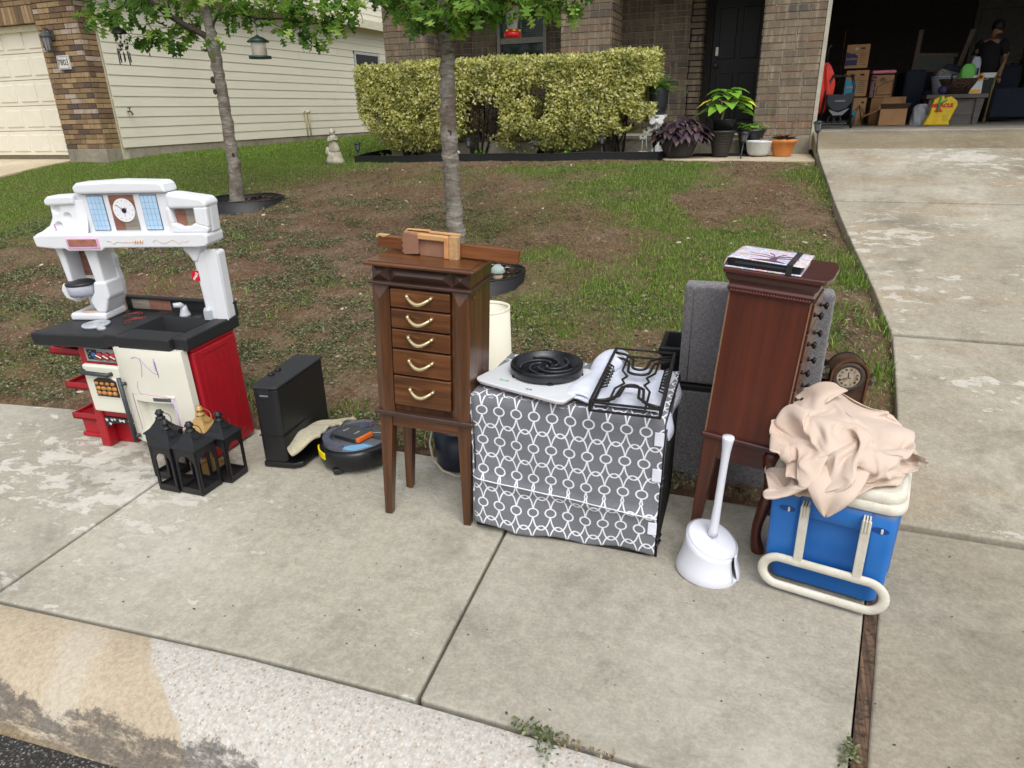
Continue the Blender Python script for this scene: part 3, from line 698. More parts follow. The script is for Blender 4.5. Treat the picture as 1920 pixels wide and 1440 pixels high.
# ================================================================== THINGS LEFT OUT ON THE SIDEWALK
WHT = M('plastic_white', (226, 228, 232), .35, .03, 5); RED = M('plastic_red', (164, 22, 36), .42, .12, 6)
BLK = M('plastic_black', (34, 35, 38), .5, .15, 8, .0006); DGR = M('plastic_dark_grey', (58, 61, 66), .45, .1)
SIL = M('plastic_silver', (172, 176, 182), .42, .05); OFFW = M('plastic_offwhite', (224, 222, 208), .38, .03, 5)
CREAMP = M('plastic_cream', (222, 222, 206), .4, .03, 5)
def wood(name, c0, c1, c2, axis=2, rough=.35, sc=1.0, coat=.3, knots=0.0):
    b = NB(name); s = [18*sc, 18*sc, 18*sc]; s[axis] = 1.1*sc; v = b.coord('Object', tuple(s)); n = b.noise(v, 1.6, 6, .65, .6)
    s2 = [90*sc]*3; s2[axis] = 3*sc; n2 = b.noise(b.coord('Object', tuple(s2)), 1.3, 3, .6); big = b.noise(b.coord('Object'), 2.5, 2)
    c = b.ramp(n, [(.28, c0), (.5, c1), (.72, c2)]); c = b.mix(b.math('MULTIPLY', b.step(n2, .5, .75), .4), c, c0)
    c = b.mix(b.math('MULTIPLY', b.step(big, .5, .8), .25), c, c0)
    b.bump(n2, .0006, .5); return b.done(c, b.math('MULTIPLY_ADD', n2, .2, rough-.1), Coat_Weight=coat, Coat_Roughness=.25)
PRW = wood('print_wood_panels', srgb(92, 66, 56), srgb(138, 92, 74), srgb(150, 112, 92), 0, .4, 1.5)
PRG = wood('print_wood_grey', srgb(110, 104, 96), srgb(138, 130, 118), srgb(158, 150, 136), 0, .4, 1.5)

def kitchen():
    K = thing('toy_kitchen', 'red and white plastic play kitchen with black counter and clock', 'toy kitchen', (-2.992, 2.109, 0), 4.208, 1.694, -.276)
    # --- red base
    mb = MB(); mb.box(.268, .663, .012, .303, .0, .534); mb.box(.6, .663, .012, .303, .534, .56); body = obj('body', mb, RED, K, bevel=.008)
    for z0, z1 in ((.045, .525),):
        mb = MB()
        for a in ((.045, .065), (.235, .255)): mb.box(.6635, .6665, a[0], a[1], z0, z1)
        mb.box(.6635, .6665, .065, .235, z1-.02, z1); mb.box(.6635, .6665, .065, .235, z0, z0+.02)
        obj('side_moulding', mb, RED, body, bevel=.0015)
    for y in (.11, .155, .20):
        mb = MB(); mb.box(.6635, .6655, y-.002, y+.002, .07, .50); obj('side_rib', mb, RED, body)
    # oven frame
    mb = MB(); mb.hexa([(-.004, -.004, 0), (.05, -.004, 0), (.05, .05, 0), (-.004, .05, 0), (.030, -.004, .553), (.068, -.004, .553), (.068, .05, .553), (.030, .05, .553)])
    obj('frame_post', mb, RED, K, bevel=.007)
    mb = MB(); mb.box(.045, .275, .0, .03, .437, .456); obj('frame_rail', mb, RED, K, bevel=.004)
    mb = MB(); mb.box(.045, .268, .008, .04, .165, .215); obj('frame_rail', mb, RED, K, bevel=.005)
    mb = MB(); mb.box(.05, .268, .03, .29, .20, .553); obj('oven_box', mb, RED, K)
    mb = MB(); mb.box(.045, .268, .27, .295, .0, .22); mb.box(.02, .045, .02, .29, 0, .21)
    mb.box(.03, .15, .06, .27, .0, .105); obj('lower_compartment', mb, RED, K, bevel=.004)
    # paw print arch
    mb = MB(); pts = [(.05, .165), (.05, .105)]+[(.16-.105*math.cos(t), .095+.045*math.sin(t)) for t in np.linspace(.25, math.pi-.25, 9)]+[(.268, .105), (.268, .165)]
    mb.prism(pts, .002, .012, 'y'); arch = obj('paw_print_band', mb, BLK, K)
    mb = MB()
    for cx, cz, s in ((.068, .147, 1.0), (.085, .128, .9), (.10, .150, .9), (.118, .153, .8), (.205, .150, .9), (.225, .145, .9), (.245, .135, 1.1)):
        mb.lathe([(0, 0), (.0058*s, 0)], (0, 0, 0), 10, caps=False); k = len(mb.v)-20
        for q in range(20): x, y, z = mb.v[k+q]; mb.v[k+q] = (cx+x, .0012, cz+y)
        for a in (-60, -20, 20, 60):
            ax, az = cx+.0085*s*math.sin(R(a)), cz+.0088*s*math.cos(R(a)); mb.lathe([(0, 0), (.0026*s, 0)], (0, 0, 0), 8, caps=False); k = len(mb.v)-16
            for q in range(16): x, y, z = mb.v[k+q]; mb.v[k+q] = (ax+x, .0012, az+y)
    mb.box(.150, .172, .0008, .0013, .1495, .1555)
    for bx in (.149, .173):
        for bz in (.1485, .1565):
            mb.box(bx-.004, bx+.004, .0006, .0011, bz-.0035, bz+.0035)
    obj('paw_prints', mb, WHT, arch, label='white paw and bone print')
    # side shelves on the left
    for zs, x0, dep in ((.475, -.235, .12), (.295, -.205, .14), (.125, -.222, .14)):
        mb = MB(); y0, y1 = .06, .06+dep
        mb.box(x0, .03, y0, y1, zs-.028, zs-.012)
        mb.box(x0, x0+.014, y0, y1, zs-.028, zs+.006); mb.box(x0, .03, y0, y0+.014, zs-.028, zs+.006); mb.box(x0, .03, y1-.014, y1, zs-.028, zs+.03)
        sh = obj('side_shelf', mb, RED, K, bevel=.004)
        for k in range(9):
            mb = MB(); xx = x0+.03+k*.018; mb.box(xx, xx+.007, y0+.03, y1-.03, zs-.0118, zs-.008); obj('rib', mb, RED, sh)
    mb = MB(); mb.box(-.185, .03, .075, .19, .008, .10); mb.box(-.198, .03, .065, .20, .0, .02); obj('lower_drawer', mb, RED, K, bevel=.006)
    mb = MB(); mb.box(-.19, .035, .09, .22, .478, .542); obj('upper_side_box', mb, RED, K, bevel=.006)
    # control panel
    mb = MB(); mb.box(.066, .262, -.006, .0, .46, .527); pan = obj('control_panel', mb, M('panel_grey', (140, 146, 150), .4), K, bevel=.002)
    mb = MB(); mb.box(.082, .138, -.009, -.0055, .472, .520); obj('display', mb, M('display_black', (22, 28, 40), .25), pan, bevel=.001)
    mb = MB(); mb.box(.108, .132, -.0098, -.0088, .488, .506); obj('display_digits', mb, M('display_blue', (70, 110, 170), .3), pan)
    mb = MB()
    for a, c_ in ((.086, .500), (.096, .508), (.090, .484), (.104, .512), (.118, .478), (.128, .478)): mb.box(a, a+.008, -.0098, -.0088, c_, c_+.004)
    obj('display_marks', mb, M('display_green', (120, 150, 110), .3), pan)
    for cx in (.158, .198, .240):
        mb = MB(); mb.lathe([(.0195, 0), (.0195, .010), (.016, .014), (0, .014)], n=20)
        for q in range(len(mb.v)): x, y, z = mb.v[q]; mb.v[q] = (cx+x, -.006-z, .493+y)
        kn = obj('knob', mb, M('knob_red', (150, 44, 40), .4), pan)
        mb = MB(); mb.mx = Matrix.Translation((cx, 0, .493)) @ Matrix.Rotation(R(25), 4, 'Y'); mb.box(-.015, .015, -.0225, -.0195, -.002, .002); obj('pointer', mb, WHT, kn)
    # oven door
    mb = MB(); mb.box(.052, .266, -.032, -.004, .212, .452); od = obj('oven_door', mb, CREAMP, K, bevel=.010, seg=3)
    mb = MB(); wp = [(.108, .300), (.238, .300), (.238, .380), (.205, .396), (.14, .396), (.108, .380)]
    mb.prism([(x*1.0, z) for x, z in [(.099, .291), (.247, .291), (.247, .386), (.208, .405), (.137, .405), (.099, .386)]], -.036, -.031, 'y'); obj('window_frame', mb, CREAMP, od, bevel=.003)
    mb = MB(); mb.prism(wp, -.038, -.0355, 'y'); obj('oven_window', mb, M('oven_dark', (40, 28, 20), .3), od)
    for r_ in range(3):
        for k in range(4):
            mb = MB(); cx = .122+k*.031+(r_ % 2)*.004; cz = .318+r_*.024; rr = .0155 if r_ < 2 else .0125
            mb.lathe([(rr, 0), (rr*.85, .004), (rr*.45, .0065), (0, .007)], n=12)
            for q in range(len(mb.v)): x, y, z = mb.v[q]; mb.v[q] = (cx+x, -.038-z, cz+y*.72)
            obj('bread_roll_print', mb, M('roll_print', (188, 128, 70), .5, .35, 60), od)
    mb = MB(); mb.tube([(.062, -.032, .420), (.066, -.052, .420), (.215, -.052, .417), (.220, -.032, .417)], .0105, 8); obj('handle', mb, DGR, od)
    # fridge door: gently bowed front with a recess
    def bow(x): t = (x-.275)/(.642-.275); return -.035-.034*math.sin(math.pi*min(max(t, 0), 1))**.7
    X0, X1, Z0, Z1 = .275, .645, .085, .558; rx0, rx1, rz0, rz1 = .365, .565, .135, .315
    mb = MB(); mb.sm = True; xs_ = sorted(set(list(np.linspace(X0, X1, 21))+[rx0, rx1])); zs_ = sorted(set(list(np.linspace(Z0, Z1, 15))+[rz0, rz1]))
    nx = len(xs_); vs = [(x, bow(x)-(.0 if .1 < z < .545 else -.006), z) for z in zs_ for x in xs_]; fs = []
    for j in range(len(zs_)-1):
        for i in range(nx-1):
            if rx0-1e-6 <= xs_[i] < rx1-1e-6 and rz0-1e-6 <= zs_[j] < rz1-1e-6: continue
            fs.append((j*nx+i, j*nx+i+1, (j+1)*nx+i+1, (j+1)*nx+i))
    mb.add(vs, fs); fd = obj('fridge_door', mb, OFFW, K)
    mb = MB(); mb.add([(X0, 0, Z0), (X0, bow(X0)-.0, Z0), (X0, bow(X0), Z1), (X0, 0, Z1)], [(0, 1, 2, 3)]); mb.add([(X1, 0, Z0), (X1, bow(X1), Z0), (X1, bow(X1), Z1), (X1, 0, Z1)], [(0, 1, 2, 3)])
    mb.add([(x, bow(x)+.006, Z1) for x in xs_]+[(x, 0, Z1) for x in xs_], [(i, i+1, nx+i+1, nx+i) for i in range(nx-1)])
    mb.add([(x, bow(x)+.006, Z0) for x in xs_]+[(x, 0, Z0) for x in xs_], [(i, i+1, nx+i+1, nx+i) for i in range(nx-1)]); obj('door_edge', mb, OFFW, fd)
    mb = MB(); d = .035
    P = [(rx0, bow(rx0), rz0), (rx1, bow(rx1), rz0), (rx1, bow(rx1), rz1), (rx0, bow(rx0), rz1)]
    Q = [(rx0+.015, -.062+d, rz0+.03), (rx1-.015, -.062+d, rz0+.03), (rx1-.015, -.062+d, rz1-.012), (rx0+.015, -.062+d, rz1-.012)]
    mb.add(P+Q, [(0, 1, 5, 4), (1, 2, 6, 5), (2, 3, 7, 6), (3, 0, 4, 7), (4, 5, 6, 7)]); obj('dispenser_recess', mb, OFFW, fd)
    fr = MB()
    for a in ((rx0-.012, rz0-.012, rx1+.012, rz0), (rx0-.012, rz1, rx1+.012, rz1+.03), (rx0-.012, rz0, rx0, rz1), (rx1, rz0, rx1+.012, rz1)):
        n_ = 6; xx = np.linspace(a[0], a[2], n_+1)
        for i in range(n_):
            u0, u1 = xx[i], xx[i+1]; fr.hexa([(u0, bow(u0)-.006, a[1]), (u1, bow(u1)-.006, a[1]), (u1, bow(u1)+.003, a[1]), (u0, bow(u0)+.003, a[1]), (u0, bow(u0)-.006, a[3]), (u1, bow(u1)-.006, a[3]), (u1, bow(u1)+.003, a[3]), (u0, bow(u0)+.003, a[3])])
    obj('dispenser_frame', fr, OFFW, fd)
    mb = MB(); mb.hexa([(.470, bow(.47)-.009, rz1+.008), (.558, bow(.558)-.009, rz1+.008), (.558, bow(.558)-.004, rz1+.008), (.470, bow(.47)-.004, rz1+.008), (.470, bow(.47)-.009, rz1+.024), (.558, bow(.558)-.009, rz1+.024), (.558, bow(.558)-.004, rz1+.024), (.470, bow(.47)-.004, rz1+.024)])
    obj('button_strip', mb, M('strip_grey', (96, 100, 106), .4), fd)
    text('F U L C U', .013, M('strip_black', (20, 22, 26), .4), fd, face_m((.514, bow(.514)-.0105, rz1+.016), (1, .05, 0), (0, 0, 1)), sx=1.2)
    # crayon marks
    PUR = M('crayon_purple', (150, 110, 190), .7); PNK = M('crayon_pink', (205, 150, 190), .7)
    def scrib(name, pts, r, mat, par, f=bow, off=.0012):
        m_ = MB(); m_.tube([(x, f(x)-off, z) for x, z in pts], r, 5); return obj(name, m_, mat, par)
    scrib('crayon_mark', [(.395, .520), (.42, .53), (.445, .525), (.448, .50), (.440, .46), (.432, .435)], .0009, PUR, fd)
    scrib('crayon_mark', [(.448, .525), (.470, .49), (.500, .46), (.525, .452)], .0007, PUR, fd)
    scrib('crayon_mark', [(.519, .528), (.521, .47), (.523, .44)]+[(.519+.004*((-1)**k), .47+.004*k) for k in range(12)], .0016, PUR, fd)
    scrib('crayon_mark', [(.398, .41), (.388, .38), (.392, .355), (.405, .345), (.412, .352)], .0006, PUR, fd)
    scrib('crayon_mark', [(rx0-.014, rz0+.03), (rx0-.016, rz1+.03), (rx0+.01, rz1+.035), (rx1-.03, rz1+.032), (rx1+.012, rz1+.02)], .0012, PNK, fd, off=.007)
    scrib('crayon_mark', [(rx1+.006, rz1+.02), (rx1+.008, rz0+.08), (rx1+.012, rz0+.03)], .0034, M('crayon_lilac', (186, 160, 214), .7), fd, off=.006)
    mb = MB(); mb.tube([(.292, bow(.292)-.022, .415), (.290, bow(.29)-.022, .095)], .0105, 8); mb.tube([(.292, bow(.292)-.022, .385), (.312, bow(.31), .385)], .009, 8); mb.tube([(.290, bow(.29)-.022, .12), (.312, bow(.31), .12)], .009, 8)
    obj('fridge_handle', mb, DGR, K)
    # --- counters
    mb = MB(); mb.prism([(-.165, -.062), (.245, -.03), (.245, .335), (-.105, .365)], .540, .603, 'z'); obj('counter', mb, BLK, K, bevel=.010, seg=3)
    mb = MB(); F_ = [(.233, -.036), (.42, -.052), (.632, -.036), (.668, .0), (.668, .34), (.233, .34)]; hole = (.315, .600, .065, .245)
    mb.box(.233, hole[0], -.036, .34, .553, .612); mb.box(hole[1], .672, -.02, .34, .553, .612); mb.box(hole[0], hole[1], -.046, hole[2], .553, .612); mb.box(hole[0], hole[1], hole[3], .34, .553, .612)
    ct = obj('counter', mb, BLK, K, bevel=.008, seg=3)
    mb = MB(); a, b_, c_, d_ = hole; e = .022; z1, z0 = .6115, .540
    mb.add([(a-.002, c_-.002, z1), (b_+.002, c_-.002, z1), (b_+.002, d_+.002, z1), (a-.002, d_+.002, z1), (a+e, c_+e, z0), (b_-e, c_+e, z0), (b_-e, d_-e, z0), (a+e, d_-e, z0)], [(0, 4, 5, 1), (1, 5, 6, 2), (2, 6, 7, 3), (3, 7, 4, 0), (4, 7, 6, 5)])
    obj('sink_basin', mb, BLK, ct)
    # backsplash with printed planks
    mb = MB(); mb.box(.02, .668, .335, .352, .60, .668); mb.box(.02, .668, .325, .356, .664, .676); bs = obj('backsplash', mb, BLK, K, bevel=.003)
    for k, (x0, x1, mt) in enumerate(((.06, .10, PRG), (.101, .165, PRG), (.166, .245, PRW), (.246, .295, PRW))):
        mb = MB(); mb.box(x0, x1, .3335, .3355, .613, .662); obj('printed_plank', mb, mt, bs)
    # burners
    REDR = M('burner_red', (168, 62, 50), .5)
    for cx, cy, rr in ((.135, .255, .040), (.225, .180, .052)):
        mb = MB(); mb.lathe([(rr+.008, .603), (rr+.006, .6062), (0, .6062)], (cx, cy, 0), 28); br = obj('burner', mb, BLK, K)
        for q in (1.0, .62):
            mb = MB(); mb.tube([(cx+rr*q*math.cos(t), cy+rr*q*math.sin(t), .6068) for t in np.linspace(.5, 4.2, 20)], .0016, 5); obj('burner_ring', mb, REDR, br)
    mb = MB(); mb.lathe([(.058, .603), (.061, .608), (.060, .6135), (.050, .615), (0, .615)], (.075, .088, 0), 32); pl = obj('electric_plate', mb, SIL, K)
    for q in (.046, .038, .030, .022, .013):
        mb = MB(); mb.tube([(.075+q*math.cos(t), .088+q*math.sin(t), .6155) for t in np.linspace(0, 2*math.pi, 25)[:-1]], .0019, 5, closed=True); obj('plate_ring', mb, SIL, pl)
    mb = MB(); mb.lathe([(.022, .603), (.020, .612), (.012, .618), (0, .619)], (.150, .045, 0), 16, 1.1, .8); obj('dial', mb, SIL, K)
    # tap and soap dispenser
    mb = MB(); mb.lathe([(.027, 0), (.025, .008), (.017, .03), (.014, .05), (0, .052)], (.425, .275, .612), 16); mb.tube([(.425, .275, .655), (.418, .262, .668), (.402, .238, .672)], [.014, .014, .011], 10)
    obj('tap', mb, M('tap_silver', (190, 194, 200), .3), K)
    mb = MB(); mb.lathe([(.02, 0), (.02, .045), (.016, .052), (0, .053)], (.575, .262, .612), 16); mb.box(.568, .60, .236, .256, .612, .655); obj('soap_dispenser', mb, M('tap_silver2', (182, 187, 194), .3), K)
    mb = MB(); mb.lathe([(.024, .0), (.022, .002), (0, .0005)], (.50, .275, .6125), 20); obj('plug_recess', mb, DGR, K)
    # --- hutch (its own frame, turned a little)
    th = R(8.8); HM = Matrix.Translation((-.17, .15, 0)) @ Matrix.Rotation(th, 4, 'Z')
    def H(): q = MB(); q.mx = HM; return q
    # right leg
    mb = H(); mb.hexa([(.744, -.010, .600), (.852, -.010, .600), (.852, .065, .600), (.744, .065, .600), (.735, -.01, .93), (.862, -.01, .93), (.862, .065, .93), (.735, .065, .93)])
    leg = obj('right_leg', mb, WHT, K, bevel=.014, seg=3)
    mb = H(); mb.hexa([(.800, -.0135, .604), (.852, -.0135, .604), (.852, -.008, .604), (.800, -.008, .604), (.800, -.0135, .94), (.858, -.0135, .94), (.858, -.008, .94), (.800, -.008, .94)]); obj('leg_rib', mb, WHT, leg, bevel=.002)
    mb = H(); mb.prism([(.70, .965), (.705, .935), (.725, .915), (.74, .885), (.76, .885), (.80, .965)], -.018, .05, 'y'); obj('corner_bracket', mb, WHT, leg, bevel=.008)
    mb = H(); mb.box(.715, .752, -.0125, -.0105, .795, .842); lg = obj('logo_badge', mb, M('logo_red', (200, 24, 44), .4), leg)
    text('step2', .018, WHT, leg, HM @ face_m((.7335, -.0128, .817), (math.cos(.9), 0, math.sin(.9)), (-math.sin(.9), 0, math.cos(.9))), bold=.0006)
    # left column: coffee corner
    mb = H(); mb.prism([(.045, .603), (.235, .603), (.235, .64), (.05, .64)], -.03, .13, 'y'); col = obj('coffee_column', mb, WHT, K, bevel=.012, seg=3)
    mb = H(); mb.prism([(.075, .635), (.225, .635), (.262, .70), (.272, .78), (.262, .83), (.268, .88), (.255, .905), (.26, .965), (.06, .965), (.075, .93), (.068, .87), (.085, .80), (.09, .72), (.07, .68)], .085, .125, 'y'); obj('column_back', mb, WHT, col, bevel=.008)
    for x0, x1, lab in ((.062, .098, 0), (.205, .262, 1)):
        mb = H(); mb.prism([(x0+.012, .77), (x1, .77), (x1, .90), (x1-.01+.02*lab, .965), (x0-.01, .965), (x0+.0, .91)], -.012, .09, 'y'); obj('column_cheek', mb, WHT, col, bevel=.010, seg=3)
    mb = H(); mb.prism([(.19, .64), (.235, .64), (.262, .70), (.275, .715), (.275, .79), (.21, .79), (.20, .74), (.165, .70)], -.02, .10, 'y'); obj('column_side', mb, WHT, col, bevel=.010, seg=3)
    mb = H(); mb.prism([(.045, .71), (.10, .69), (.12, .71), (.085, .79), (.045, .78), (.03, .75)], -.02, .10, 'y'); obj('column_side', mb, WHT, col, bevel=.010, seg=3)
    mb = H(); mb.box(.10, .205, .080, .0845, .80, .925); obj('printed_back', mb, PRW, col)
    mb = H(); mb.box(.145, .20, .0785, .081, .79, .855); obj('printed_picture', mb, M('picture_dark', (34, 32, 34), .4), col)
    mb = H(); mb.tube([(.16, .0775, .845), (.175, .0775, .835), (.16, .0775, .825), (.18, .0775, .81), (.17, .0775, .80)], .0025, 5); obj('picture_swirl', mb, WHT, col)
    mb = H(); mb.lathe([(.056, .728), (.060, .742), (.062, .778), (.058, .78), (0, .78)], (.135, -.008, 0), 28); pot = obj('coffee_pot', mb, M('pot_silver', (168, 172, 182), .35), K)
    mb = H(); mb.lathe([(.063, .778), (.064, .786), (.055, .793), (0, .796)], (.135, -.008, 0), 28, 1.03, 1.0); obj('pot_lid', mb, BLK, pot)
    mb = H(); mb.lathe([(.05, .6405), (.045, .643), (0, .643)], (.15, .01, 0), 20, 1.2, .7); obj('cup_recess', mb, M('crayon_orange_wash', (214, 190, 170), .6), col)
    # shelf
    mb = H(); mb.prism([(.0, 1.012), (.006, .965), (.10, .955), (.15, .955), (.16, .945), (.33, .945), (.35, .958), (.80, .958), (.838, .962), (.853, .972), (.857, 1.008), (.845, 1.02), (.03, 1.02)], -.055, .085, 'y')
    sh = obj('hutch_shelf', mb, WHT, K, bevel=.010, seg=3)
    mb = H(); mb.box(.166, .330, -.0585, -.050, .955, 1.004); fr = obj('shelf_recess', mb, M('crayon_pink_rim', (222, 170, 205), .5), sh, bevel=.004)
    mb = H(); mb.box(.178, .318, -.0615, -.057, .968, 1.000); obj('copper_print', mb, M('copper_print', (160, 108, 92), .35, .3, 30), sh, bevel=.002)
    mb = H(); pts = []
    for k in range(26): pts.append((.37+k*.016, -.0565, .985+.006*math.sin(k*1.9+.3*k*k)+.004*math.cos(k*5)))
    mb.tube(pts[:9], .0009, 5); mb.tube(pts[14:], .0007, 5); obj('crayon_mark', mb, M('crayon_orange', (226, 176, 134), .7), sh)
    mb = H(); mb.tube([(.50+.006*k, -.057, .985+.008*((-1)**k)) for k in range(9)], .0022, 5); obj('crayon_mark', mb, MATS['crayon_orange'], sh)
    mb = H(); mb.tube([(.115+.003*((-1)**k), -.035, 1.03+.006*k) for k in range(7)], .0022, 5); obj('crayon_mark', mb, PNK, sh)
    for x in (.46, .53, .60, .67):
        mb = H(); mb.tube([(x, -.02, .957), (x, -.02, .94), (x+.004, -.03, .932), (x+.008, -.038, .938)], .004, 6); obj('hook', mb, M('hook_grey', (140, 142, 146), .4), sh)
    # upper back panel with wings
    mb = H(); mb.prism([(.10, 1.015), (.09, 1.165), (.115, 1.180), (.24, 1.188), (.25, 1.188), (.70, 1.190), (.72, 1.188), (.855, 1.168), (.868, 1.155), (.860, 1.015)], .0, .07, 'y')
    up = obj('hutch_panel', mb, WHT, K, bevel=.012, seg=3)
    mb = H(); mb.prism([(.243, 1.192), (.236, 1.222), (.262, 1.240), (.45, 1.247), (.66, 1.240), (.676, 1.225), (.684, 1.192)], -.022, .085, 'y'); obj('crest', mb, WHT, K, bevel=.012, seg=3)
    mb = H(); mb.prism([(.685, 1.125), (.685, 1.186), (.70, 1.190), (.850, 1.168), (.872, 1.150), (.868, 1.125)], -.035, .075, 'y'); obj('wing_top', mb, WHT, up, bevel=.012, seg=3)
    mb = H(); mb.prism([(.09, 1.145), (.085, 1.168), (.11, 1.186), (.235, 1.190), (.235, 1.15)], -.03, .06, 'y'); obj('wing_top', mb, WHT, up, bevel=.010, seg=3)
    CUPS = ((.129, 1.130), (.178, 1.092), (.128, 1.052))
    def wingf(u, v_):
        z = 1.016+.150*v_; xl = float(np.interp(z, [1.016, 1.03, 1.055, 1.09, 1.166], [-.0, .035, .075, .094, .096])); x = xl+(.262-xl)*u
        y = -.016-.030*(1-v_)**3+.020*max(0, (u-.8)/.2)**1.5+.012*max(0, .06-u)/.06
        for cx, cz in CUPS:
            d_ = math.hypot(x-cx, z-cz)/.0225; y += .015*float(1-sstep(np.array(d_), .62, 1.05))
        return (x, y, z)
    mb = H(); mb.grid(wingf, 90, 66); lw = obj('left_wing', mb, WHT, K, solid=.002)
    # printed windows and clock
    for x0, x1 in ((.287, .363), (.546, .622)):
        mb = H(); mb.box(x0-.002, x1+.002, -.0035, -.001, 1.028, 1.183); fr = obj('printed_window', mb, M('window_line', (40, 52, 62), .4), up)
        mb = H(); mb.box(x0, x1, -.0048, -.0030, 1.031, 1.180); obj('blue_pane', mb, M('pane_blue', (176, 206, 232), .3, .08, 10), up)
        mb = H()
        for t in (.25, .5, .75): mb.box(x0+(x1-x0)*t-.0006, x0+(x1-x0)*t+.0006, -.0055, -.0046, 1.031, 1.18)
        for t in (.12, .28, .46, .62, .80): mb.box(x0, x1, -.0055, -.0046, 1.031+.149*t-.0006, 1.031+.149*t+.0006)
        obj('lead_lines', mb, M('lead_blue', (128, 160, 190), .4), up)
    for x0, x1, mt in ((.392, .442, PRW), (.4425, .512, PRG)):
        mb = H(); mb.box(x0, x1, -.004, -.001, 1.029, 1.12 if mt is PRG else 1.184); obj('printed_plank', mb, mt, up)
    mb = H(); mb.box(.4425, .512, -.004, -.001, 1.1205, 1.184); obj('printed_plank', mb, PRW, up)
    mb = H()
    def disc(mb, r, cx, cz, y, th_=.001, n=36):
        vs = [(cx+r*math.cos(2*math.pi*k/n), y-th_, cz+r*math.sin(2*math.pi*k/n)) for k in range(n)]+[(cx+r*math.cos(2*math.pi*k/n), y, cz+r*math.sin(2*math.pi*k/n)) for k in range(n)]
        mb.add(vs, [tuple(range(n)), tuple(range(2*n-1, n-1, -1))]+[(k, n+k, n+(k+1) % n, (k+1) % n) for k in range(n)])
    disc(mb, .052, .456, 1.118, -.0045, .003); ck = obj('clock_face', mb, M('clock_white', (232, 232, 236), .4, .02), up)
    mb = H()
    for k in range(12): disc(mb, .0017, .456+.042*math.cos(k*math.pi/6), 1.118+.042*math.sin(k*math.pi/6), -.0074, .0006, 8)
    obj('hour_marks', mb, BLK, up)
    mb = H(); disc(mb, .0115, .457, 1.116, -.0074, .001); mb.tube([(.457, -.0085, 1.116), (.424, -.0085, 1.142)], .0011, 5); mb.tube([(.457, -.0085, 1.116), (.472, -.0085, 1.128)], .0011, 5); obj('clock_hands', mb, BLK, up)
    mb = H(); mb.tube([(.44+.008*k, -.0077, 1.115+.025*math.sin(k*2.4)) for k in range(6)], .0008, 5); obj('crayon_mark', mb, M('crayon_pale', (196, 176, 216), .7), up)
    # microwave-like opening on the right wing
    mb = H(); mb.box(.700, .798, -.004, -.001, 1.045, 1.118); obj('printed_plank', mb, PRG, up)
    mb = H(); mb.box(.700, .748, -.006, -.003, 1.045, 1.118); obj('printed_plank', mb, PRW, up)
    mb = H(); ring = []
    o_ = [(.676, 1.02), (.855, 1.02), (.866, 1.06), (.866, 1.128), (.676, 1.128)]
    i_ = [(.705, 1.058), (.735, 1.048), (.765, 1.046), (.792, 1.065), (.797, 1.105), (.790, 1.112), (.698, 1.112), (.690, 1.10)]
    # frame built of strips round the opening
    mb.prism([(.676, 1.02), (.857, 1.02), (.862, 1.045), (.80, 1.062), (.775, 1.048), (.735, 1.046), (.70, 1.062), (.676, 1.075)], -.034, .0, 'y')
    mb.prism([(.802, 1.055), (.862, 1.040), (.868, 1.13), (.805, 1.13)], -.034, .0, 'y'); mb.prism([(.672, 1.06), (.702, 1.058), (.694, 1.13), (.672, 1.13)], -.034, .0, 'y')
    obj('wing_frame', mb, WHT, up, bevel=.009, seg=3)
    return K
kitchen()

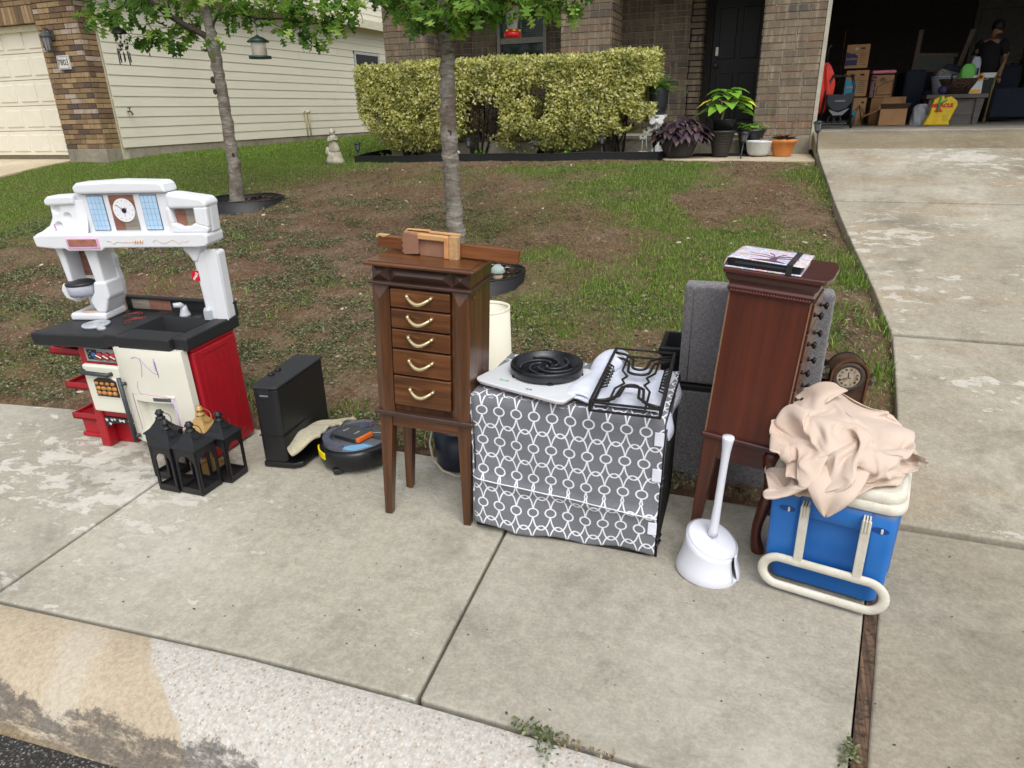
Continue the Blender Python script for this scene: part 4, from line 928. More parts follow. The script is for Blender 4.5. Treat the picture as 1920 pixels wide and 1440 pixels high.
# ---- lanterns
def lantern(label, p, rz, mat, w=.112, h=.212, group='candle lanterns standing in a cluster by the toy kitchen'):
    t = thing('candle_lantern', label, 'lantern', (p[0], p[1], 0), rz, group=group); a = w/2
    T = Matrix.Translation((a, a, 0))
    mb = MB(); mb.mx = T; mb.box(-a, a, -a, a, 0, .014); obj('base', mb, mat, t, bevel=.0015)
    for k in range(4):
        mb = MB(); mb.mx = T @ Matrix.Rotation(k*math.pi/2, 4, 'Z'); ww = a-.014; z0, z1 = .028, h-.03
        y = -a; th_ = .006
        # arched frame: outer rectangle with arched opening, built from strips
        mb.box(-a, -ww, y, y+th_, .014, h); mb.box(ww, a, y, y+th_, .014, h); mb.box(-ww, ww, y, y+th_, .014, z0)
        n = 10; r_ = ww; zc = z1-r_
        for i in range(n):
            t0, t1 = math.pi*i/n, math.pi*(i+1)/n
            x0, x1 = ww*math.cos(t1), ww*math.cos(t0); za, zb = zc+r_*math.sin(t1), zc+r_*math.sin(t0)
            mb.hexa([(x0, y, za), (x1, y, zb), (x1, y+th_, zb), (x0, y+th_, za), (x0, y, h), (x1, y, h), (x1, y+th_, h), (x0, y+th_, h)])
        obj('side_frame', mb, mat, t)
    mb = MB(); mb.mx = T; e = a+.006
    lv = [(e, h), (e, h+.005), (a*.72, h+.022), (a*.42, h+.046), (a*.27, h+.062), (a*.25, h+.066)]
    vs = [(sx*r_, sy*r_, z) for r_, z in lv for sx, sy in ((-1, -1), (1, -1), (1, 1), (-1, 1))]
    fs = [(3, 2, 1, 0)]+[(4*i+k, 4*i+(k+1) % 4, 4*i+4+(k+1) % 4, 4*i+4+k) for i in range(len(lv)-1) for k in range(4)]+[tuple(4*(len(lv)-1)+k for k in range(4))]
    mb.add(vs, fs); obj('roof', mb, mat, t, bevel=.0012)
    mb = MB(); mb.mx = T; mb.lathe([(.020, h+.062), (.021, h+.068), (.014, h+.072), (.013, h+.084), (.0185, h+.087), (.0185, h+.092), (.012, h+.098), (.012, h+.103), (0, h+.105)], n=16); cp = obj('cap', mb, mat, t)
    mb = MB(); mb.mx = T @ Matrix.Translation((.0, -.018, h+.078)) @ Matrix.Rotation(R(62), 4, 'X'); mb.tube([(.030*math.cos(u), .030*math.sin(u)-.018, 0) for u in np.linspace(0, 2*math.pi, 25)[:-1]], .0016, 6, closed=True); obj('ring', mb, mat, cp)
    return t
LBK = M('lantern_black', (26, 27, 30), .42, .1); LGD = M('lantern_gold', (184, 150, 92), .42, .08, Metallic=.25)
lantern('black lantern at the very front of the cluster', (-2.147, 1.883), 91, LBK, .118)
lantern('black lantern furthest right in the cluster', (-2.108, 2.012), 93, LBK, .112)
lantern('black lantern left of the front lantern, nearest the street', (-2.268, 1.873), 91.4, LBK, .108)
lantern('black lantern at the left rear of the cluster', (-2.385, 1.945), 86, LBK, .105)
lantern('gold lantern behind the black ones, seen mostly by its roof', (-2.235, 2.04), 95, LGD, .105)

# ---- black vacuum dock and the robot
D = thing('vacuum_dock', 'tall black bin dock beside the red kitchen side', 'vacuum dock', (-2.073, 2.198, 0), 9.768)
mb = MB(); mb.prism([(.0, .0), (.012, -.012), (.105, -.012), (.119, .0), (.135, .40), (-.005, .413)], .028, .385, 'z'); dk = obj('body', mb, M('dock_black', (24, 25, 28), .42, .08), D, bevel=.006, seg=3)
mb = MB(); mb.prism([(-.004, -.006), (.010, -.018), (.108, -.018), (.124, -.004), (.142, .41), (-.010, .42)], .388, .400, 'z'); ld = obj('lid', mb, M('dock_lid', (38, 39, 43), .55, .12), D, bevel=.004)
for y in (.13, .19):
    mb = MB(); mb.lathe([(.017, 0), (.017, .006), (.013, .010), (0, .010)], (.02, y, .40), 16, .8, 1); obj('button', mb, M('dock_black2', (20, 21, 23), .4), ld)
mb = MB(); mb.box(.035, .075, -.0135, -.011, .352, .360); obj('label_strip', mb, M('strip_silver', (120, 122, 126), .4), dk)
mb = MB(); mb.box(.028, .082, -.0135, -.010, .366, .388); obj('latch_notch', mb, BLK, dk)
mb = MB(); mb.box(-.001, .130, -.0135, .25, .158, .1605); obj('body_seam', mb, M('seam_black', (10, 10, 11), .6), dk)
mb = MB(); mb.prism([(-.002, -.014), (.15, -.016), (.185, .01), (.195, .10), (.22, .16), (.30, .22), (.30, .36), (.0, .40)], .0, .028, 'z'); obj('foot', mb, M('dock_black3', (22, 22, 24), .35, .1), D, bevel=.008, seg=3)

RB = thing('robot_vacuum', 'round black robot vacuum lying upturned with a yellow sticker', 'robot vacuum', (-1.70, 2.395, .066), -14, 0, -3.0)
mb = MB(); mb.lathe([(.150, -.055), (.166, -.045), (.172, -.02), (.172, .022), (.165, .034), (.150, .038), (0, .038)], n=56); rb = obj('body', mb, M('robot_black', (22, 23, 26), .3, .08), RB)
mb = MB(); mb.lathe([(.150, .0382), (.149, .041), (0, .041)], n=48); tp = obj('top_plate', mb, M('robot_grey', (108, 110, 116), .35, .06, Metallic=.3), RB)
mb = MB(); mb.box(-.085, .055, -.055, .055, .041, .062); ct = obj('battery_module', mb, M('module_grey', (48, 50, 54), .5), RB, bevel=.006)
mb = MB(); mb.prism([(-.10, -.04), (-.085, -.06), (.045, -.06), (.06, -.045), (.06, .05), (.045, .062), (-.085, .055), (-.10, .035)], .060, .068, 'z'); obj('module_cover', mb, M('module_grey2', (60, 62, 67), .45), ct, bevel=.003)
mb = MB(); mb.box(.052, .072, -.05, .045, .045, .067); obj('release_tab', mb, M('tab_orange', (226, 110, 34), .45), RB, bevel=.004)
text('PUSH', .013, M('print_pale', (190, 192, 196), .5), ct, Matrix.Translation((.012, .0, .0685)) @ Matrix.Rotation(R(90), 4, 'Z'))
text('shark', .016, MATS['print_pale'], ct, Matrix.Translation((-.062, .0, .0685)) @ Matrix.Rotation(R(90), 4, 'Z'))
g = NB('smoke_plastic'); SMK = g.done(srgb(110, 112, 128), .12, Alpha=.55)
mb = MB()
def arc_band(mb, r0, r1, a0, a1, z0, z1, n=20):
    for k in range(n):
        t0, t1 = R(a0+(a1-a0)*k/n), R(a0+(a1-a0)*(k+1)/n); c0, s0, c1, s1 = math.cos(t0), math.sin(t0), math.cos(t1), math.sin(t1)
        mb.hexa([(r0*c0, r0*s0, z0), (r1*c0, r1*s0, z0), (r1*c1, r1*s1, z0), (r0*c1, r0*s1, z0), (r0*c0, r0*s0, z1), (r1*c0, r1*s0, z1), (r1*c1, r1*s1, z1), (r0*c1, r0*s1, z1)])
arc_band(mb, .118, .150, 100, 290, .046, .066); obj('dust_cup', mb, SMK, RB)
mb = MB(); arc_band(mb, .168, .1765, 222, 262, -.004, .026, 12); obj('yellow_sticker', mb, M('sticker_yellow', (240, 214, 20), .45, .04), RB)
mb = MB(); arc_band(mb, .171, .175, 196, 207, -.02, -.008, 4); obj('side_label', mb, M('label_cream', (196, 192, 176), .5), RB)
mb = MB(); mb.add([(.045, -.075, .0418), (.02, -.13, .0418), (.10, -.108, .0418), (.145, -.03, .0418), (.09, -.035, .0418)], [(0, 1, 2, 3, 4)]); mb.add([(-.10, .10, .0418), (-.055, .135, .0418), (-.04, .115, .0418), (-.085, .085, .0418)], [(0, 1, 2, 3)])
obj('blue_sticker', mb, M('sticker_blue', (120, 182, 226), .4, .12, 40), RB)
mb = MB(); mb.lathe([(.046, 0), (.046, .004), (.04, .006), (0, .006)], (.095, .055, .041), 24, 1, .55); lo = obj('logo_oval', mb, M('oval_dark', (54, 56, 62), .3), RB)
mb = MB(); mb.tube([(.095+.047*math.cos(t), .055+.027*math.sin(t), .0475) for t in np.linspace(.0, 3.0, 18)], .0024, 5); obj('silver_arc', mb, SIL, lo)
mb = MB()
for k in range(16):
    a = R(28+k*4); mb.tube([(.163*math.cos(a), .163*math.sin(a), .030), (.150*math.cos(a), .150*math.sin(a), .042)], .0018, 4)
obj('vent_ribs', mb, DGR, RB)
mb = MB(); mb.prism([(-.02, -.15), (.03, -.18), (.055, -.15), (.03, -.13)], -.064, -.04, 'z'); obj('front_wheel_arm', mb, BLK, RB, bevel=.004)
P = thing('mop_pad', 'beige microfibre mop pad lying over the edge of the robot vacuum', 'mop pad', (-1.81, 2.375, .128), -14, 0, -2.0)
def padf(u, v_):
    a = R(112+150*v_); rr = .055+.125*u; x = -.0+rr*math.cos(a)*1.02; y = rr*math.sin(a)*1.25
    return (x, y, .010*math.sin(u*5+v_*7)-.022*u*u+.004*math.sin(v_*23))
b = NB('pad_fabric'); n = b.noise(b.coord('Object'), 160, 4, .8); n2 = b.noise(b.coord('Object'), 14, 3); b.bump(n, .004, 1)
PADM = b.done(b.mix(b.step(n2, .45, .7), b.ramp(n, [(.3, srgb(150, 142, 112)), (.7, srgb(206, 198, 168))]), srgb(160, 146, 112)), .95, Sheen_Weight=.4)
mb = MB(); mb.grid(padf, 12, 22); obj('pad', mb, PADM, P, solid=.012, bevel=.003)
# ---- walnut jewellery armoire
WAL = wood('walnut', srgb(44, 25, 13), srgb(84, 50, 25), srgb(114, 70, 36), 2, .33, 1.0, .35)
WALX = wood('walnut_across', srgb(48, 27, 15), srgb(94, 56, 28), srgb(126, 79, 41), 0, .33, 1.0, .35)
WALD = M('walnut_dark', (64, 43, 35), .38, .2, 9, Coat_Weight=.3)
JA = thing('jewelry_armoire', 'tall walnut jewellery armoire on tapered legs with five drawers and curved brass pulls', 'jewelry cabinet', (-1.339, 2.021, 0), 4.257, .601, 3.071)
w, d = .360, .235
for (x0, x1, b0, b1), yb in (((.0, .052, .0, .030), 0), ((.312, .366, .338, .366), 0), ((.0, .050, .0, .028), 1), ((.316, .366, .338, .366), 1)):
    mb = MB(); ya, yb2 = (0, .050) if not yb else (d-.050, d); yt = (0, .030) if not yb else (d-.030, d)
    mb.hexa([(b0, yt[0], 0), (b1, yt[0], 0), (b1, yt[1], 0), (b0, yt[1], 0), (x0, ya, .452), (x1, ya, .452), (x1, yb2, .452), (x0, yb2, .452)]); obj('leg', mb, WAL, JA, bevel=.002)
mb = MB(); mb.box(.048, .318, .006, .024, .402, .452); obj('apron', mb, WALX, JA, bevel=.001)
mb = MB(); mb.box(.048, .318, d-.024, d-.006, .402, .452); obj('apron', mb, WALX, JA)
for x in (.008, .340):
    mb = MB(); mb.box(x, x+.018, .04, d-.04, .402, .452); obj('apron', mb, WAL, JA)
mb = MB(); mb.prism([(-.014, -.018), (.380, -.018), (.380, d+.01), (-.014, d+.01)], .452, .470, 'z'); obj('leg_frame_moulding', mb, WALD, JA, bevel=.006, seg=3)
mb = MB(); mb.box(.004, .358, .014, d, .470, .955); body = obj('body', mb, WAL, JA, bevel=.001)
# pilasters with diamond-cut tops
for x0, x1 in ((.0, .064), (.298, .362)):
    xm = (x0+x1)/2; mb = MB(); z0, z1, zt = .470, .952, .905
    mb.add([(x0, .014, z0), (x0, -.001, z0), (xm, -.018, z0+.0), (x1, -.001, z0), (x1, .014, z0), (x0, -.001, z1), (xm, -.018, zt), (x1, -.001, z1), (x0, .014, z1), (x1, .014, z1)],
           [(1, 2, 6, 5), (2, 3, 7, 6), (5, 6, 7), (0, 1, 5, 8), (3, 4, 9, 7), (5, 7, 9, 8), (0, 4, 3, 2, 1)]); obj('pilaster', mb, WAL, JA)
for z0, z1 in ((.878, .944), (.802, .871), (.727, .796), (.625, .720), (.502, .618)):
    mb = MB(); mb.box(.070, .292, -.010, .013, z0, z1); dr = obj('drawer', mb, WALX, JA, bevel=.004, seg=3)
    mb = MB(); zc = (z0+z1)/2+.006; pts = []
    for k in range(13):
        t = k/12; pts.append((.138+.086*t, -.016-.020*math.sin(math.pi*t)**.6, zc+.006-.020*math.sin(math.pi*t)))
    rr = [.0048+.0022*abs(math.sin(math.pi*k/12)) for k in range(13)]; mb.tube(pts, rr, 8)
    mb.tube([(.136, -.008, zc+.009), (.136, -.018, zc+.007), (.142, -.021, zc+.002)], .006, 8); mb.tube([(.226, -.008, zc+.009), (.226, -.018, zc+.007), (.220, -.021, zc+.002)], .006, 8)
    obj('pull', mb, M('brass_pale', (214, 198, 156), .28, .08, Metallic=.75), dr)
mb = MB(); mb.prism([(-.012, -.018), (.372, -.018), (.372, d+.004), (-.012, d+.004)], .955, .966, 'z'); obj('moulding', mb, WALD, JA, bevel=.004, seg=3)
mb = MB(); mb.box(.0, .362, .004, d, .966, 1.021); lid = obj('lid_box', mb, WAL, JA, bevel=.001)
def pyr(x0, x1, z0, z1, inset, dep, parent):
    mb = MB(); m_ = min(inset, (x1-x0)/2, (z1-z0)/2); xm0, xm1, zm0, zm1 = x0+inset, x1-inset, z0+m_, z1-m_
    if xm0 > xm1: xm0 = xm1 = (x0+x1)/2
    mb.add([(x0, .004, z0), (x1, .004, z0), (x1, .004, z1), (x0, .004, z1), (xm0, .004-dep, zm0), (xm1, .004-dep, zm0), (xm1, .004-dep, zm1), (xm0, .004-dep, zm1)],
           [(0, 1, 5, 4), (1, 2, 6, 5), (2, 3, 7, 6), (3, 0, 4, 7), (4, 5, 6, 7)]); obj('raised_panel', mb, WALD, parent)
pyr(.0, .064, .967, 1.021, .032, .018, lid); pyr(.066, .296, .967, 1.021, .03, .018, lid); pyr(.298, .362, .967, 1.021, .032, .018, lid)
mb = MB(); mb.prism([(-.022, -.026), (.382, -.026), (.382, d+.004), (-.022, d+.004)], 1.021, 1.034, 'z'); top = obj('top', mb, WALX, JA, bevel=.005, seg=3)
mb = MB(); mb.box(-.006, .366, -.012, d-.008, 1.0338, 1.0365); obj('top_panel', mb, WALX, top, bevel=.001)
mb = MB(); mb.box(.362, .366, .03, .055, .925, .932); obj('hinge', mb, M('brass_dull', (150, 124, 74), .4, Metallic=.7), JA)
JM = Euler((R(.601), R(3.071), R(4.257))).to_matrix()
def jpt(x, y, z):
    m_ = Matrix.Rotation(R(4.257), 3, 'Z') @ Matrix.Rotation(R(.601), 3, 'X') @ Matrix.Rotation(R(3.071), 3, 'Y'); return Vector((-1.339, 2.021, 0))+m_ @ Vector((x, y, z))
# boards on top
t = thing('long_board', 'long dark stained board lying across the back of the armoire top', 'board', jpt(-.055, .185, 1.040), -3.2, 0, 3.071)
BO = wood('board_stained', srgb(74, 40, 20), srgb(122, 72, 36), srgb(150, 94, 52), 0, .4, 1.2, .3)
mb = MB(); mb.hexa([(-.01, -.012, 0), (.555, -.012, 0), (.555, .012, 0), (-.01, .012, 0), (.0, -.012, .046), (.562, -.012, .050), (.562, .012, .050), (.0, .012, .046)]); obj('board', mb, BO, t, bevel=.004)
mb = MB(); mb.hexa([(-.012, -.010, .036), (.03, -.013, .042), (.03, .013, .042), (-.012, .01, .036), (-.008, -.010, .0475), (.04, -.0135, .0485), (.04, .0135, .0485), (-.008, .01, .0475)]); obj('worn_corner', mb, M('worn_wood', (196, 164, 112), .7, .2, 60), t)
t = thing('wooden_bracket_piece', 'unfinished pine and plywood piece with a wavy edge standing on the armoire', 'wood offcut', jpt(.075, .118, 1.0375), 0, 0, 3.071)
PINE = wood('pine', srgb(170, 122, 76), srgb(202, 156, 104), srgb(220, 180, 130), 0, .6, 1.3, 0); PLY = M('hardboard', (142, 104, 82), .75, .15, 20)
pts = [(0, .004)]+[(-.004-.010*(k % 2), .004+.010*k) for k in range(1, 8)]+[(.0, .088), (.09, .090), (.09, .0)]
mb = MB(); mb.prism(pts, .018, .030, 'y'); obj('wavy_board', mb, PINE, t, bevel=.002)
pts = [(.0, .0)]+[(-.005-.007*(k % 2), .010*k) for k in range(1, 8)]+[(.0, .078), (.055, .074), (.055, .006)]
mb = MB(); mb.prism(pts, -.004, .018, 'y'); obj('scalloped_end', mb, PLY, t, bevel=.002)
mb = MB(); mb.box(.055, .170, .010, .018, .0, .060); obj('back_plate', mb, PLY, t)
mb = MB(); mb.box(.05, .165, -.004, .014, .058, .078); obj('top_strip', mb, PINE, t, bevel=.004)
mb = MB(); mb.box(.155, .172, -.006, .02, .0, .074); obj('upright', mb, M('pine_mid', (196, 138, 90), .65, .15, 20), t, bevel=.002)
mb = MB(); mb.box(.172, .206, -.002, .022, -.002, .078); obj('upright', mb, M('chipboard', (184, 148, 104), .85, .25, 90), t, bevel=.002)
mb = MB(); mb.box(-.0, .206, .018, .03, .078, .086); obj('top_board', mb, PINE, t, bevel=.002)

# ---- cream lampshade and navy bucket behind
def gz(x, y): return float(lawn_full(np.array([x]), np.array([y]))[0])
FAB = NB('shade_fabric'); n = FAB.noise(FAB.coord('Object'), 220, 3); FAB.bump(n, .0008); FAB = FAB.done(srgb(226, 222, 202), .85)
t = thing('cream_drum', 'tall cream fabric lampshade standing behind the walnut armoire', 'lampshade', (-1.195, 2.80, gz(-1.2, 2.8)-.01))
mb = MB(); mb.lathe([(.119, .0), (.112, .627), (.108, .627), (.115, .0)], n=40, caps=False); obj('shade', mb, FAB, t)
mb = MB(); mb.lathe([(.1125, .620), (.1135, .631), (.1065, .632), (.1065, .620)], n=40, caps=False); obj('rim', mb, M('rim_ivory', (232, 228, 208), .7), t); mb = MB(); mb.lathe([(.1202, .0), (.1202, .012), (.1135, .012)], n=40, caps=False); obj('rim', mb, M('rim_ivory', (232, 228, 208), .7), t)
t = thing('navy_bucket', 'dark navy bucket with a rope handle under the walnut armoire', 'bucket', (-1.225, 2.505, 0), 8)
mb = MB(); mb.lathe([(.095, 0), (.105, .01), (.118, .19), (.114, .19), (.10, .02), (0, .02)], n=36); obj('bucket_body', mb, M('bucket_navy', (28, 36, 54), .4, .12), t)
mb = MB(); mb.tube([(-.115, -.02, .175), (-.112, -.08, .13), (-.085, -.128, .075), (-.035, -.15, .035), (.03, -.150, .012), (.08, -.14, .02)], .0055, 8); obj('rope_handle', mb, M('rope', (186, 178, 160), .9, .2, 90), t)

# ---- wire crate with a grey patterned cover
CR_ = thing('dog_crate', 'black wire dog crate under the patterned grey cover', 'dog crate', (-.948, 2.060, 0), 1.742, 0, .8)
CW_, CD_, CH_ = .684, .46, .535
WIRE = M('wire_black', (26, 26, 28), .45, .1)
mb = MB(); mb.box(.005, CW_-.005, .005, CD_-.005, .012, .030); obj('tray', mb, BLK, CR_, bevel=.004)
mb = MB(); rr = .0042
for z in (.008, CH_):
    for q in (((0, 0, z), (CW_, 0, z)), ((CW_, 0, z), (CW_, CD_, z)), ((CW_, CD_, z), (0, CD_, z)), ((0, CD_, z), (0, 0, z))): mb.tube(q, rr, 6)
for q in ((0, 0), (CW_, 0), (CW_, CD_), (0, CD_)): mb.tube([(*q, .006), (*q, CH_)], rr, 6)
mb.tube([(0, -.004, .03), (CW_, -.004, .03)], .0035, 6); obj('frame', mb, WIRE, CR_)
for x in (0, CW_):
    mb = MB()
    for k in range(1, 18): mb.tube([(x, CD_*k/18, .006), (x, CD_*k/18, CH_)], .0022, 5)
    for k in range(1, 6): mb.tube([(x, 0, CH_*k/6), (x, CD_, CH_*k/6)], .0028, 5)
    obj('wire_panel', mb, WIRE, CR_)
mb = MB()
for k in range(1, 26): mb.tube([(CW_*k/26, CD_, .006), (CW_*k/26, CD_, CH_)], .0022, 5)
for k in range(1, 6): mb.tube([(0, CD_, CH_*k/6), (CW_, CD_, CH_*k/6)], .0028, 5)
obj('wire_panel', mb, WIRE, CR_)
mb = MB(); mb.tube([(CW_+.006, -.005, .01), (CW_+.006, -.005, .12), (CW_+.006, .0, CH_-.02)], .0035, 6)
for z in (.06, .085, .30, .33): mb.tube([(CW_+.004, -.01, z), (CW_+.012, .03, z)], .006, 6)
obj('latch', mb, WIRE, CR_)
# cover cloth with printed trellis pattern (uv = cloth metres)
b = NB('trellis_cloth'); uvn = b.n('ShaderNodeUVMap'); sp = b.n('ShaderNodeSeparateXYZ'); b.t.links.new(uvn.outputs[0], sp.inputs[0])
wx, hz = .0655, .1210
U = b.math('DIVIDE', sp.outputs[0], wx); Vv = b.math('DIVIDE', sp.outputs[1], hz)
fx = b.math('SUBTRACT', b.math('FRACT', U), .5); fy = b.math('SUBTRACT', b.math('FRACT', Vv), .5)
def ell(dy, ax=.5, ay=.565):
    yy = b.math('DIVIDE', b.math('SUBTRACT', fy, dy), ay); xx = b.math('DIVIDE', fx, ax)
    e = b.math('SQRT', b.math('ADD', b.math('MULTIPLY', xx, xx), b.math('MULTIPLY', yy, yy)))
    # rough distance to the line in cell widths
    g_ = b.math('ADD', b.math('MULTIPLY', b.math('ABSOLUTE', xx), 1/ax), b.math('MULTIPLY', b.math('ABSOLUTE', yy), 1/(ay*1.85)))
    return b.math('DIVIDE', b.math('ABSOLUTE', b.math('SUBTRACT', e, 1)), b.math('MAXIMUM', g_, .6))
d0 = b.math('MINIMUM', ell(0), b.math('MINIMUM', ell(-1), ell(1)))
line = b.math('LESS_THAN', d0, .031)
# circles at the cell edges
ux = b.math('SUBTRACT', b.math('ABSOLUTE', fx), .5); cy = b.math('MULTIPLY', fy, hz/wx)
cd_ = b.math('SQRT', b.math('ADD', b.math('MULTIPLY', ux, ux), b.math('MULTIPLY', cy, b.math('MULTIPLY', cy, 1.3))))
inside = b.math('LESS_THAN', cd_, .30); ringm = b.math('MULTIPLY', b.math('LESS_THAN', cd_, .34), b.math('GREATER_THAN', cd_, .25))
pat = b.math('MAXIMUM', ringm, b.math('MULTIPLY', line, b.math('SUBTRACT', 1, b.math('LESS_THAN', cd_, .26))))
wv = b.noise(b.coord('Object'), 420, 2, .5); big = b.noise(b.coord('Object'), 5, 3)
gcol = b.ramp(wv, [(.3, srgb(96, 98, 104)), (.7, srgb(126, 128, 134))]); gcol = b.mix(b.math('MULTIPLY', b.step(big, .4, .7), .2), gcol, srgb(92, 94, 99))
b.bump(wv, .0008); TREL = b.done(b.mix(pat, gcol, srgb(226, 228, 236)), .85, Sheen_Weight=.15)
WCL = NB('white_cloth'); n = WCL.noise(WCL.coord('Object'), 240, 3); n2 = WCL.noise(WCL.coord('Object'), 9, 4); WCL.bump(WCL.math('ADD', n, n2), .004); WCL = WCL.done(WCL.ramp(n2, [(.3, srgb(196, 202, 220)), (.7, srgb(224, 228, 240))]), .9)
COV = thing('crate_cover', 'grey crate cover printed with white ovals and circles', 'crate cover', (-.948, 2.060, 0), 1.742, 0, .8)
def cloth(name, fn, uvf, nu, nv, mat, parent, solid=.003):
    mb = MB(); mb.grid(fn, nu, nv); me = mb.mesh(name); uv = me.uv_layers.new(name='UVMap')
    for li, l in enumerate(me.loops):
        vi = l.vertex_index; i, j = vi % (nu+1), vi//(nu+1); uv.data[li].uv = uvf(i/nu, j/nv)
    return obj(name, me, mat, parent, solid=solid)
seam = lambda u: .225-.045*u
def front(u, v_):
    x = -.008+.692*u; z = .030+(.556-.030)*v_; zs = seam(u)
    wr = .010*(float(fbm(x*1.4, z, 5, 3, 31))-.5)*2+.006*math.sin(x*9+z*14)*(1-v_)
    fold = .012*math.exp(-((z-zs)/.018)**2)+.010*max(0, (zs-z))/.2
    y = -.012-wr-fold; 
    if v_ > .94: y += .012*((v_-.94)/.06)**2
    if u < .04: y += .015*((.04-u)/.04)**2
    z += -.012*math.sin(math.pi*u)*(1-v_)+.006*math.sin(u*17)*(1-v_)
    return (x, y, z)
f = cloth('front_panel', front, lambda u, v_: (-.008+.692*u+.030, .526*v_+.088-(.018 if v_ > .36 else 0)+.0*u), 90, 70, TREL, COV)
mb = MB(); pts = [(-.008+.692*u, front(u, (seam(u)-.030)/.526)[1]-.003, seam(u)) for u in np.linspace(0, 1, 50)]; mb.tube(pts, .0024, 6); obj('seam_piping', mb, M('piping_white', (226, 228, 236), .8), COV)
def topf(u, v_):
    x = -.008+.692*u; y = -.002+.47*v_; z = .556+.006*(float(fbm(x, y, 6, 3, 41))-.5)*2-.012*max(0, math.sin(u*math.pi))*.3
    if v_ < .06: z -= .008*((.06-v_)/.06)**2
    if v_ > .95: z -= .03*((v_-.95)/.05)**2
    return (x, y, z)
cloth('top_panel', topf, lambda u, v_: (-.008+.692*u+.030, .596+.47*v_), 50, 40, TREL, COV)
def leftf(u, v_): 
    y = -.01+.47*u; z = .05+.506*v_; return (-.010+.008*math.sin(y*40+z*5)*(1-v_), y, z+.01*math.sin(u*9)*(1-v_))
cloth('side_panel', leftf, lambda u, v_: (.47*u, .088+.506*v_), 30, 30, TREL, COV)
for z in (.485, .345, .135):
    mb = MB(); y = front(.965, (z-.03)/.526)[1]; mb.box(.655, .686, y-.008, y-.004, z-.024, z+.026); obj('fastener_tab', mb, M('velcro_white', (218, 220, 232), .8), COV, bevel=.002)
def flapf(u, v_):
    x = .365+.33*u; y = .012+.43*v_; z = .566+.010*float(fbm(x*1.2, y, 8, 3, 51))+.012*math.exp(-((u-.02)/.08)**2)
    if u > .86: z -= .10*((u-.86)/.14)**1.5; x -= .0
    if v_ > .9: z -= .04*((v_-.9)/.1)
    return (x+.01*math.sin(y*20), y, z)
cloth('folded_back_flap', flapf, lambda u, v_: (u, v_), 40, 40, WCL, COV, .006)
mb = MB()
def rollf(u, v_):
    a = u*math.pi*1.15-.1; r_ = .030+.006*math.sin(v_*9); cx = .37+.055*v_; cy = .02+.46*v_
    return (cx+r_*1.7*math.cos(a), cy+.01*math.cos(a), .566+r_*1.0*math.sin(a)+.012*v_)
mb.grid(rollf, 14, 30); obj('rolled_edge', mb, WCL, COV, solid=.004)

# ---- glass bathroom scale and slow-feeder bowl on it
zs = .574
GS = thing('glass_scale', 'white glass bathroom scale lying on the crate cover', 'bathroom scale', (-.735, 2.215, zs), -15.5, 0, .6)
def rrect(w_, h_, r_, n=6):
    pts = []
    for cx, cy, a0 in ((w_/2-r_, h_/2-r_, 0), (-w_/2+r_, h_/2-r_, 90), (-w_/2+r_, -h_/2+r_, 180), (w_/2-r_, -h_/2+r_, 270)):
        for k in range(n+1): a = R(a0+90*k/n); pts.append((cx+r_*math.cos(a), cy+r_*math.sin(a)))
    return pts
mb = MB(); mb.prism(rrect(.385, .315, .03), .009, .017, 'z'); g_ = NB('scale_glass'); pl = obj('glass_plate', mb, g_.done(srgb(232, 236, 240), .08, Coat_Weight=1.0), GS, bevel=.002)
mb = MB(); mb.prism(rrect(.375, .305, .03), .0, .009, 'z'); obj('base', mb, M('scale_base', (224, 214, 216), .5), GS, bevel=.003)
text('tark', .026, M('scale_green', (90, 176, 110), .5), pl, Matrix.Translation((-.088, -.108, .0172)) @ Matrix.Rotation(0, 4, 'Z'))
text('kg/lb', .014, M('scale_grey', (110, 114, 116), .5), pl, Matrix.Translation((.035, -.128, .0172)))
BW = thing('feeder_bowl', 'round black slow feeder bowl with spiral ridges on the glass scale', 'pet bowl', (-.727, 2.262, zs+.0175), 5, 0, .6)
BB = M('bowl_black', (24, 25, 29), .3, .1)
mb = MB(); mb.lathe([(.118, 0), (.136, .004), (.136, .036), (.133, .040), (.129, .040), (.125, .036), (.120, .012), (0, .010)], n=60); obj('bowl', mb, BB, BW)
for q in range(5):
    mb = MB(); pts = []
    for k in range(20):
        t_ = k/19; a = q*2*math.pi/5+t_*2.35; r_ = .030+.072*t_; pts.append((r_*math.cos(a), r_*math.sin(a), .027))
    mb.tube(pts, .0042, 7)
    for k in range(len(pts)-1):
        x0, y0, _ = pts[k]; x1, y1, _ = pts[k+1]; mb.quad((x0, y0, .010), (x1, y1, .010), (x1, y1, .027), (x0, y0, .027))
    obj('ridge', mb, M('bowl_ridge', (48, 50, 55), .35), BW)
mb = MB(); mb.lathe([(.008, .01), (.006, .026), (0, .029)], n=10); obj('centre_stud', mb, MATS['bowl_ridge'], BW)
for k in range(5):
    a = 2*math.pi*k/5; mb = MB(); mb.lathe([(.014, -.003), (.014, .004)], (.125*math.cos(a), .125*math.sin(a), 0), 10); obj('foot', mb, BB, BW)

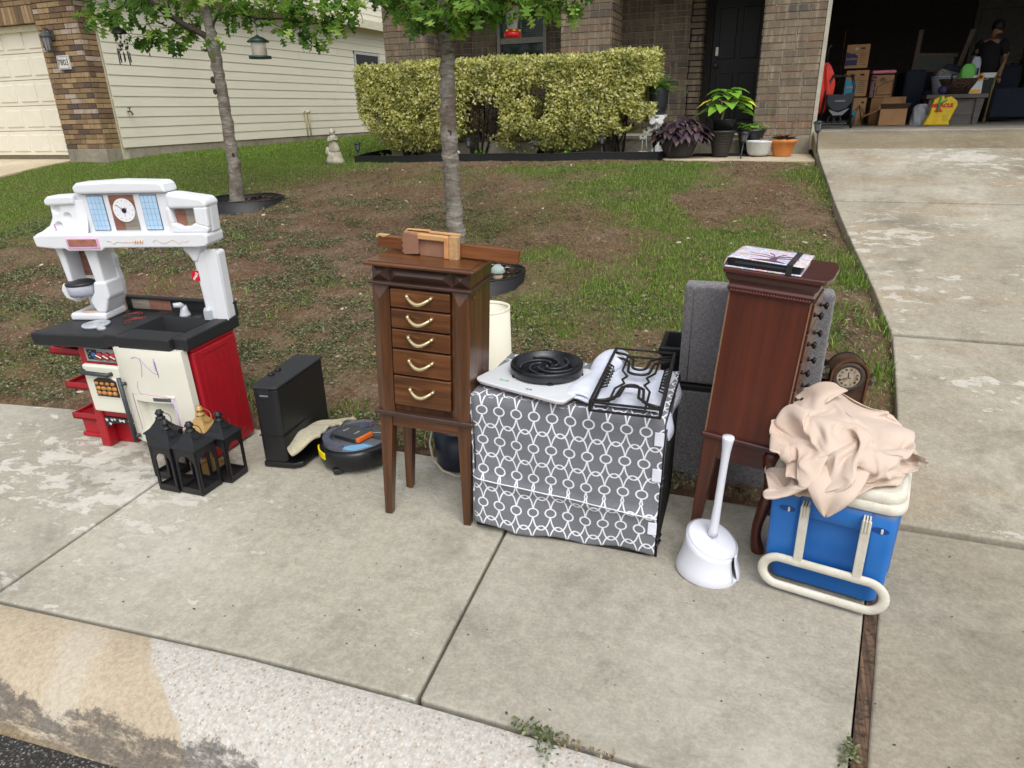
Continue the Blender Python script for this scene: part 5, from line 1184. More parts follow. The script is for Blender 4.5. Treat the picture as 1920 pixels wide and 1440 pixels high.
# ---- stove grate
GT = thing('stove_grate', 'black wire stove grate lying on the white cloth flap', 'stove grate', (-.394, 2.262, .583), 3.5, 0, .8)
GBL = M('grate_black', (30, 27, 26), .45, .15)
W2, L2 = .113, .275
mb = MB(); bar = lambda p, q, r_=.0052: mb.tube([p, q], r_, 4)
for s in (-1, 1):
    mb.box(s*W2-.0045, s*W2+.0045, -L2, L2, .0, .007); mb.box(s*W2-.0045, s*W2+.0045, -L2, L2, .028, .036)
    mb.box(-W2, W2, s*L2-.0035, s*L2+.0035, .0, .006); mb.box(-W2, W2, s*L2-.0035, s*L2+.0035, .029, .035)
    for s2 in (-1, 1): mb.box(s*W2-.0045, s*W2+.0045, s2*L2-.0045, s2*L2+.0045, 0, .036)
obj('outer_frame', mb, GBL, GT)
for s in (-1, 1):
    for q in (0, .018):
        w3 = .036+q; mb = MB(); pts = [(-W2+.005, s*(L2-.03-q*1.2), .026-q*.7), (-W2*.62-q*.2, s*(L2-.045-q), .026-q*.7)]
        pts += [(-w3*.9, s*(L2-.09), .026-q*.7), (-w3*.72, s*(.105-q), .026-q*.7)]+[(-w3*.72*math.cos(t), s*(.105-q-.028*math.sin(t)), .026-q*.7) for t in np.linspace(.3, math.pi-.3, 6)]
        pts += [(w3*.72, s*(.105-q), .026-q*.7), (w3*.9, s*(L2-.09), .026-q*.7), (W2*.62+q*.2, s*(L2-.045-q), .026-q*.7), (W2-.005, s*(L2-.03-q*1.2), .026-q*.7)]
        mb.tube(pts, .0052, 7); obj('burner_loop', mb, GBL, GT)
    mb = MB(); mb.tube([(s*.062, -L2+.01, .012), (s*.060, -.09, .012), (s*.035, -.035, .012), (s*.048, 0, .012), (s*.035, .035, .012), (s*.060, .09, .012), (s*.062, L2-.01, .012)], .0042, 7); obj('side_rod', mb, GBL, GT)
    mb = MB()
    for k in range(6):
        y = -.075+k*.030; mb.tube([(s*(W2-.004), y, .04), (s*(W2-.020), y+.006, .028), (s*(W2-.024), y, .012), (s*(W2-.004), y-.003, .006)], .0038, 6)
    obj('hooks', mb, GBL, GT)

# ---- black storage crate corner behind
t = thing('black_tote', 'open black plastic crate between the dog crate and the grey cushions', 'storage crate', (-.385, 2.82, gz(-.2, 2.9)-.02), 2)
mb = MB(); x1, y1, h_ = .45, .22, .50
mb.box(0, x1, 0, .008, 0, h_); mb.box(0, x1, y1-.008, y1, 0, h_); mb.box(0, .008, .008, y1-.008, 0, h_); mb.box(x1-.008, x1, .008, y1-.008, 0, h_); mb.box(0, x1, 0, y1, 0, .01)
obj('crate_wall', mb, M('tote_black', (20, 21, 24), .5, .15), t)
mb = MB()
for a in ((-.012, x1+.012, -.012, .006), (-.012, x1+.012, y1-.006, y1+.012), (-.012, .006, .006, y1-.006), (x1-.006, x1+.012, .006, y1-.006)): mb.box(*a, h_-.035, h_)
obj('rim', mb, MATS['tote_black'], t, bevel=.004)

# ---- grey fabric cushions (folding seat)
b = NB('grey_linen'); v = b.coord('Object'); wa = b.noise(b.coord('Object', (420, 420, 60)), 1, 2); wb = b.noise(b.coord('Object', (60, 60, 420)), 1, 2)
nn = b.math('ADD', b.math('MULTIPLY', wa, .5), b.math('MULTIPLY', wb, .5)); big = b.noise(v, 7, 3)
c = b.ramp(nn, [(.36, srgb(84, 82, 84)), (.5, srgb(112, 110, 112)), (.64, srgb(148, 146, 148))]); c = b.mix(b.math('MULTIPLY', b.step(big, .4, .7), .2), c, srgb(92, 90, 92)); b.bump(nn, .0016, .8)
LIN = b.done(c, .95, Sheen_Weight=.2)
t = thing('grey_folding_seat', 'grey linen folding seat, its tall back cushion rising behind the red-brown cabinet', 'folding seat', (-.318, 2.700, gz(-.1, 2.75)-.05), 1.0, 2.0, 0.5)
mb = MB(); mb.box(.02, .56, .0, .085, .455, .872); uc = obj('back_cushion', mb, LIN, t, bevel=.014, seg=4)
mb = MB(); mb.tube([(.056, -.0005, .47), (.056, -.0005, .85)], .0016, 5); obj('seam', mb, M('linen_dark', (78, 76, 78), .9), uc)
mb = MB(); mb.hexa([(-.01, -.03, .0), (.56, -.03, .0), (.56, .09, .0), (-.01, .09, .0), (.02, -.012, .43), (.56, -.012, .43), (.56, .09, .43), (.02, .09, .43)]); obj('seat_cushion', mb, LIN, t, bevel=.010, seg=3)
mb = MB(); mb.box(.0, .56, -.014, .09, .432, .452); obj('black_band', mb, M('band_black', (18, 18, 20), .6), t, bevel=.003)
# ---- red-brown jewellery cabinet seen from its side
MAH = wood('mahogany', srgb(58, 25, 15), srgb(84, 38, 23), srgb(97, 46, 28), 2, .32, .55, .4)
MAHX = wood('mahogany_across', srgb(50, 22, 17), srgb(74, 33, 26), srgb(88, 41, 32), 0, .32, .6, .4)
RC = thing('rosewood_cabinet', 'glossy red-brown jewellery cabinet turned sideways with a tablet on top', 'jewelry cabinet', (-.171, 2.243, 0), -8.8, -2.5, 3.6)
w, d = .251, .33
mb = MB(); mb.box(.0, w, .004, d, .438, .945); body = obj('side_panel', mb, MAH, RC, bevel=.001)
mb = MB(); mb.box(-.001, .004, .0, .006, .438, .945); mb.box(w-.001, w+.003, .0, .008, .438, .945); obj('edge_strip', mb, M('worn_edge', (128, 96, 72), .6, .2, 50), RC)
mb = MB(); mb.prism([(-.010, -.012), (w+.016, -.012), (w+.016, d+.01), (-.010, d+.01)], .420, .438, 'z'); obj('base_moulding', mb, MAHX, RC, bevel=.006, seg=3)
mb = MB(); mb.box(.03, w-.04, .004, .018, .345, .420); obj('apron', mb, MAHX, RC)
mb = MB(); mb.box(w-.012, w+.002, .03, d-.03, .355, .420); obj('apron', mb, MAHX, RC)
for y0 in (0, d-.05):
    mb = MB(); ya = y0 if y0 == 0 else y0+.02
    mb.hexa([(.006, ya, 0), (.036, ya, 0), (.036, ya+.03, 0), (.006, ya+.03, 0), (.0, y0, .42), (.056, y0, .42), (.056, y0+.05, .42), (.0, y0+.05, .42)]); obj('leg', mb, MAH, RC, bevel=.002)
for y0 in (.024, d-.026):   # cabriole legs on the drawer side
    mb = MB(); mb.sm = True; ctr = [(w-.022, .425, .040), (w-.016, .385, .040), (w+.002, .33, .036), (w+.004, .27, .030), (w-.010, .19, .0235), (w-.020, .12, .020), (w-.016, .07, .020), (w-.004, .035, .026), (w+.004, .014, .027), (w+.004, .0, .020)]
    mb.tube([(x, y0, z) for x, z, r_ in ctr], [r_*.92 for x, z, r_ in ctr], 12); lg = obj('cabriole_leg', mb, MAH, RC, sub=1)
    mb = MB()
    for k in range(5):
        z = .36-.022*k; mb.tube([(w-.03+.004*k, y0-.031+.001*k, z+.012), (w-.012+.003*k, y0-.033+.0015*k, z), (w+.004+.001*k, y0-.029+.001*k, z+.008), (w-.004, y0-.031+.0015*k, z-.012)], .0013, 5)
    obj('carved_leaf', mb, M('carving_worn', (164, 108, 78), .5), lg)
# drawers and knobs on the right face
for k in range(5):
    z0 = .449+.099*k; mb = MB(); mb.box(w, w+.010, .03, d-.02, z0, z0+.091); dr = obj('drawer', mb, MAH, RC, bevel=.003)
    for yy in (.085, .25) if k < 4 else (.085, .25):
        mb = MB(); mb.mx = Matrix.Translation((w+.010, yy, z0+.046)) @ Matrix.Rotation(math.pi/2, 4, 'Y'); mb.lathe([(.009, 0), (.0045, .006), (.004, .013), (.012, .018), (.013, .023), (.008, .027), (0, .028)], n=14); obj('knob', mb, M('knob_bronze', (48, 38, 32), .4, Metallic=.6), dr)
# stepped cornice with a rope bead
mb = MB(); prof = [(0, .945), (-.006, .950), (-.008, .960), (-.004, .968), (-.004, .974), (-.013, .986), (-.018, .998), (-.018, 1.006)]
def ringp(o, z): return [(-o*-1*-1+0+o*0-(-o)*0 - (-o) - 0 if False else 0+o, 0+o, z), (w-o, 0+o, z), (w-o, d-o, z), (0+o, d-o, z)]
vs = []; 
for o_, z in prof: vs += ringp(o_, z)
n_ = len(prof); fs = [(3, 2, 1, 0)]+[(4*i+k, 4*i+(k+1) % 4, 4*i+4+(k+1) % 4, 4*i+4+k) for i in range(n_-1) for k in range(4)]+[(4*n_-4, 4*n_-3, 4*n_-2, 4*n_-1)]
mb.add(vs, fs); cor = obj('cornice', mb, MAHX, RC, bevel=.0015)
for k in range(28):
    mb = MB(); x = .002+k*(w-.004)/28; mb.tube([(x, -.0035, .944), (x+.0075, -.0065, .952)], .0034, 6); obj('rope_bead', mb, M('bead_red', (108, 52, 44), .35), cor)
mb = MB(); pts = [(-.026, -.026), (w+.024, -.026)]+[(w+.030+.020*math.sin(t)**2+.006*math.sin(3*t), -.026+(d+.05)*t/math.pi) for t in np.linspace(.12, math.pi-.05, 14)]+[(w+.02, d+.026), (-.026, d+.026)]
mb.prism(pts, 1.006, 1.022, 'z'); tp = obj('top', mb, MAHX, RC, bevel=.004, seg=3)
RCM = Matrix.Translation((-.171, 2.243, 0)) @ Matrix.Rotation(R(-8.8), 4, 'Z') @ Matrix.Rotation(R(-2.5), 4, 'X') @ Matrix.Rotation(R(3.6), 4, 'Y')
# tablet folio with a tree print
b = NB('folio_print'); v = b.coord('Object'); n = b.noise(v, 9, 5, .7, 1.6); hue = b.noise(v, 14, 3, .6, 2.0)
col = b.ramp(hue, [(.30, srgb(150, 120, 190)), (.38, srgb(236, 238, 246)), (.45, srgb(120, 160, 214)), (.50, srgb(238, 238, 244)), (.56, srgb(232, 96, 120)), (.60, srgb(240, 236, 240)), (.66, srgb(150, 206, 120)), (.74, srgb(238, 224, 226))])
ln = b.math('LESS_THAN', b.math('ABSOLUTE', b.math('SUBTRACT', n, .5)), .012); c = b.mix(b.math('MULTIPLY', ln, .7), col, srgb(90, 70, 120))
FOL = b.done(b.mix(.28, c, srgb(236, 236, 242)), .45)
TB = thing('tablet_case', 'tablet in a folio case printed with a colourful tree and black elastic strap', 'tablet case', RCM @ Vector((-.024, -.024, 1.0235)), -8.8+1, -2.5, 3.6)
mb = MB(); mb.box(.0, .232, .0, .262, .0, .0045); obj('back_cover', mb, FOL, TB, bevel=.0015)
mb = MB(); mb.box(.008, .228, .004, .256, .0045, .028); obj('tablet', mb, M('tablet_black', (18, 19, 22), .35), TB, bevel=.004)
mb = MB(); mb.box(.03, .20, .002, .005, .015, .022); obj('metal_edge', mb, M('tablet_edge', (54, 56, 60), .3), TB)
def fcov(u, v_):
    x = -.004+.244*u; y = -.002+.266*v_; z = .034-.005*u
    if u < .06: z -= .030*((.06-u)/.06)**2
    return (x, y, z)
mb = MB(); mb.grid(fcov, 24, 10); fc = obj('front_cover', mb, FOL, TB, solid=.003, bevel=.0)
mb = MB(); zt = .0362
tr = [(.085, .015, 0), (.14, .040, 0), (.150, .072, 0), (.148, .10, 0)]
mb.add([(.070, .006, zt-.001), (.185, .006, zt-.003), (.150, .035, zt-.0022), (.142, .10, zt-.002), (.130, .10, zt-.0018), (.125, .04, zt-.0015)], [(0, 1, 2, 3, 4, 5)])
for p_ in (((.136, .095), (.10, .125), (.05, .13)), ((.138, .095), (.17, .13), (.20, .135)), ((.136, .095), (.13, .13), (.11, .17)), ((.136, .09), (.15, .14), (.16, .175)), ((.132, .075), (.09, .09), (.03, .085)), ((.14, .075), (.18, .095), (.21, .09))):
    for a_, c_ in zip(p_[:-1], p_[1:]): mb.tube([(a_[0], a_[1], zt-.0022), (c_[0], c_[1], zt-.0022)], .0014, 4)
obj('tree_print', mb, M('tree_print', (104, 70, 98), .5, .2, 40), fc)
mb = MB(); mb.box(.186, .204, -.0045, .2665, .0315, .0342); mb.box(.186, .204, -.006, -.0045, .0, .0342); obj('elastic_strap', mb, M('elastic_black', (34, 34, 38), .85, .1, 200), TB)

# ---- mantel clock on a black stand
ST = thing('black_shelf', 'low black shelf unit standing behind the blue cooler', 'shelf', (.20, 2.93, gz(.3, 3.0)-.02), 2)
mb = MB(); mb.box(0, .25, .0, .16, .215, .235); obj('shelf_board', mb, M('shelf_black', (24, 24, 26), .5, .15), ST, bevel=.002)
mb = MB(); mb.box(0, .02, 0, .16, 0, .215); obj('side_board', mb, MATS['shelf_black'], ST); mb = MB(); mb.box(.23, .25, 0, .16, 0, .215); obj('side_board', mb, MATS['shelf_black'], ST)
mb = MB(); mb.box(.0, .25, .14, .16, 0, .40); obj('back_board', mb, MATS['shelf_black'], ST)
CKT = thing('mantel_clock', 'worn brown arched mantel clock with Roman numerals and star brackets', 'clock', (.367, 2.935, gz(.3, 3.0)-.02+.235), 8.6, 1, 1.5)
BRZ = NB('clock_bronze'); v = BRZ.coord('Object'); n = BRZ.noise(v, 18, 5, .7); n2 = BRZ.noise(v, 70, 4, .8); BRZ.bump(n2, .002)
BRZ = BRZ.done(BRZ.mix(BRZ.step(n2, .52, .7), BRZ.ramp(n, [(.3, srgb(44, 32, 26)), (.6, srgb(88, 60, 42)), (.8, srgb(130, 88, 56))]), srgb(30, 24, 22)), .5, Metallic=.2)
def arch(r_, zb, zc, n=20): return [(-r_, zb), (r_, zb)]+[(r_*math.cos(t), zc+r_*math.sin(t)) for t in np.linspace(0, math.pi, n)]
mb = MB(); mb.prism(arch(.073, 0, .155), .0, .085, 'y'); cb = obj('case', mb, BRZ, CKT, bevel=.003)
mb = MB(); 
def arch_ring(mb, r0, r1, zb, zc, y0, y1, n=18):
    P0 = [(-r0, zb)]+[(-r0*math.cos(t), zc+r0*math.sin(t)) for t in np.linspace(0, math.pi, n)]+[(r0, zb)]; P1 = [(-r1, zb)]+[(-r1*math.cos(t), zc+r1*math.sin(t)) for t in np.linspace(0, math.pi, n)]+[(r1, zb)]
    for i in range(len(P0)-1):
        a, b2, c2, d2 = P0[i], P0[i+1], P1[i+1], P1[i]; mb.hexa([(a[0], y0, a[1]), (b2[0], y0, b2[1]), (b2[0], y1, b2[1]), (a[0], y1, a[1]), (d2[0], y0, d2[1]), (c2[0], y0, c2[1]), (c2[0], y1, c2[1]), (d2[0], y1, d2[1])])
arch_ring(mb, .066, .0745, 0, .155, -.008, .0); obj('front_rim', mb, M('rim_copper', (110, 70, 46), .4, .25, 30, Metallic=.4), CKT)
mb = MB(); arch_ring(mb, .070, .0765, 0, .155, .080, .088); obj('back_rim', mb, M('rim_dark', (38, 30, 27), .5), CKT)
mb = MB(); mb.lathe([(.044, 0), (.046, .004), (.062, .004), (.064, 0)], n=40, caps=False)
for q in range(len(mb.v)): x, y, z = mb.v[q]; mb.v[q] = (x-.004, -.0005-z, .150+y)
bz = obj('bezel', mb, M('bezel_speckled', (66, 56, 46), .5, .6, 90, .002), CKT)
mb = MB(); mb.lathe([(.0455, 0), (0, .0)], n=40, caps=False)
for q in range(len(mb.v)): x, y, z = mb.v[q]; mb.v[q] = (x-.004, -.0025, .150+y)
b = NB('dial_paper'); n = b.noise(b.coord('Object'), 30, 4, .7); dl = obj('dial', mb, b.done(b.ramp(n, [(.35, srgb(126, 100, 78)), (.5, srgb(168, 150, 128)), (.65, srgb(184, 174, 158))]), .5, Coat_Weight=.6), CKT)
NUM = ['XII', 'I', 'II', 'III', 'IIII', 'V', 'VI', 'VII', 'VIII', 'IX', 'X', 'XI']
for k, s_ in enumerate(NUM):
    a = R(30*k+8); text(s_, .0115, M('numeral_dark', (52, 44, 44), .6), dl, face_m((-.004+.0345*math.sin(a), -.0032, .150+.0345*math.cos(a)), (math.cos(a), 0, -math.sin(a)), (math.sin(a), 0, math.cos(a))), name='numeral', sx=.8, bold=.0003)
mb = MB(); mb.tube([(-.004, -.005, .150), (-.008, -.005, .172)], .0014, 5); mb.tube([(-.004, -.0055, .150), (-.033, -.0055, .140)], .001, 5); mb.tube([(-.004, -.0055, .150), (.006, -.0055, .147)], .0012, 5)
obj('clock_hands', mb, M('hand_blue', (44, 52, 66), .5), CKT)
for s, zz in ((-1, .150), (1, .125)):
    mb = MB(); x0, x1 = sorted((s*.075, s*.105)); mb.box(x0, x1, .02, .06, zz-.022, zz+.022); br = obj('side_bracket', mb, M('bracket_grey', (112, 104, 84), .6, .3, 30), CKT, bevel=.002)
    for dz_ in (.034, .0):
        mb = MB(); cx = s*.089
        pts = []
        for k in range(10): r_ = .013 if k % 2 == 0 else .0055; pts.append((cx+r_*math.sin(k*math.pi/5), zz+dz_+r_*math.cos(k*math.pi/5)))
        mb.prism(pts, .012, .019, 'y'); obj('star', mb, M('star_dark', (54, 44, 38), .5), br)

# ---- blue cooler
CO = thing('blue_cooler', 'faded blue cooler with off-white lid and folding loop handle', 'cooler', (.098, 2.090, 0), -10.4, 0, -.2)
b = NB('cooler_blue'); v = b.coord('Object'); n = b.noise(v, 3, 3); sc = b.noise(v, 60, 5, .8); sep = b.n('ShaderNodeSeparateXYZ'); b.t.links.new(v, sep.inputs[0])
c = b.ramp(n, [(.3, srgb(26, 98, 176)), (.7, srgb(44, 120, 200))]); c = b.mix(b.math('MULTIPLY', b.step(sc, .66, .72), .6), c, srgb(170, 190, 210)); c = b.mix(b.math('MULTIPLY', b.step(sep.outputs[2], .335, .362), b.math('MULTIPLY', b.step(sc, .35, .6), .75)), c, srgb(120, 112, 92))
CBL = b.done(c, .42)
b = NB('cooler_offwhite'); v = b.coord('Object'); n = b.noise(v, 8, 5, .7); sp = b.noise(v, 120, 3, .7); c = b.ramp(n, [(.3, srgb(196, 190, 172)), (.65, srgb(222, 218, 206))]); c = b.mix(b.math('MULTIPLY', b.step(sp, .62, .70), .45), c, srgb(110, 100, 84)); b.bump(sp, .001)
COW = b.done(c, .55)
W3, D3, H3 = .372, .265, .365
def ringxy(x0, x1, y0, y1, r_, z, n=5):
    pts = []
    for cx, cy, a0 in ((x1-r_, y1-r_, 0), (x0+r_, y1-r_, 90), (x0+r_, y0+r_, 180), (x1-r_, y0+r_, 270)):
        for k in range(n+1): a = R(a0+90*k/n); pts.append((cx+r_*math.cos(a), cy+r_*math.sin(a), z))
    return pts
def loft(rings, cap=True):
    mb = MB(); n = len(rings[0]); vs = [p for r_ in rings for p in r_]
    fs = [(i*n+k, i*n+(k+1) % n, (i+1)*n+(k+1) % n, (i+1)*n+k) for i in range(len(rings)-1) for k in range(n)]
    mb.add(vs, fs, True); 
    if cap: mb.add(rings[0][::-1], [tuple(range(n))], False); mb.add(rings[-1], [tuple(range(n))], False)
    return mb
# body with recessed centre bay on the front
mb = loft([ringxy(.022, W3-.022, .01, D3-.01, .035, .012), ringxy(.018, W3-.018, .006, D3-.006, .04, .10), ringxy(.004, W3-.004, -.002, D3, .045, .125), ringxy(.0, W3, -.006, D3, .05, .33), ringxy(.002, W3-.002, -.004, D3, .05, H3)])
cbody = obj('body', mb, CBL, CO)
for x0, x1 in ((.012, .098), (.292, .362)):
    mb = loft([ringxy(x0, x1, -.030, .03, .018, .10), ringxy(x0-.004, x1, -.036, .03, .018, .13), ringxy(x0-.006, x1, -.038, .03, .018, .34), ringxy(x0-.004, x1, -.030, .03, .018, .358)]); obj('front_pillar', mb, CBL, cbody)
mb = loft([ringxy(.092, .298, -.028, .02, .01, .285), ringxy(.092, .298, -.034, .02, .01, .30), ringxy(.092, .298, -.034, .02, .01, .345), ringxy(.092, .298, -.026, .02, .01, .357)]); obj('front_lintel', mb, CBL, cbody)
mb = MB(); mb.box(.10, .29, -.020, .0, .092, .108); obj('ledge', mb, CBL, cbody, bevel=.004)
for x in (.058, .322):
    mb = MB(); mb.lathe([(.018, 0), (.014, .006), (.0, .010)], (0, 0, 0), 16, 1.4, .6)
    for q in range(len(mb.v)): a_, b2, c2 = mb.v[q]; mb.v[q] = (x+a_, -.0385+c2*.2, .305+b2)
    obj('dimple', mb, M('cooler_blue_deep', (14, 66, 138), .5), cbody)
    mb = MB(); mb.box(x+.002, x+.009, -.0425, -.037, .296, .312); obj('peg', mb, COW, cbody, bevel=.002)
mb = loft([ringxy(-.006, W3+.006, -.036, D3+.006, .05, H3-.004), ringxy(-.010, W3+.010, -.040, D3+.01, .055, H3+.004), ringxy(-.010, W3+.010, -.040, D3+.01, .055, H3+.022), ringxy(-.004, W3+.004, -.034, D3+.004, .055, H3+.027)]); obj('rim', mb, COW, CO)
mb = loft([ringxy(.0, W3, -.030, D3, .06, H3+.027), ringxy(-.002, W3+.002, -.034, D3, .06, H3+.034), ringxy(.0, W3, -.030, D3-.003, .06, H3+.054), ringxy(.012, W3-.012, -.018, D3-.015, .055, H3+.060)]); obj('lid', mb, COW, CO)
hd = MB()
for x in (.112, .284):
    hd.box(x-.0105, x+.0105, -.066, -.052, .115, .338)
obj('handle_arm', (lambda m_: m_)(MB().box(.0985, .1255, -.066, -.050, .118, .338)), COW, CO, bevel=.003); obj('handle_arm', MB().box(.2705, .2975, -.066, -.050, .118, .338), COW, CO, bevel=.003)
for x in (.112, .284):
    mb = MB()
    for k in range(3): mb.box(x-.011+k*.008, x-.006+k*.008, -.071, -.030, .305, .345)
    obj('hinge', mb, COW, CO, bevel=.001)
mb = MB(); pts = []; a0, a1, zc, rr = .062, .318, .078, .052
for t_ in np.linspace(math.pi/2, 3*math.pi/2, 14): pts.append((a0+rr*math.cos(t_), -.058, zc+rr*math.sin(t_)))
for t_ in np.linspace(-math.pi/2, math.pi/2, 14): pts.append((a1+rr*math.cos(t_), -.058, zc+rr*math.sin(t_)))
mb.sm = True
# flat oval section loop
n = len(pts); ring_n = 10; vs = []; 
for i in range(n):
    p0 = Vector(pts[i-1]); p1 = Vector(pts[(i+1) % n]); tdir = (p1-p0).normalized(); nrm = Vector((0, 1, 0)); side = tdir.cross(nrm).normalized()
    for k in range(ring_n):
        a = 2*math.pi*k/ring_n; vs.append(Vector(pts[i])+side*(.0158*math.cos(a))+nrm*(.0095*math.sin(a)))
fs = [(i*ring_n+k, i*ring_n+(k+1) % ring_n, ((i+1) % n)*ring_n+(k+1) % ring_n, ((i+1) % n)*ring_n+k) for i in range(n) for k in range(ring_n)]
mb.add(vs, fs, True); obj('handle_loop', mb, COW, CO)

# ---- toilet brush
TBm = NB('brush_white'); TW = TBm.done(srgb(222, 224, 234), .35)
TO = thing('toilet_brush', 'white toilet brush standing in its flared white holder', 'toilet brush', (-.077, 2.067, 0), -4, .8, 2.6)
mb = MB(); n = 48; prof = [(.106, .002), (.108, .006), (.101, .03), (.091, .065), (.086, .10), (.086, .125)]
vs = []; fs = []
def okk(k): a = 2*math.pi*k/n; return not (-.62 < math.atan2(math.sin(a), math.cos(a)) < -.30)
tops = lambda a: .0+.028*math.cos(a+.45-math.pi)
for i, (r_, z) in enumerate(prof):
    for k in range(n): a = 2*math.pi*k/n; vs.append((r_*math.cos(a), r_*math.sin(a), z+(tops(a)*(i/5)**2))) 
for i in range(5):
    for k in range(n):
        if okk(k) or i < 1: fs.append((i*n+k, i*n+(k+1) % n, (i+1)*n+(k+1) % n, (i+1)*n+k))
mb.add(vs, fs, True); hb = obj('holder', mb, TW, TO, solid=.005)
mb = MB(); mb.lathe([(.105, .0), (.105, .006), (0, .006)], n=36); obj('holder_base', mb, TW, hb)
mb = MB(); mb.sm = True; rs = [(0, .0), (.030, .003), (.074, .0), (.0858, -.008)]
vs = [((r_*math.cos(a)), r_*math.sin(a), .133+dz_+(.028*math.cos(a+.45-math.pi))*(r_/.086)) for r_, dz_ in rs for a in [2*math.pi*k/36 for k in range(36)]]
fs = [(i*36+k, i*36+(k+1) % 36, (i+1)*36+(k+1) % 36, (i+1)*36+k) for i in range(3) for k in range(36) if True]
mb.add(vs, fs, True); obj('brush_cap', mb, TW, TO, solid=.003)
mb = MB(); mb.lathe([(.017, .145), (.0155, .165), (.0135, .25), (.0125, .33), (.0125, .42), (.014, .47), (.0175, .505), (.0195, .516), (.018, .522), (.0, .523)], n=20); obj('handle', mb, TW, TO)
mb = MB(); mb.lathe([(.03, .03), (.036, .05), (.036, .10), (.02, .12)], n=20); obj('bristles', mb, M('bristle_grey', (120, 124, 130), .9, .3, 120, .004), TO)
mb = MB(); mb.tube([(-.012, -.006, .275), (-.0128, -.005, .262), (-.0128, -.004, .255)], .0012, 5); mb.tube([(-.0125, -.006, .292), (-.0128, -.0045, .286)], .001, 5); obj('scuff', mb, DGR, TO)

# ---- crumpled sheet on the cooler
b = NB('sheet_blush'); n = b.noise(b.coord('Object'), 4, 3); w_ = b.noise(b.coord('Object'), 500, 2); fn_ = b.noise(b.coord('Object', (1, 1, 1)), 11, 4, .6, 1.2); b.bump(b.math('ADD', b.math('MULTIPLY', w_, .05), fn_), .007, .55)
SHT = b.done(b.ramp(n, [(.3, srgb(196, 175, 158)), (.7, srgb(208, 189, 174))]), .75, Sheen_Weight=.25)
SH_ = thing('blush_sheet', 'crumpled blush pink bed sheet heaped on the cooler lid', 'bed sheet', (0, 0, 0))
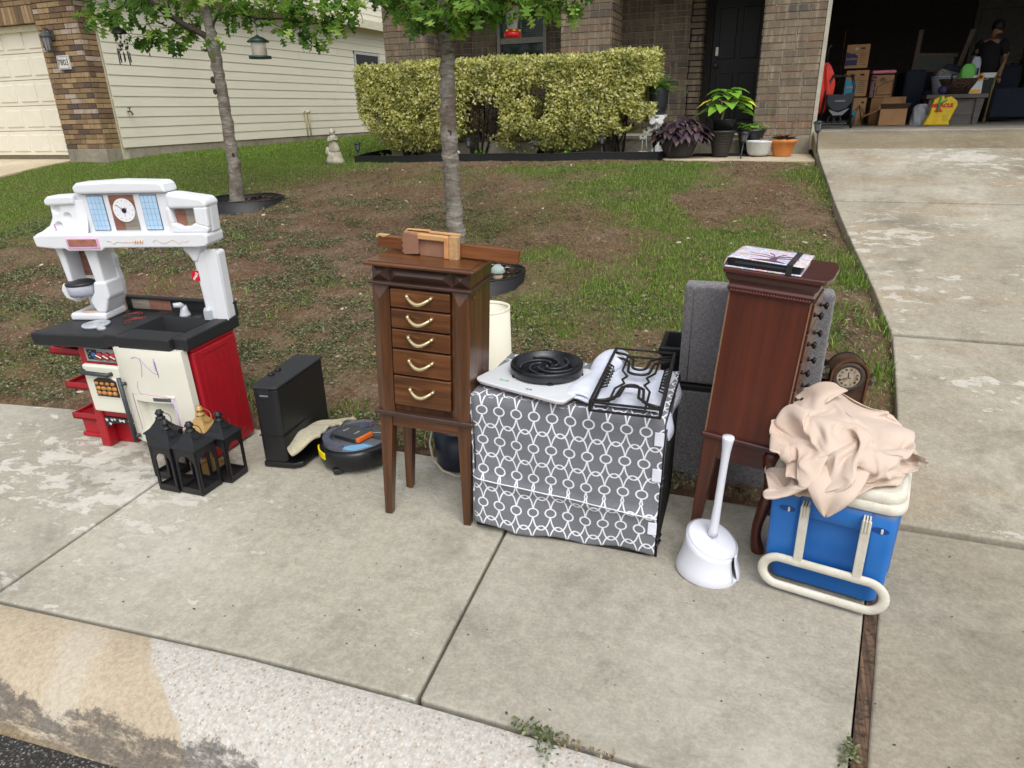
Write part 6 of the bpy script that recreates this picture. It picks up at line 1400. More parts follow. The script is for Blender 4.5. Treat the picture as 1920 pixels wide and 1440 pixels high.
# crumpled sheet: 33 x 33 cloth points (x, y, z in steps of the box below)
_q = np.array([
113,308,289,108,340,266,112,310,250,106,280,240,159,293,360,262,271,362,363,242,367,355,282,363,364,271,368,385,212,376,432,138,320,437,85,321,467,114,340,522,150,394,571,184,398,598,200,397,609,203,388,616,200,389,628,207,377,650,
247,382,663,287,396,674,317,411,703,346,402,724,388,403,717,385,415,712,376,409,721,381,428,723,374,438,710,382,443,721,402,432,758,388,421,761,374,411,763,368,395,124,323,268,101,310,239,118,289,262,121,255,259,155,259,361,258,
299,361,355,245,363,356,274,364,343,263,360,370,209,371,401,154,328,423,131,344,457,139,364,505,170,385,555,172,374,576,189,378,590,190,380,604,206,371,614,227,384,629,242,398,653,258,411,667,295,412,705,320,416,729,352,406,739,
377,414,719,367,415,705,371,418,705,359,439,695,380,434,706,387,438,738,395,428,759,402,430,761,400,433,106,312,250,108,279,252,104,273,280,111,258,278,148,244,364,233,275,366,339,256,360,373,253,373,364,258,368,348,221,361,373,
185,373,398,178,373,430,175,362,469,168,375,510,182,362,538,197,365,550,213,375,582,224,375,592,226,404,608,222,420,621,223,428,623,247,418,666,282,423,696,316,401,702,353,408,701,337,425,680,356,440,676,372,437,682,384,420,697,
400,420,727,389,439,756,353,454,757,345,482,98,319,252,111,289,271,101,282,296,104,265,296,138,243,369,215,238,375,299,287,376,354,275,363,349,256,361,337,226,360,354,215,363,369,209,371,391,187,376,427,178,360,467,181,374,496,202,
369,515,221,363,571,224,398,596,187,415,587,198,429,588,211,451,608,212,450,630,262,428,663,286,415,680,325,427,668,336,427,664,371,411,653,402,423,661,416,416,689,424,411,732,390,451,731,306,479,720,290,514,97,314,256,102,306,283,
97,289,295,99,279,304,135,260,371,197,210,374,276,253,369,317,269,369,322,238,366,322,226,366,333,212,362,354,202,363,377,216,374,410,195,367,450,201,366,479,205,376,514,187,366,559,209,407,576,189,434,576,206,447,578,236,449,598,
234,448,629,246,445,638,299,425,651,328,429,646,370,425,641,401,419,644,438,423,664,456,425,692,443,427,728,394,459,712,308,502,725,273,536,98,325,285,94,303,290,95,272,289,99,265,291,138,244,369,196,201,268,263,225,362,286,230,
374,292,219,376,314,185,347,347,162,354,364,167,384,375,198,391,411,215,369,452,213,367,485,207,374,513,203,383,548,187,418,566,210,444,576,211,461,590,222,465,603,237,466,635,259,458,636,306,448,630,333,447,644,364,441,663,408,
436,672,444,447,667,467,453,697,462,443,700,407,466,707,346,505,730,312,529,98,323,307,90,283,298,96,255,296,126,238,375,161,209,278,222,193,280,270,186,278,280,184,298,295,163,305,330,146,338,379,129,358,409,136,379,402,178,427,
427,219,405,477,221,387,506,219,378,520,217,398,547,197,423,557,216,451,576,215,478,597,229,496,627,251,496,623,290,488,635,312,482,646,324,479,667,340,473,680,390,472,669,451,484,700,479,479,708,447,469,715,425,451,723,401,482,
726,361,484,98,285,314,96,258,304,117,218,291,166,188,268,202,175,258,242,146,228,261,160,267,271,148,268,305,115,281,364,111,328,417,113,373,450,123,398,421,169,460,448,230,441,504,195,414,526,231,408,543,216,416,545,192,448,557,
211,473,571,229,500,591,261,517,621,297,510,641,314,500,648,295,497,659,290,492,677,320,497,694,382,502,689,449,507,704,480,491,696,441,481,706,445,456,724,435,454,733,412,460,99,230,321,120,216,307,166,179,268,205,130,238,240,144,
243,252,135,256,267,138,266,284,141,294,327,113,311,379,79,356,434,91,396,452,120,431,445,152,474,444,225,479,498,212,450,527,187,440,535,198,454,538,215,478,543,224,505,551,253,520,585,280,534,618,291,531,645,294,517,653,319,511,
660,314,524,683,349,534,716,400,538,712,456,524,696,474,512,713,471,495,685,458,480,712,463,461,727,457,447,118,174,259,153,158,237,206,126,254,238,164,303,259,193,335,271,174,312,271,124,283,308,103,311,351,103,349,406,93,387,422,
82,431,444,94,441,461,122,461,453,158,498,456,217,496,491,229,487,511,227,495,522,242,506,528,246,529,536,258,547,552,272,550,576,262,533,601,281,527,624,321,544,638,365,543,667,385,514,675,414,505,698,445,528,719,477,528,694,501,
518,702,470,502,689,477,472,712,489,467,125,128,236,162,117,255,189,167,295,228,230,369,249,260,367,258,210,361,279,125,299,320,78,332,363,72,371,400,99,408,419,105,434,421,108,458,437,105,451,448,122,467,445,146,499,456,187,520,
480,224,522,497,249,536,513,263,548,512,279,543,509,278,532,536,267,534,566,293,543,605,331,534,657,357,511,664,381,471,655,412,478,682,440,518,715,480,549,709,504,537,707,496,507,688,488,485,699,495,483,126,91,240,169,95,258,213,
166,306,217,232,393,226,272,395,229,242,368,277,154,322,305,95,339,332,91,378,373,118,399,405,124,422,402,125,443,418,124,453,434,131,470,432,139,499,443,172,527,467,209,538,484,249,546,498,284,563,516,295,556,505,300,553,512,288,
541,548,284,534,586,327,537,638,350,507,640,376,479,643,427,490,684,448,532,712,486,568,710,521,551,696,522,515,681,500,491,693,518,477,108,61,262,166,73,256,210,126,289,202,208,382,206,250,389,223,255,379,268,200,369,311,160,354,
326,132,361,344,130,391,373,146,424,393,155,448,402,162,483,406,180,518,428,193,520,437,216,535,453,234,550,477,264,562,491,307,552,494,307,563,507,315,563,519,312,552,533,314,537,580,332,553,606,367,544,637,401,534,666,431,542,
680,472,559,696,501,569,700,538,557,690,543,525,697,539,500,678,526,500,97,73,272,133,51,283,212,90,272,230,167,330,217,224,380,224,240,384,253,225,385,281,234,396,334,207,422,351,160,439,366,147,451,383,173,484,399,222,490,437,
254,511,465,272,516,478,278,533,463,280,564,473,288,590,496,330,574,513,327,572,526,321,578,525,332,560,537,358,552,563,376,572,577,404,568,602,435,576,635,465,582,667,496,578,680,516,572,692,528,550,682,571,531,686,594,520,666,
588,510,94,112,259,125,87,284,196,58,293,244,132,290,244,186,356,236,209,394,249,211,407,272,202,419,313,215,444,366,194,483,358,167,500,381,181,520,419,234,530,464,291,534,479,335,535,492,346,552,466,336,583,444,326,610,489,355,
601,516,345,598,532,358,587,509,375,568,534,390,576,549,417,572,553,444,595,552,465,584,581,501,587,634,520,582,668,536,571,673,544,553,668,587,530,671,599,559,660,618,552,96,129,271,142,120,275,188,68,314,254,102,311,258,154,338,
269,186,380,271,184,398,283,190,438,327,198,466,363,193,506,366,186,533,383,199,551,427,252,554,459,314,562,466,340,548,466,364,549,457,375,586,433,356,625,474,368,623,499,379,609,503,369,589,507,391,584,524,411,585,532,431,579,
531,456,587,539,481,599,555,515,588,591,538,582,620,548,571,627,577,550,635,618,556,627,592,577,641,619,575,118,122,292,169,150,287,192,91,326,251,86,333,277,123,331,288,164,376,306,190,427,306,183,453,329,207,486,344,202,512,347,
224,538,368,245,541,405,297,544,454,324,554,465,350,562,450,358,561,423,368,577,402,371,606,427,385,630,462,376,625,478,377,599,507,400,597,504,424,589,507,424,605,514,455,599,506,492,601,517,525,597,547,553,585,565,592,569,588,
628,579,595,592,583,601,605,589,628,615,598,142,137,294,179,128,298,196,109,338,235,83,352,273,91,346,297,123,353,313,153,400,330,167,447,335,179,490,345,210,504,354,227,511,376,236,523,400,293,535,432,335,535,452,334,557,440,342,
560,420,350,576,399,335,596,387,356,614,419,388,635,451,387,615,492,397,612,478,416,601,478,428,619,474,442,640,455,473,638,469,516,618,514,564,591,574,585,602,607,593,611,624,605,615,616,617,603,591,640,600,165,126,298,175,134,
316,207,117,344,235,105,348,254,88,360,280,86,370,306,108,385,318,125,409,307,155,454,317,183,500,322,221,508,357,246,513,399,265,527,423,295,534,434,317,536,430,321,553,401,324,565,386,321,583,384,318,607,389,355,631,424,377,636,
459,400,626,450,411,624,444,426,633,447,428,644,420,458,653,437,513,640,487,571,605,566,597,612,596,604,622,604,628,622,598,619,615,562,639,609,211,141,314,227,140,336,240,127,351,231,113,351,230,100,358,249,110,380,265,111,404,
285,124,424,279,155,445,277,175,459,300,181,502,328,226,490,375,232,503,397,234,527,389,253,545,387,267,559,377,275,571,354,303,588,348,329,607,367,356,621,391,384,642,418,399,630,439,411,640,430,423,641,438,466,638,400,479,656,
416,532,655,447,584,626,510,602,622,546,606,595,563,629,599,546,613,606,514,618,622,264,126,345,267,120,358,267,113,363,232,125,358,232,112,372,247,116,399,254,147,426,234,148,443,244,146,458,254,167,464,278,191,491,316,198,501,
330,204,509,335,202,535,331,222,555,324,235,582,329,259,613,340,288,638,351,314,654,359,344,656,370,376,648,392,400,631,419,414,655,425,458,652,400,496,650,385,535,670,391,577,662,402,622,653,431,652,638,464,661,622,478,656,628,
476,652,640,444,659,645,200,149,388,216,151,385,270,151,379,247,134,365,219,112,381,233,145,399,225,153,435,216,159,466,228,168,473,261,161,471,269,203,490,302,195,510,322,219,524,300,252,548,315,282,573,320,314,586,305,320,622,
295,326,656,295,350,674,311,374,672,336,382,663,358,404,646,391,432,650,403,481,670,391,538,664,364,582,670,367,608,678,367,660,673,376,698,649,398,703,657,410,705,644,415,719,648,402,734,663,178,141,374,198,160,388,240,162,403,
273,137,384,214,133,385,222,143,403,233,168,459,225,180,490,257,174,499,278,191,504,273,227,492,302,232,512,292,237,534,300,287,551,294,302,581,280,298,610,264,324,641,265,357,662,266,375,665,284,374,658,309,397,653,347,426,651,
382,465,647,381,509,673,380,568,679,347,600,684,353,622,687,343,672,684,350,699,646,369,705,653,378,725,651,378,732,644,378,738,659,180,151,371,193,176,388,213,180,406,261,170,408,265,177,440,206,161,432,229,189,491,249,195,511,
269,208,523,270,230,517,273,250,494,294,261,517,278,262,539,258,264,554,261,269,576,254,300,599,261,336,634,258,373,663,266,385,653,276,389,652,308,409,665,345,440,645,374,485,657,368,526,670,364,566,687,355,598,695,337,620,700,
331,642,692,345,682,674,365,694,663,361,706,664,358,720,659,360,729,665,182,193,438,183,185,406,190,195,429,215,199,435,251,205,443,238,212,488,207,204,530,238,229,520,251,248,509,263,259,522,262,269,506,288,287,510,263,284,540,
274,305,544,272,308,559,227,287,581,235,320,623,248,360,655,255,391,657,275,372,648,299,421,664,338,452,654,366,487,667,361,529,659,337,551,681,328,578,679,334,575,698,346,589,699,324,614,686,326,650,676,344,669,687,336,680,684,
337,692,672,188,218,465,165,212,439,176,207,423,193,214,434,225,201,442,229,220,479,206,236,531,219,250,536,226,277,535,235,288,523,237,281,508,257,298,509,248,309,536,262,315,537,258,334,553,242,325,581,230,287,631,240,339,663,
243,365,674,252,375,648,292,401,650,320,448,649,341,481,656,335,505,670,313,532,675,296,550,691,294,566,709,302,592,703,333,608,712,342,615,691,337,641,689,340,660,695,323,655,685,177,197,473,178,223,475,182,211,463,191,199,449,
197,193,462,205,194,475,186,228,519,189,254,528,189,269,517,184,289,526,196,308,524,208,321,514,213,327,529,223,339,531,237,359,538,237,368,590,202,321,645,245,330,684,261,356,687,249,395,673,273,412,646,304,448,657,319,468,671,
309,491,671,327,517,700,341,548,719,337,562,728,312,576,735,298,609,709,328,624,709,341,640,701,331,657,699,314,648,691,149,178,478,140,189,478,155,171,460,168,146,450,190,136,457,181,166,480,174,200,518,166,230,520,160,269,510,
151,303,508,158,338,520,173,363,514,179,362,526,173,357,540,182,383,549,188,383,600,176,371,658,214,363,703,242,380,708,266,399,686,265,424,665,295,466,672,297,488,671,336,511,689,372,557,715,399,596,736,381,609,728,339,595,750,
294,630,734,296,646,704,312,649,719,326,670,710,307,668,710,149,163,492,148,153,487,139,134,499,168,134,519,191,151,526,204,167,533,185,195,536,160,237,538,137,257,507,136,310,510,144,351,523,148,373,514,152,381,524,156,378,541,
138,382,563,144,387,613,156,421,669,193,418,708,207,422,695,238,441,674,260,473,651,270,499,675,291,503,691,334,541,702,401,587,728,446,617,729,410,620,717,339,604,730,294,671,746,277,682,716,296,689,715,300,673,701,286,658,687,
142,158,504,141,145,511,166,150,529,163,161,557,180,188,588,178,169,539,189,208,569,172,251,545,134,270,528,115,315,514,139,351,533,128,376,522,137,401,531,130,389,539,107,388,574,119,409,615,135,439,666,182,464,690,206,467,675,
219,474,661,240,520,657,268,548,675,278,536,699,326,540,734,406,596,752,428,642,723,408,642,746,346,623,718,312,671,732,303,697,717,299,696,698,283,677,694,304,669,679,142,149,515,153,166,532,141,160,540,142,180,558,148,189,562,
147,187,545,149,219,573,157,273,573,130,284,536,98,305,537,123,349,562,116,373,547,108,392,540,124,401,562,113,411,576,130,437,616,156,450,657,177,470,669,190,452,660,215,487,641,228,544,659,248,574,677,272,579,694,294,571,745,375,
611,761,397,628,738,381,654,735,363,653,726,333,643,728,345,676,708,319,681,693,281,687,691,275,682,683,139,146,536,128,154,523,120,173,528,100,180,539,107,206,565,123,227,586,118,244,576,119,276,574,144,241,550,97,289,551,97,351,
578,101,366,561,96,391,558,113,418,569,121,422,605,145,438,628,163,467,650,169,472,657,175,465,643,203,506,635,210,567,642,229,601,650,241,612,679,264,603,731,332,620,765,387,648,761,372,655,745,365,673,732,350,682,739,343,660,728,
333,688,691,260,696,685,258,673,661,111,145,533,105,165,525,99,180,523,101,177,514,98,215,554,99,248,578,102,268,589,102,279,577,130,254,553,93,259,561,99,331,588,106,377,589,97,419,579,134,431,581,145,447,605,153,462,626,151,487,
643,149,489,660,176,490,653,181,520,637,181,569,627,189,608,632,206,620,660,245,632,707,288,635,760,343,656,765,377,663,748,367,667,748,373,679,728,343,686,718,331,689,684,245,709,679,234,676,667,
]).reshape(-1, 3)
_P = _q*np.array([.7, .7, .5])/1000+np.array([0, 1.9, .25])
_i = np.arange(32)[:, None]*33+np.arange(32)[None]
ho = np_mesh('cloth', _P, np.stack([_i, _i+1, _i+34, _i+33], -1).reshape(-1, 4), SHT, parent=SH_, smooth=True)
md = ho.modifiers.new('s', 'SUBSURF'); md.levels = md.render_levels = 2; md = ho.modifiers.new('t', 'SOLIDIFY'); md.thickness = .002
def tongue(u, v_):   # pointed front fold hanging over the rim
    w2 = (1-v_)**.8; x = .262+(u-.5)*.19*(w2+.05)-.014*v_; z = .470-.118*v_**1.15; y = 1.985-.045*math.sin(min(1, v_*1.6)*math.pi/2)-.010*math.sin(u*math.pi*3)*(1-v_*.5)+.01*v_
    return (x, y+.07*(1-v_)**3, z+.012*(1-v_)*math.sin(u*math.pi))
mb = MB(); mb.grid(tongue, 30, 24); obj('front_point', mb, SHT, SH_, solid=.002)
mb = MB(); mb.tube([(.205+.028*math.cos(t_), 2.375+.012*math.sin(t_), .535+.026*math.sin(t_)) for t_ in np.linspace(-.2, math.pi+.3, 20)], .0022, 6); obj('steel_ring', mb, M('ring_steel', (110, 104, 98), .3, Metallic=.8), SH_)
# ================================================================== PORCH, BED AND GARAGE THINGS
PZ = 1.115    # porch floor
def padz(y): return .945+.012*(y-8.3)
def pot(name, label, p, prof, mat, group=None, rim=None, soil_z=None, ribs=0, sq=None):
    t = thing(name, label, 'flower pot', p, group=group)
    mb = MB(); mb.lathe(prof, n=36); o = obj('pot_body', mb, mat, t)
    if ribs:
        r0, z0 = prof[0]; 
        for k in range(ribs):
            z = prof[-3][1]*(k+1)/(ribs+1.5); r_ = np.interp(z, [q[1] for q in prof[:3]], [q[0] for q in prof[:3]])+.002
            mb = MB(); mb.tube([(r_*math.cos(a), r_*math.sin(a), z) for a in np.linspace(0, 2*math.pi, 33)[:-1]], .004, 5, closed=True); obj('rib', mb, mat, o)
    if soil_z:
        mb = MB(); mb.lathe([(soil_z[0], soil_z[1]), (0, soil_z[1]+.01)], n=24, caps=False); obj('potting_soil', mb, M('potting_soil', (42, 32, 26), .95, .4, 60, .005), t)
    return t
def leaf_mesh(kind):
    """single leaf along +x in the xy plane, unit length; returns verts, faces (quads as tuples)"""
    if kind == 'blade': P = [(0, .03), (.3, .10), (.7, .08), (1, 0)]
    if kind == 'oval': P = [(0, .02), (.2, .20), (.5, .27), (.8, .17), (1, 0)]
    if kind == 'heart': P = [(0, .05), (-.08, .22), (.08, .40), (.35, .42), (.7, .25), (1, 0)]
    v = [(x, y, .0) for x, y in P]; 
    return P
def scatter_leaves(name, centers, dirs, L, P, mat, parent=None, droop=.25, fold=.15, kind=None, jitter=.25, seed=0, label=None, up=None):
    """numpy: one leaf per centre, along dirs, half-width profile P, bending down; all leaves in one mesh"""
    rng = np.random.default_rng(seed); N = len(centers); C_ = np.asarray(centers, float); D_ = np.asarray(dirs, float)
    D_ = D_/np.linalg.norm(D_, axis=1, keepdims=True).clip(1e-6); U = np.tile([0, 0, 1.], (N, 1)) if up is None else np.asarray(up, float)
    S = np.cross(D_, U); S = S/np.linalg.norm(S, axis=1, keepdims=True).clip(1e-6); Nn = np.cross(S, D_)
    Ls = L*(1+jitter*(rng.random(N)*2-1)); m_ = len(P); V = np.zeros((N, 3*m_, 3))
    for i, (x, w_) in enumerate(P):
        base = C_+D_*(x*Ls)[:, None]-np.array([0, 0, 1.])*(droop*x*x*Ls)[:, None]
        V[:, 3*i] = base+S*(w_*Ls)[:, None]+Nn*(fold*w_*Ls)[:, None]; V[:, 3*i+1] = base; V[:, 3*i+2] = base-S*(w_*Ls)[:, None]+Nn*(fold*w_*Ls)[:, None]
    f = []
    for i in range(m_-1):
        a = 3*i; f += [(a, a+1, a+4, a+3), (a+1, a+2, a+5, a+4)]
    F = (np.arange(N)[:, None, None]*(3*m_)+np.array(f)[None]).reshape(-1, 4)
    return np_mesh(name, V.reshape(-1, 3), F, mat, kind=kind, parent=parent, label=label)
def leafmat(name, stops, rough=.5, trans=.25, noise_scale=0):
    b = NB(name); r = b.island(); c = b.ramp(r, stops)
    if noise_scale:
        n = b.noise(b.coord('Object'), noise_scale, 3); c = b.mix(b.math('MULTIPLY', b.step(n, .48, .62), .5), c, stops[0][1])
    b.b.inputs['Subsurface Weight'].default_value = 0
    tr = b.n('ShaderNodeBsdfTranslucent'); b.put(tr.inputs[0], c); mx = b.n('ShaderNodeMixShader'); mx.inputs[0].default_value = trans
    b.done(c, rough, Specular_IOR_Level=.35); b.t.links.new(b.b.outputs[0], mx.inputs[1]); b.t.links.new(tr.outputs[0], mx.inputs[2]); b.t.links.new(mx.outputs[0], b.out.inputs[0]); return b.m
OVAL = [(0, .02), (.2, .20), (.5, .27), (.8, .17), (1, .0)]; BLADE = [(0, .03), (.35, .09), (.75, .06), (1, 0)]; HEART = [(0, .08), (.06, .34), (.30, .42), (.65, .27), (1, 0)]
G_LIME = leafmat('leaf_lime', [(0, srgb(88, 140, 42)), (.5, srgb(122, 176, 58)), (.8, srgb(150, 196, 78)), (1, srgb(188, 200, 70))], .45, .3)
G_PURP = leafmat('leaf_purple', [(0, srgb(44, 34, 42)), (.5, srgb(72, 56, 66)), (.8, srgb(94, 78, 84)), (1, srgb(126, 92, 84))], .5, .1)
G_FERN = leafmat('leaf_fern', [(0, srgb(60, 116, 28)), (.5, srgb(98, 158, 42)), (1, srgb(142, 194, 64))], .5, .3)
G_SUC = leafmat('leaf_succulent', [(0, srgb(82, 70, 62)), (.6, srgb(122, 96, 80)), (1, srgb(150, 110, 90))], .5, .1)
CHAR = M('pot_charcoal', (62, 60, 60), .55, .15, 8, .001); PBK = M('pot_black', (32, 32, 34), .4, .1); POTW = M('pot_white', (206, 208, 208), .6, .12, 50, .003)
TERR = M('pot_terracotta', (202, 130, 66), .7, .12, 14, .001)
# round charcoal pot with purple plant
p = at(1271, 297, 8.55); p.z = padz(8.55)
t = pot('round_pot', 'round charcoal pot of dark purple trailing leaves at the edge of the pad', p, [(.13, 0), (.165, .04), (.205, .14), (.212, .21), (.20, .27), (.19, .285), (.175, .285), (.18, .25), (0, .24)], CHAR, soil_z=(.18, .262))
rng = np.random.default_rng(4); n = 420; a = rng.random(n)*2*math.pi; r_ = rng.random(n)**.6*.24; zz = .27+.20*rng.random(n)*(1-r_/.34)-.12*np.clip((r_-.17)/.1, 0, 1)*rng.random(n)
c_ = np.stack([r_*np.cos(a)*1.25+.03, r_*np.sin(a), zz], 1); d_ = np.stack([np.cos(a)+.5*rng.normal(size=n), np.sin(a)+.5*rng.normal(size=n), .35*rng.normal(size=n)-.1], 1)
scatter_leaves('foliage', c_, d_, .105, OVAL, G_PURP, t, .5, kind='stuff')
mb = MB()
for k in range(16):
    a_ = k*.39; mb.tube([(0, 0, .25), (.12*math.cos(a_), .12*math.sin(a_), .38), (.26*math.cos(a_), .2*math.sin(a_), .30)], .005, 5)
obj('stems', mb, G_PURP, t)
# ribbed dark pot with lime leaves
p = at(1350, 295, 8.62); p.z = padz(8.6)
t = pot('ribbed_pot', 'dark ribbed tapered pot with big bright green leaves in front of the door', p, [(.085, 0), (.10, .08), (.14, .265), (.148, .27), (.148, .29), (.135, .29), (.13, .26), (0, .25)], M('pot_ribbed', (52, 48, 44), .55), ribs=8, soil_z=(.13, .262))
mb = MB(); mb.lathe([(.10, .27), (.135, .40), (.14, .41), (.13, .41), (.12, .38), (0, .375)], (0, .03, 0), 30); obj('inner_pot', mb, PBK, t)
mb = MB(); mb.tube([(-.03, -.06, .28), (-.02, -.04, .38), (.0, -.02, .5), (.03, .0, .62)], [.014, .012, .011, .008], 8)
for a_ in (0, 1.1, 2.2, 3.3, 4.4, 5.4): mb.tube([(.0, -.02, .5), (.08*math.cos(a_), .08*math.sin(a_), .60), (.18*math.cos(a_), .15*math.sin(a_), .62)], .005, 5)
obj('stem', mb, M('stem_tan', (160, 140, 104), .8), t)
rng = np.random.default_rng(9)
for k in range(26):
    a_ = k*2.4; rr = .04+.20*((k % 9)/9); z_ = .45+.24*(1-(k % 9)/9)+.03*rng.random()
    cen = [(rr*.8*math.cos(a_)+.03, rr*.6*math.sin(a_), z_)]; dr = [(math.cos(a_), math.sin(a_)*.8-.15, .25-.03*(k % 9))]
    mt = G_LIME if k not in (4, 13, 22) else M('leaf_yellow', (222, 206, 70), .5)
    scatter_leaves('leaf', cen, dr, .20, HEART, mt, t, .45, .2, seed=k)
# black pot by the pillar
p = at(1405, 278, 8.98); p.z = padz(9)
t = pot('black_pot', 'wide black pot with small yellow green shoots beside the brick pillar', p, [(.10, 0), (.12, .03), (.155, .15), (.168, .155), (.168, .185), (.155, .185), (.15, .16), (0, .15)], PBK, soil_z=(.15, .165))
t.location.z += .10
mb = MB(); mb.lathe([(.11, -.10), (.115, .0), (.10, .0)], n=24); obj('pot_stand', mb, PBK, t)
rng = np.random.default_rng(2); n = 60; a = rng.random(n)*6.3; r_ = .13*rng.random(n)**.5
scatter_leaves('foliage', np.stack([r_*np.cos(a)+.0, r_*np.sin(a), .17+.08*rng.random(n)], 1), np.stack([np.cos(a), np.sin(a), .5*rng.random(n)], 1), .07, OVAL, G_LIME, t, .4)
# white pot and terracotta pot
p = at(1423, 279, 8.72); p.z = padz(8.7)
t = pot('white_pot', 'white speckled bowl pot standing empty next to the terracotta pot', p, [(.04, 0), (.04, .012), (.10, .014), (.125, .04), (.148, .15), (.153, .155), (.153, .172), (.140, .172), (.135, .15), (0, .14)], POTW, soil_z=(.136, .145))
mb = MB(); mb.tube([(0, 0, .14), (.01, 0, .20)], .003, 5); obj('twig', mb, M('stem_tan', (160, 140, 104), .8), t)
p = at(1467, 279, 8.74); p.z = padz(8.75)
t = pot('terracotta_pot', 'orange terracotta pot of small brown succulents at the foot of the brick pillar', p, [(.095, 0), (.10, .02), (.135, .145), (.150, .15), (.152, .185), (.138, .185), (.134, .16), (0, .15)], TERR, soil_z=(.13, .158))
for z in (.05, .09, .12):
    mb = MB(); rr = .102+z*.24; mb.tube([(rr*math.cos(a), rr*math.sin(a), z) for a in np.linspace(0, 2*math.pi, 33)[:-1]], .0022, 5, closed=True); obj('rib', mb, TERR, t)
rng = np.random.default_rng(5); n = 130; a = rng.random(n)*6.3; r_ = .11*rng.random(n)**.6
scatter_leaves('foliage', np.stack([r_*np.cos(a), r_*np.sin(a), .17+.06*rng.random(n)*(1-r_/.2)], 1), np.stack([np.cos(a), np.sin(a), .6*rng.random(n)+.1], 1), .06, OVAL, G_SUC, t, .1)
# door mat: black rubber edge strip in front of the step
t = thing('door_mat', 'black rubber strip mat lying on the pad behind the pots', 'mat', (0, 0, 0))
a0 = at(1300, 287, 8.84); a1 = at(1410, 281, 8.84); mb = MB(); mb.box(a0.x, a1.x, 8.74, 8.92, padz(8.8), padz(8.8)+.022); obj('mat', mb, M('rubber_black', (26, 26, 28), .7, .2, 60, .003), t, bevel=.004)
# tall black vase with fern on a white plant stand
p = at(1231, 262, 8.98); bz_ = .96
t = thing('plant_pedestal', 'weathered white ceramic pedestal under the black fern pot', 'pedestal', (p.x, 8.98, bz_))
mb = MB(); mb.lathe([(.10, 0), (.10, .03), (.06, .06), (.045, .16), (.05, .30), (.065, .38), (.10, .42), (.112, .43), (.112, .455), (0, .455)], n=24); obj('column', mb, M('pedestal_white', (190, 194, 192), .6, .15, 30, .002), t)
t = thing('fern_pot', 'tall black vase pot with a bright green fern on the white pedestal', 'potted fern', (p.x, 8.98, bz_+.456))
mb = MB(); mb.lathe([(.075, 0), (.085, .02), (.105, .12), (.118, .24), (.120, .30), (.110, .315), (.10, .31), (.105, .28), (0, .27)], n=32); obj('pot_body', mb, M('pot_slate', (44, 48, 54), .5, .15), t)
rng = np.random.default_rng(12); fr = []; fd_ = []
for k in range(34):
    a_ = rng.random()*6.28; l_ = .20+.16*rng.random(); el = .35+.9*rng.random(); q = Vector((0, 0, .28)); v0 = Vector((math.cos(a_)*math.cos(el), math.sin(a_)*math.cos(el), math.sin(el)))
    for s_ in np.linspace(.12, 1, 16):
        pt = q+v0*l_*s_-Vector((0, 0, 1))*.16*s_**2.2*l_/.3; side = Vector((-math.sin(a_), math.cos(a_), 0))
        for sg in (-1, 1): fr.append(tuple(pt)); fd_.append(tuple(side*sg+v0*.5+Vector((0, 0, -.15))))
scatter_leaves('fronds', fr, fd_, .052, BLADE+[], G_FERN, t, .3, kind='stuff')
mb = MB(); mb.tube([(.03, 0, .28), (.03, -.05, .44)], .003, 5); obj('stem', mb, G_FERN, t)
# white butterfly garden stakes
def butterfly(label, p, s, tilt, mat):
    t = thing('butterfly_ornament', label, 'garden ornament', p, tilt, group='metal butterflies beside the pedestal')
    for sg in (-1, 1):
        mb = MB(); pts = [(0, 0), (sg*.35*s, .42*s), (sg*.62*s, .40*s), (sg*.72*s, .18*s), (sg*.55*s, .0), (sg*.62*s, -.20*s), (sg*.45*s, -.36*s), (sg*.2*s, -.30*s), (0, -.1*s)]
        if sg < 0: pts = pts[::-1]
        mb.prism([(x, z) for x, z in pts], -.004-.0, .0, 'y'); obj('wing', mb, mat, t, bevel=.001)
    mb = MB(); mb.tube([(0, -.004, .12*s), (0, -.008, -.28*s)], .014*s/.2, 8); mb.tube([(0, 0, -.2*s), (0, .03, -.30)], .004, 5); obj('body', mb, mat, t)
    return t
BFW = M('butterfly_white', (216, 218, 216), .4, .05)
butterfly('large white butterfly ornament in front of the pedestal', at(1231, 225, 8.78), .135, 14, BFW)
butterfly('small white butterfly ornament low beside the hedge', at(1212, 248, 8.78), .07, -20, M('butterfly_cream', (190, 192, 180), .5, .1))
butterfly('pale green butterfly ornament between the hedge and the purple plant', at(1222, 243, 8.82), .08, 12, M('butterfly_green', (172, 182, 160), .5, .1))
butterfly('grey butterfly ornament lowest and leftmost by the hedge', at(1205, 258, 8.76), .06, 30, M('butterfly_grey', (166, 172, 168), .5, .1))

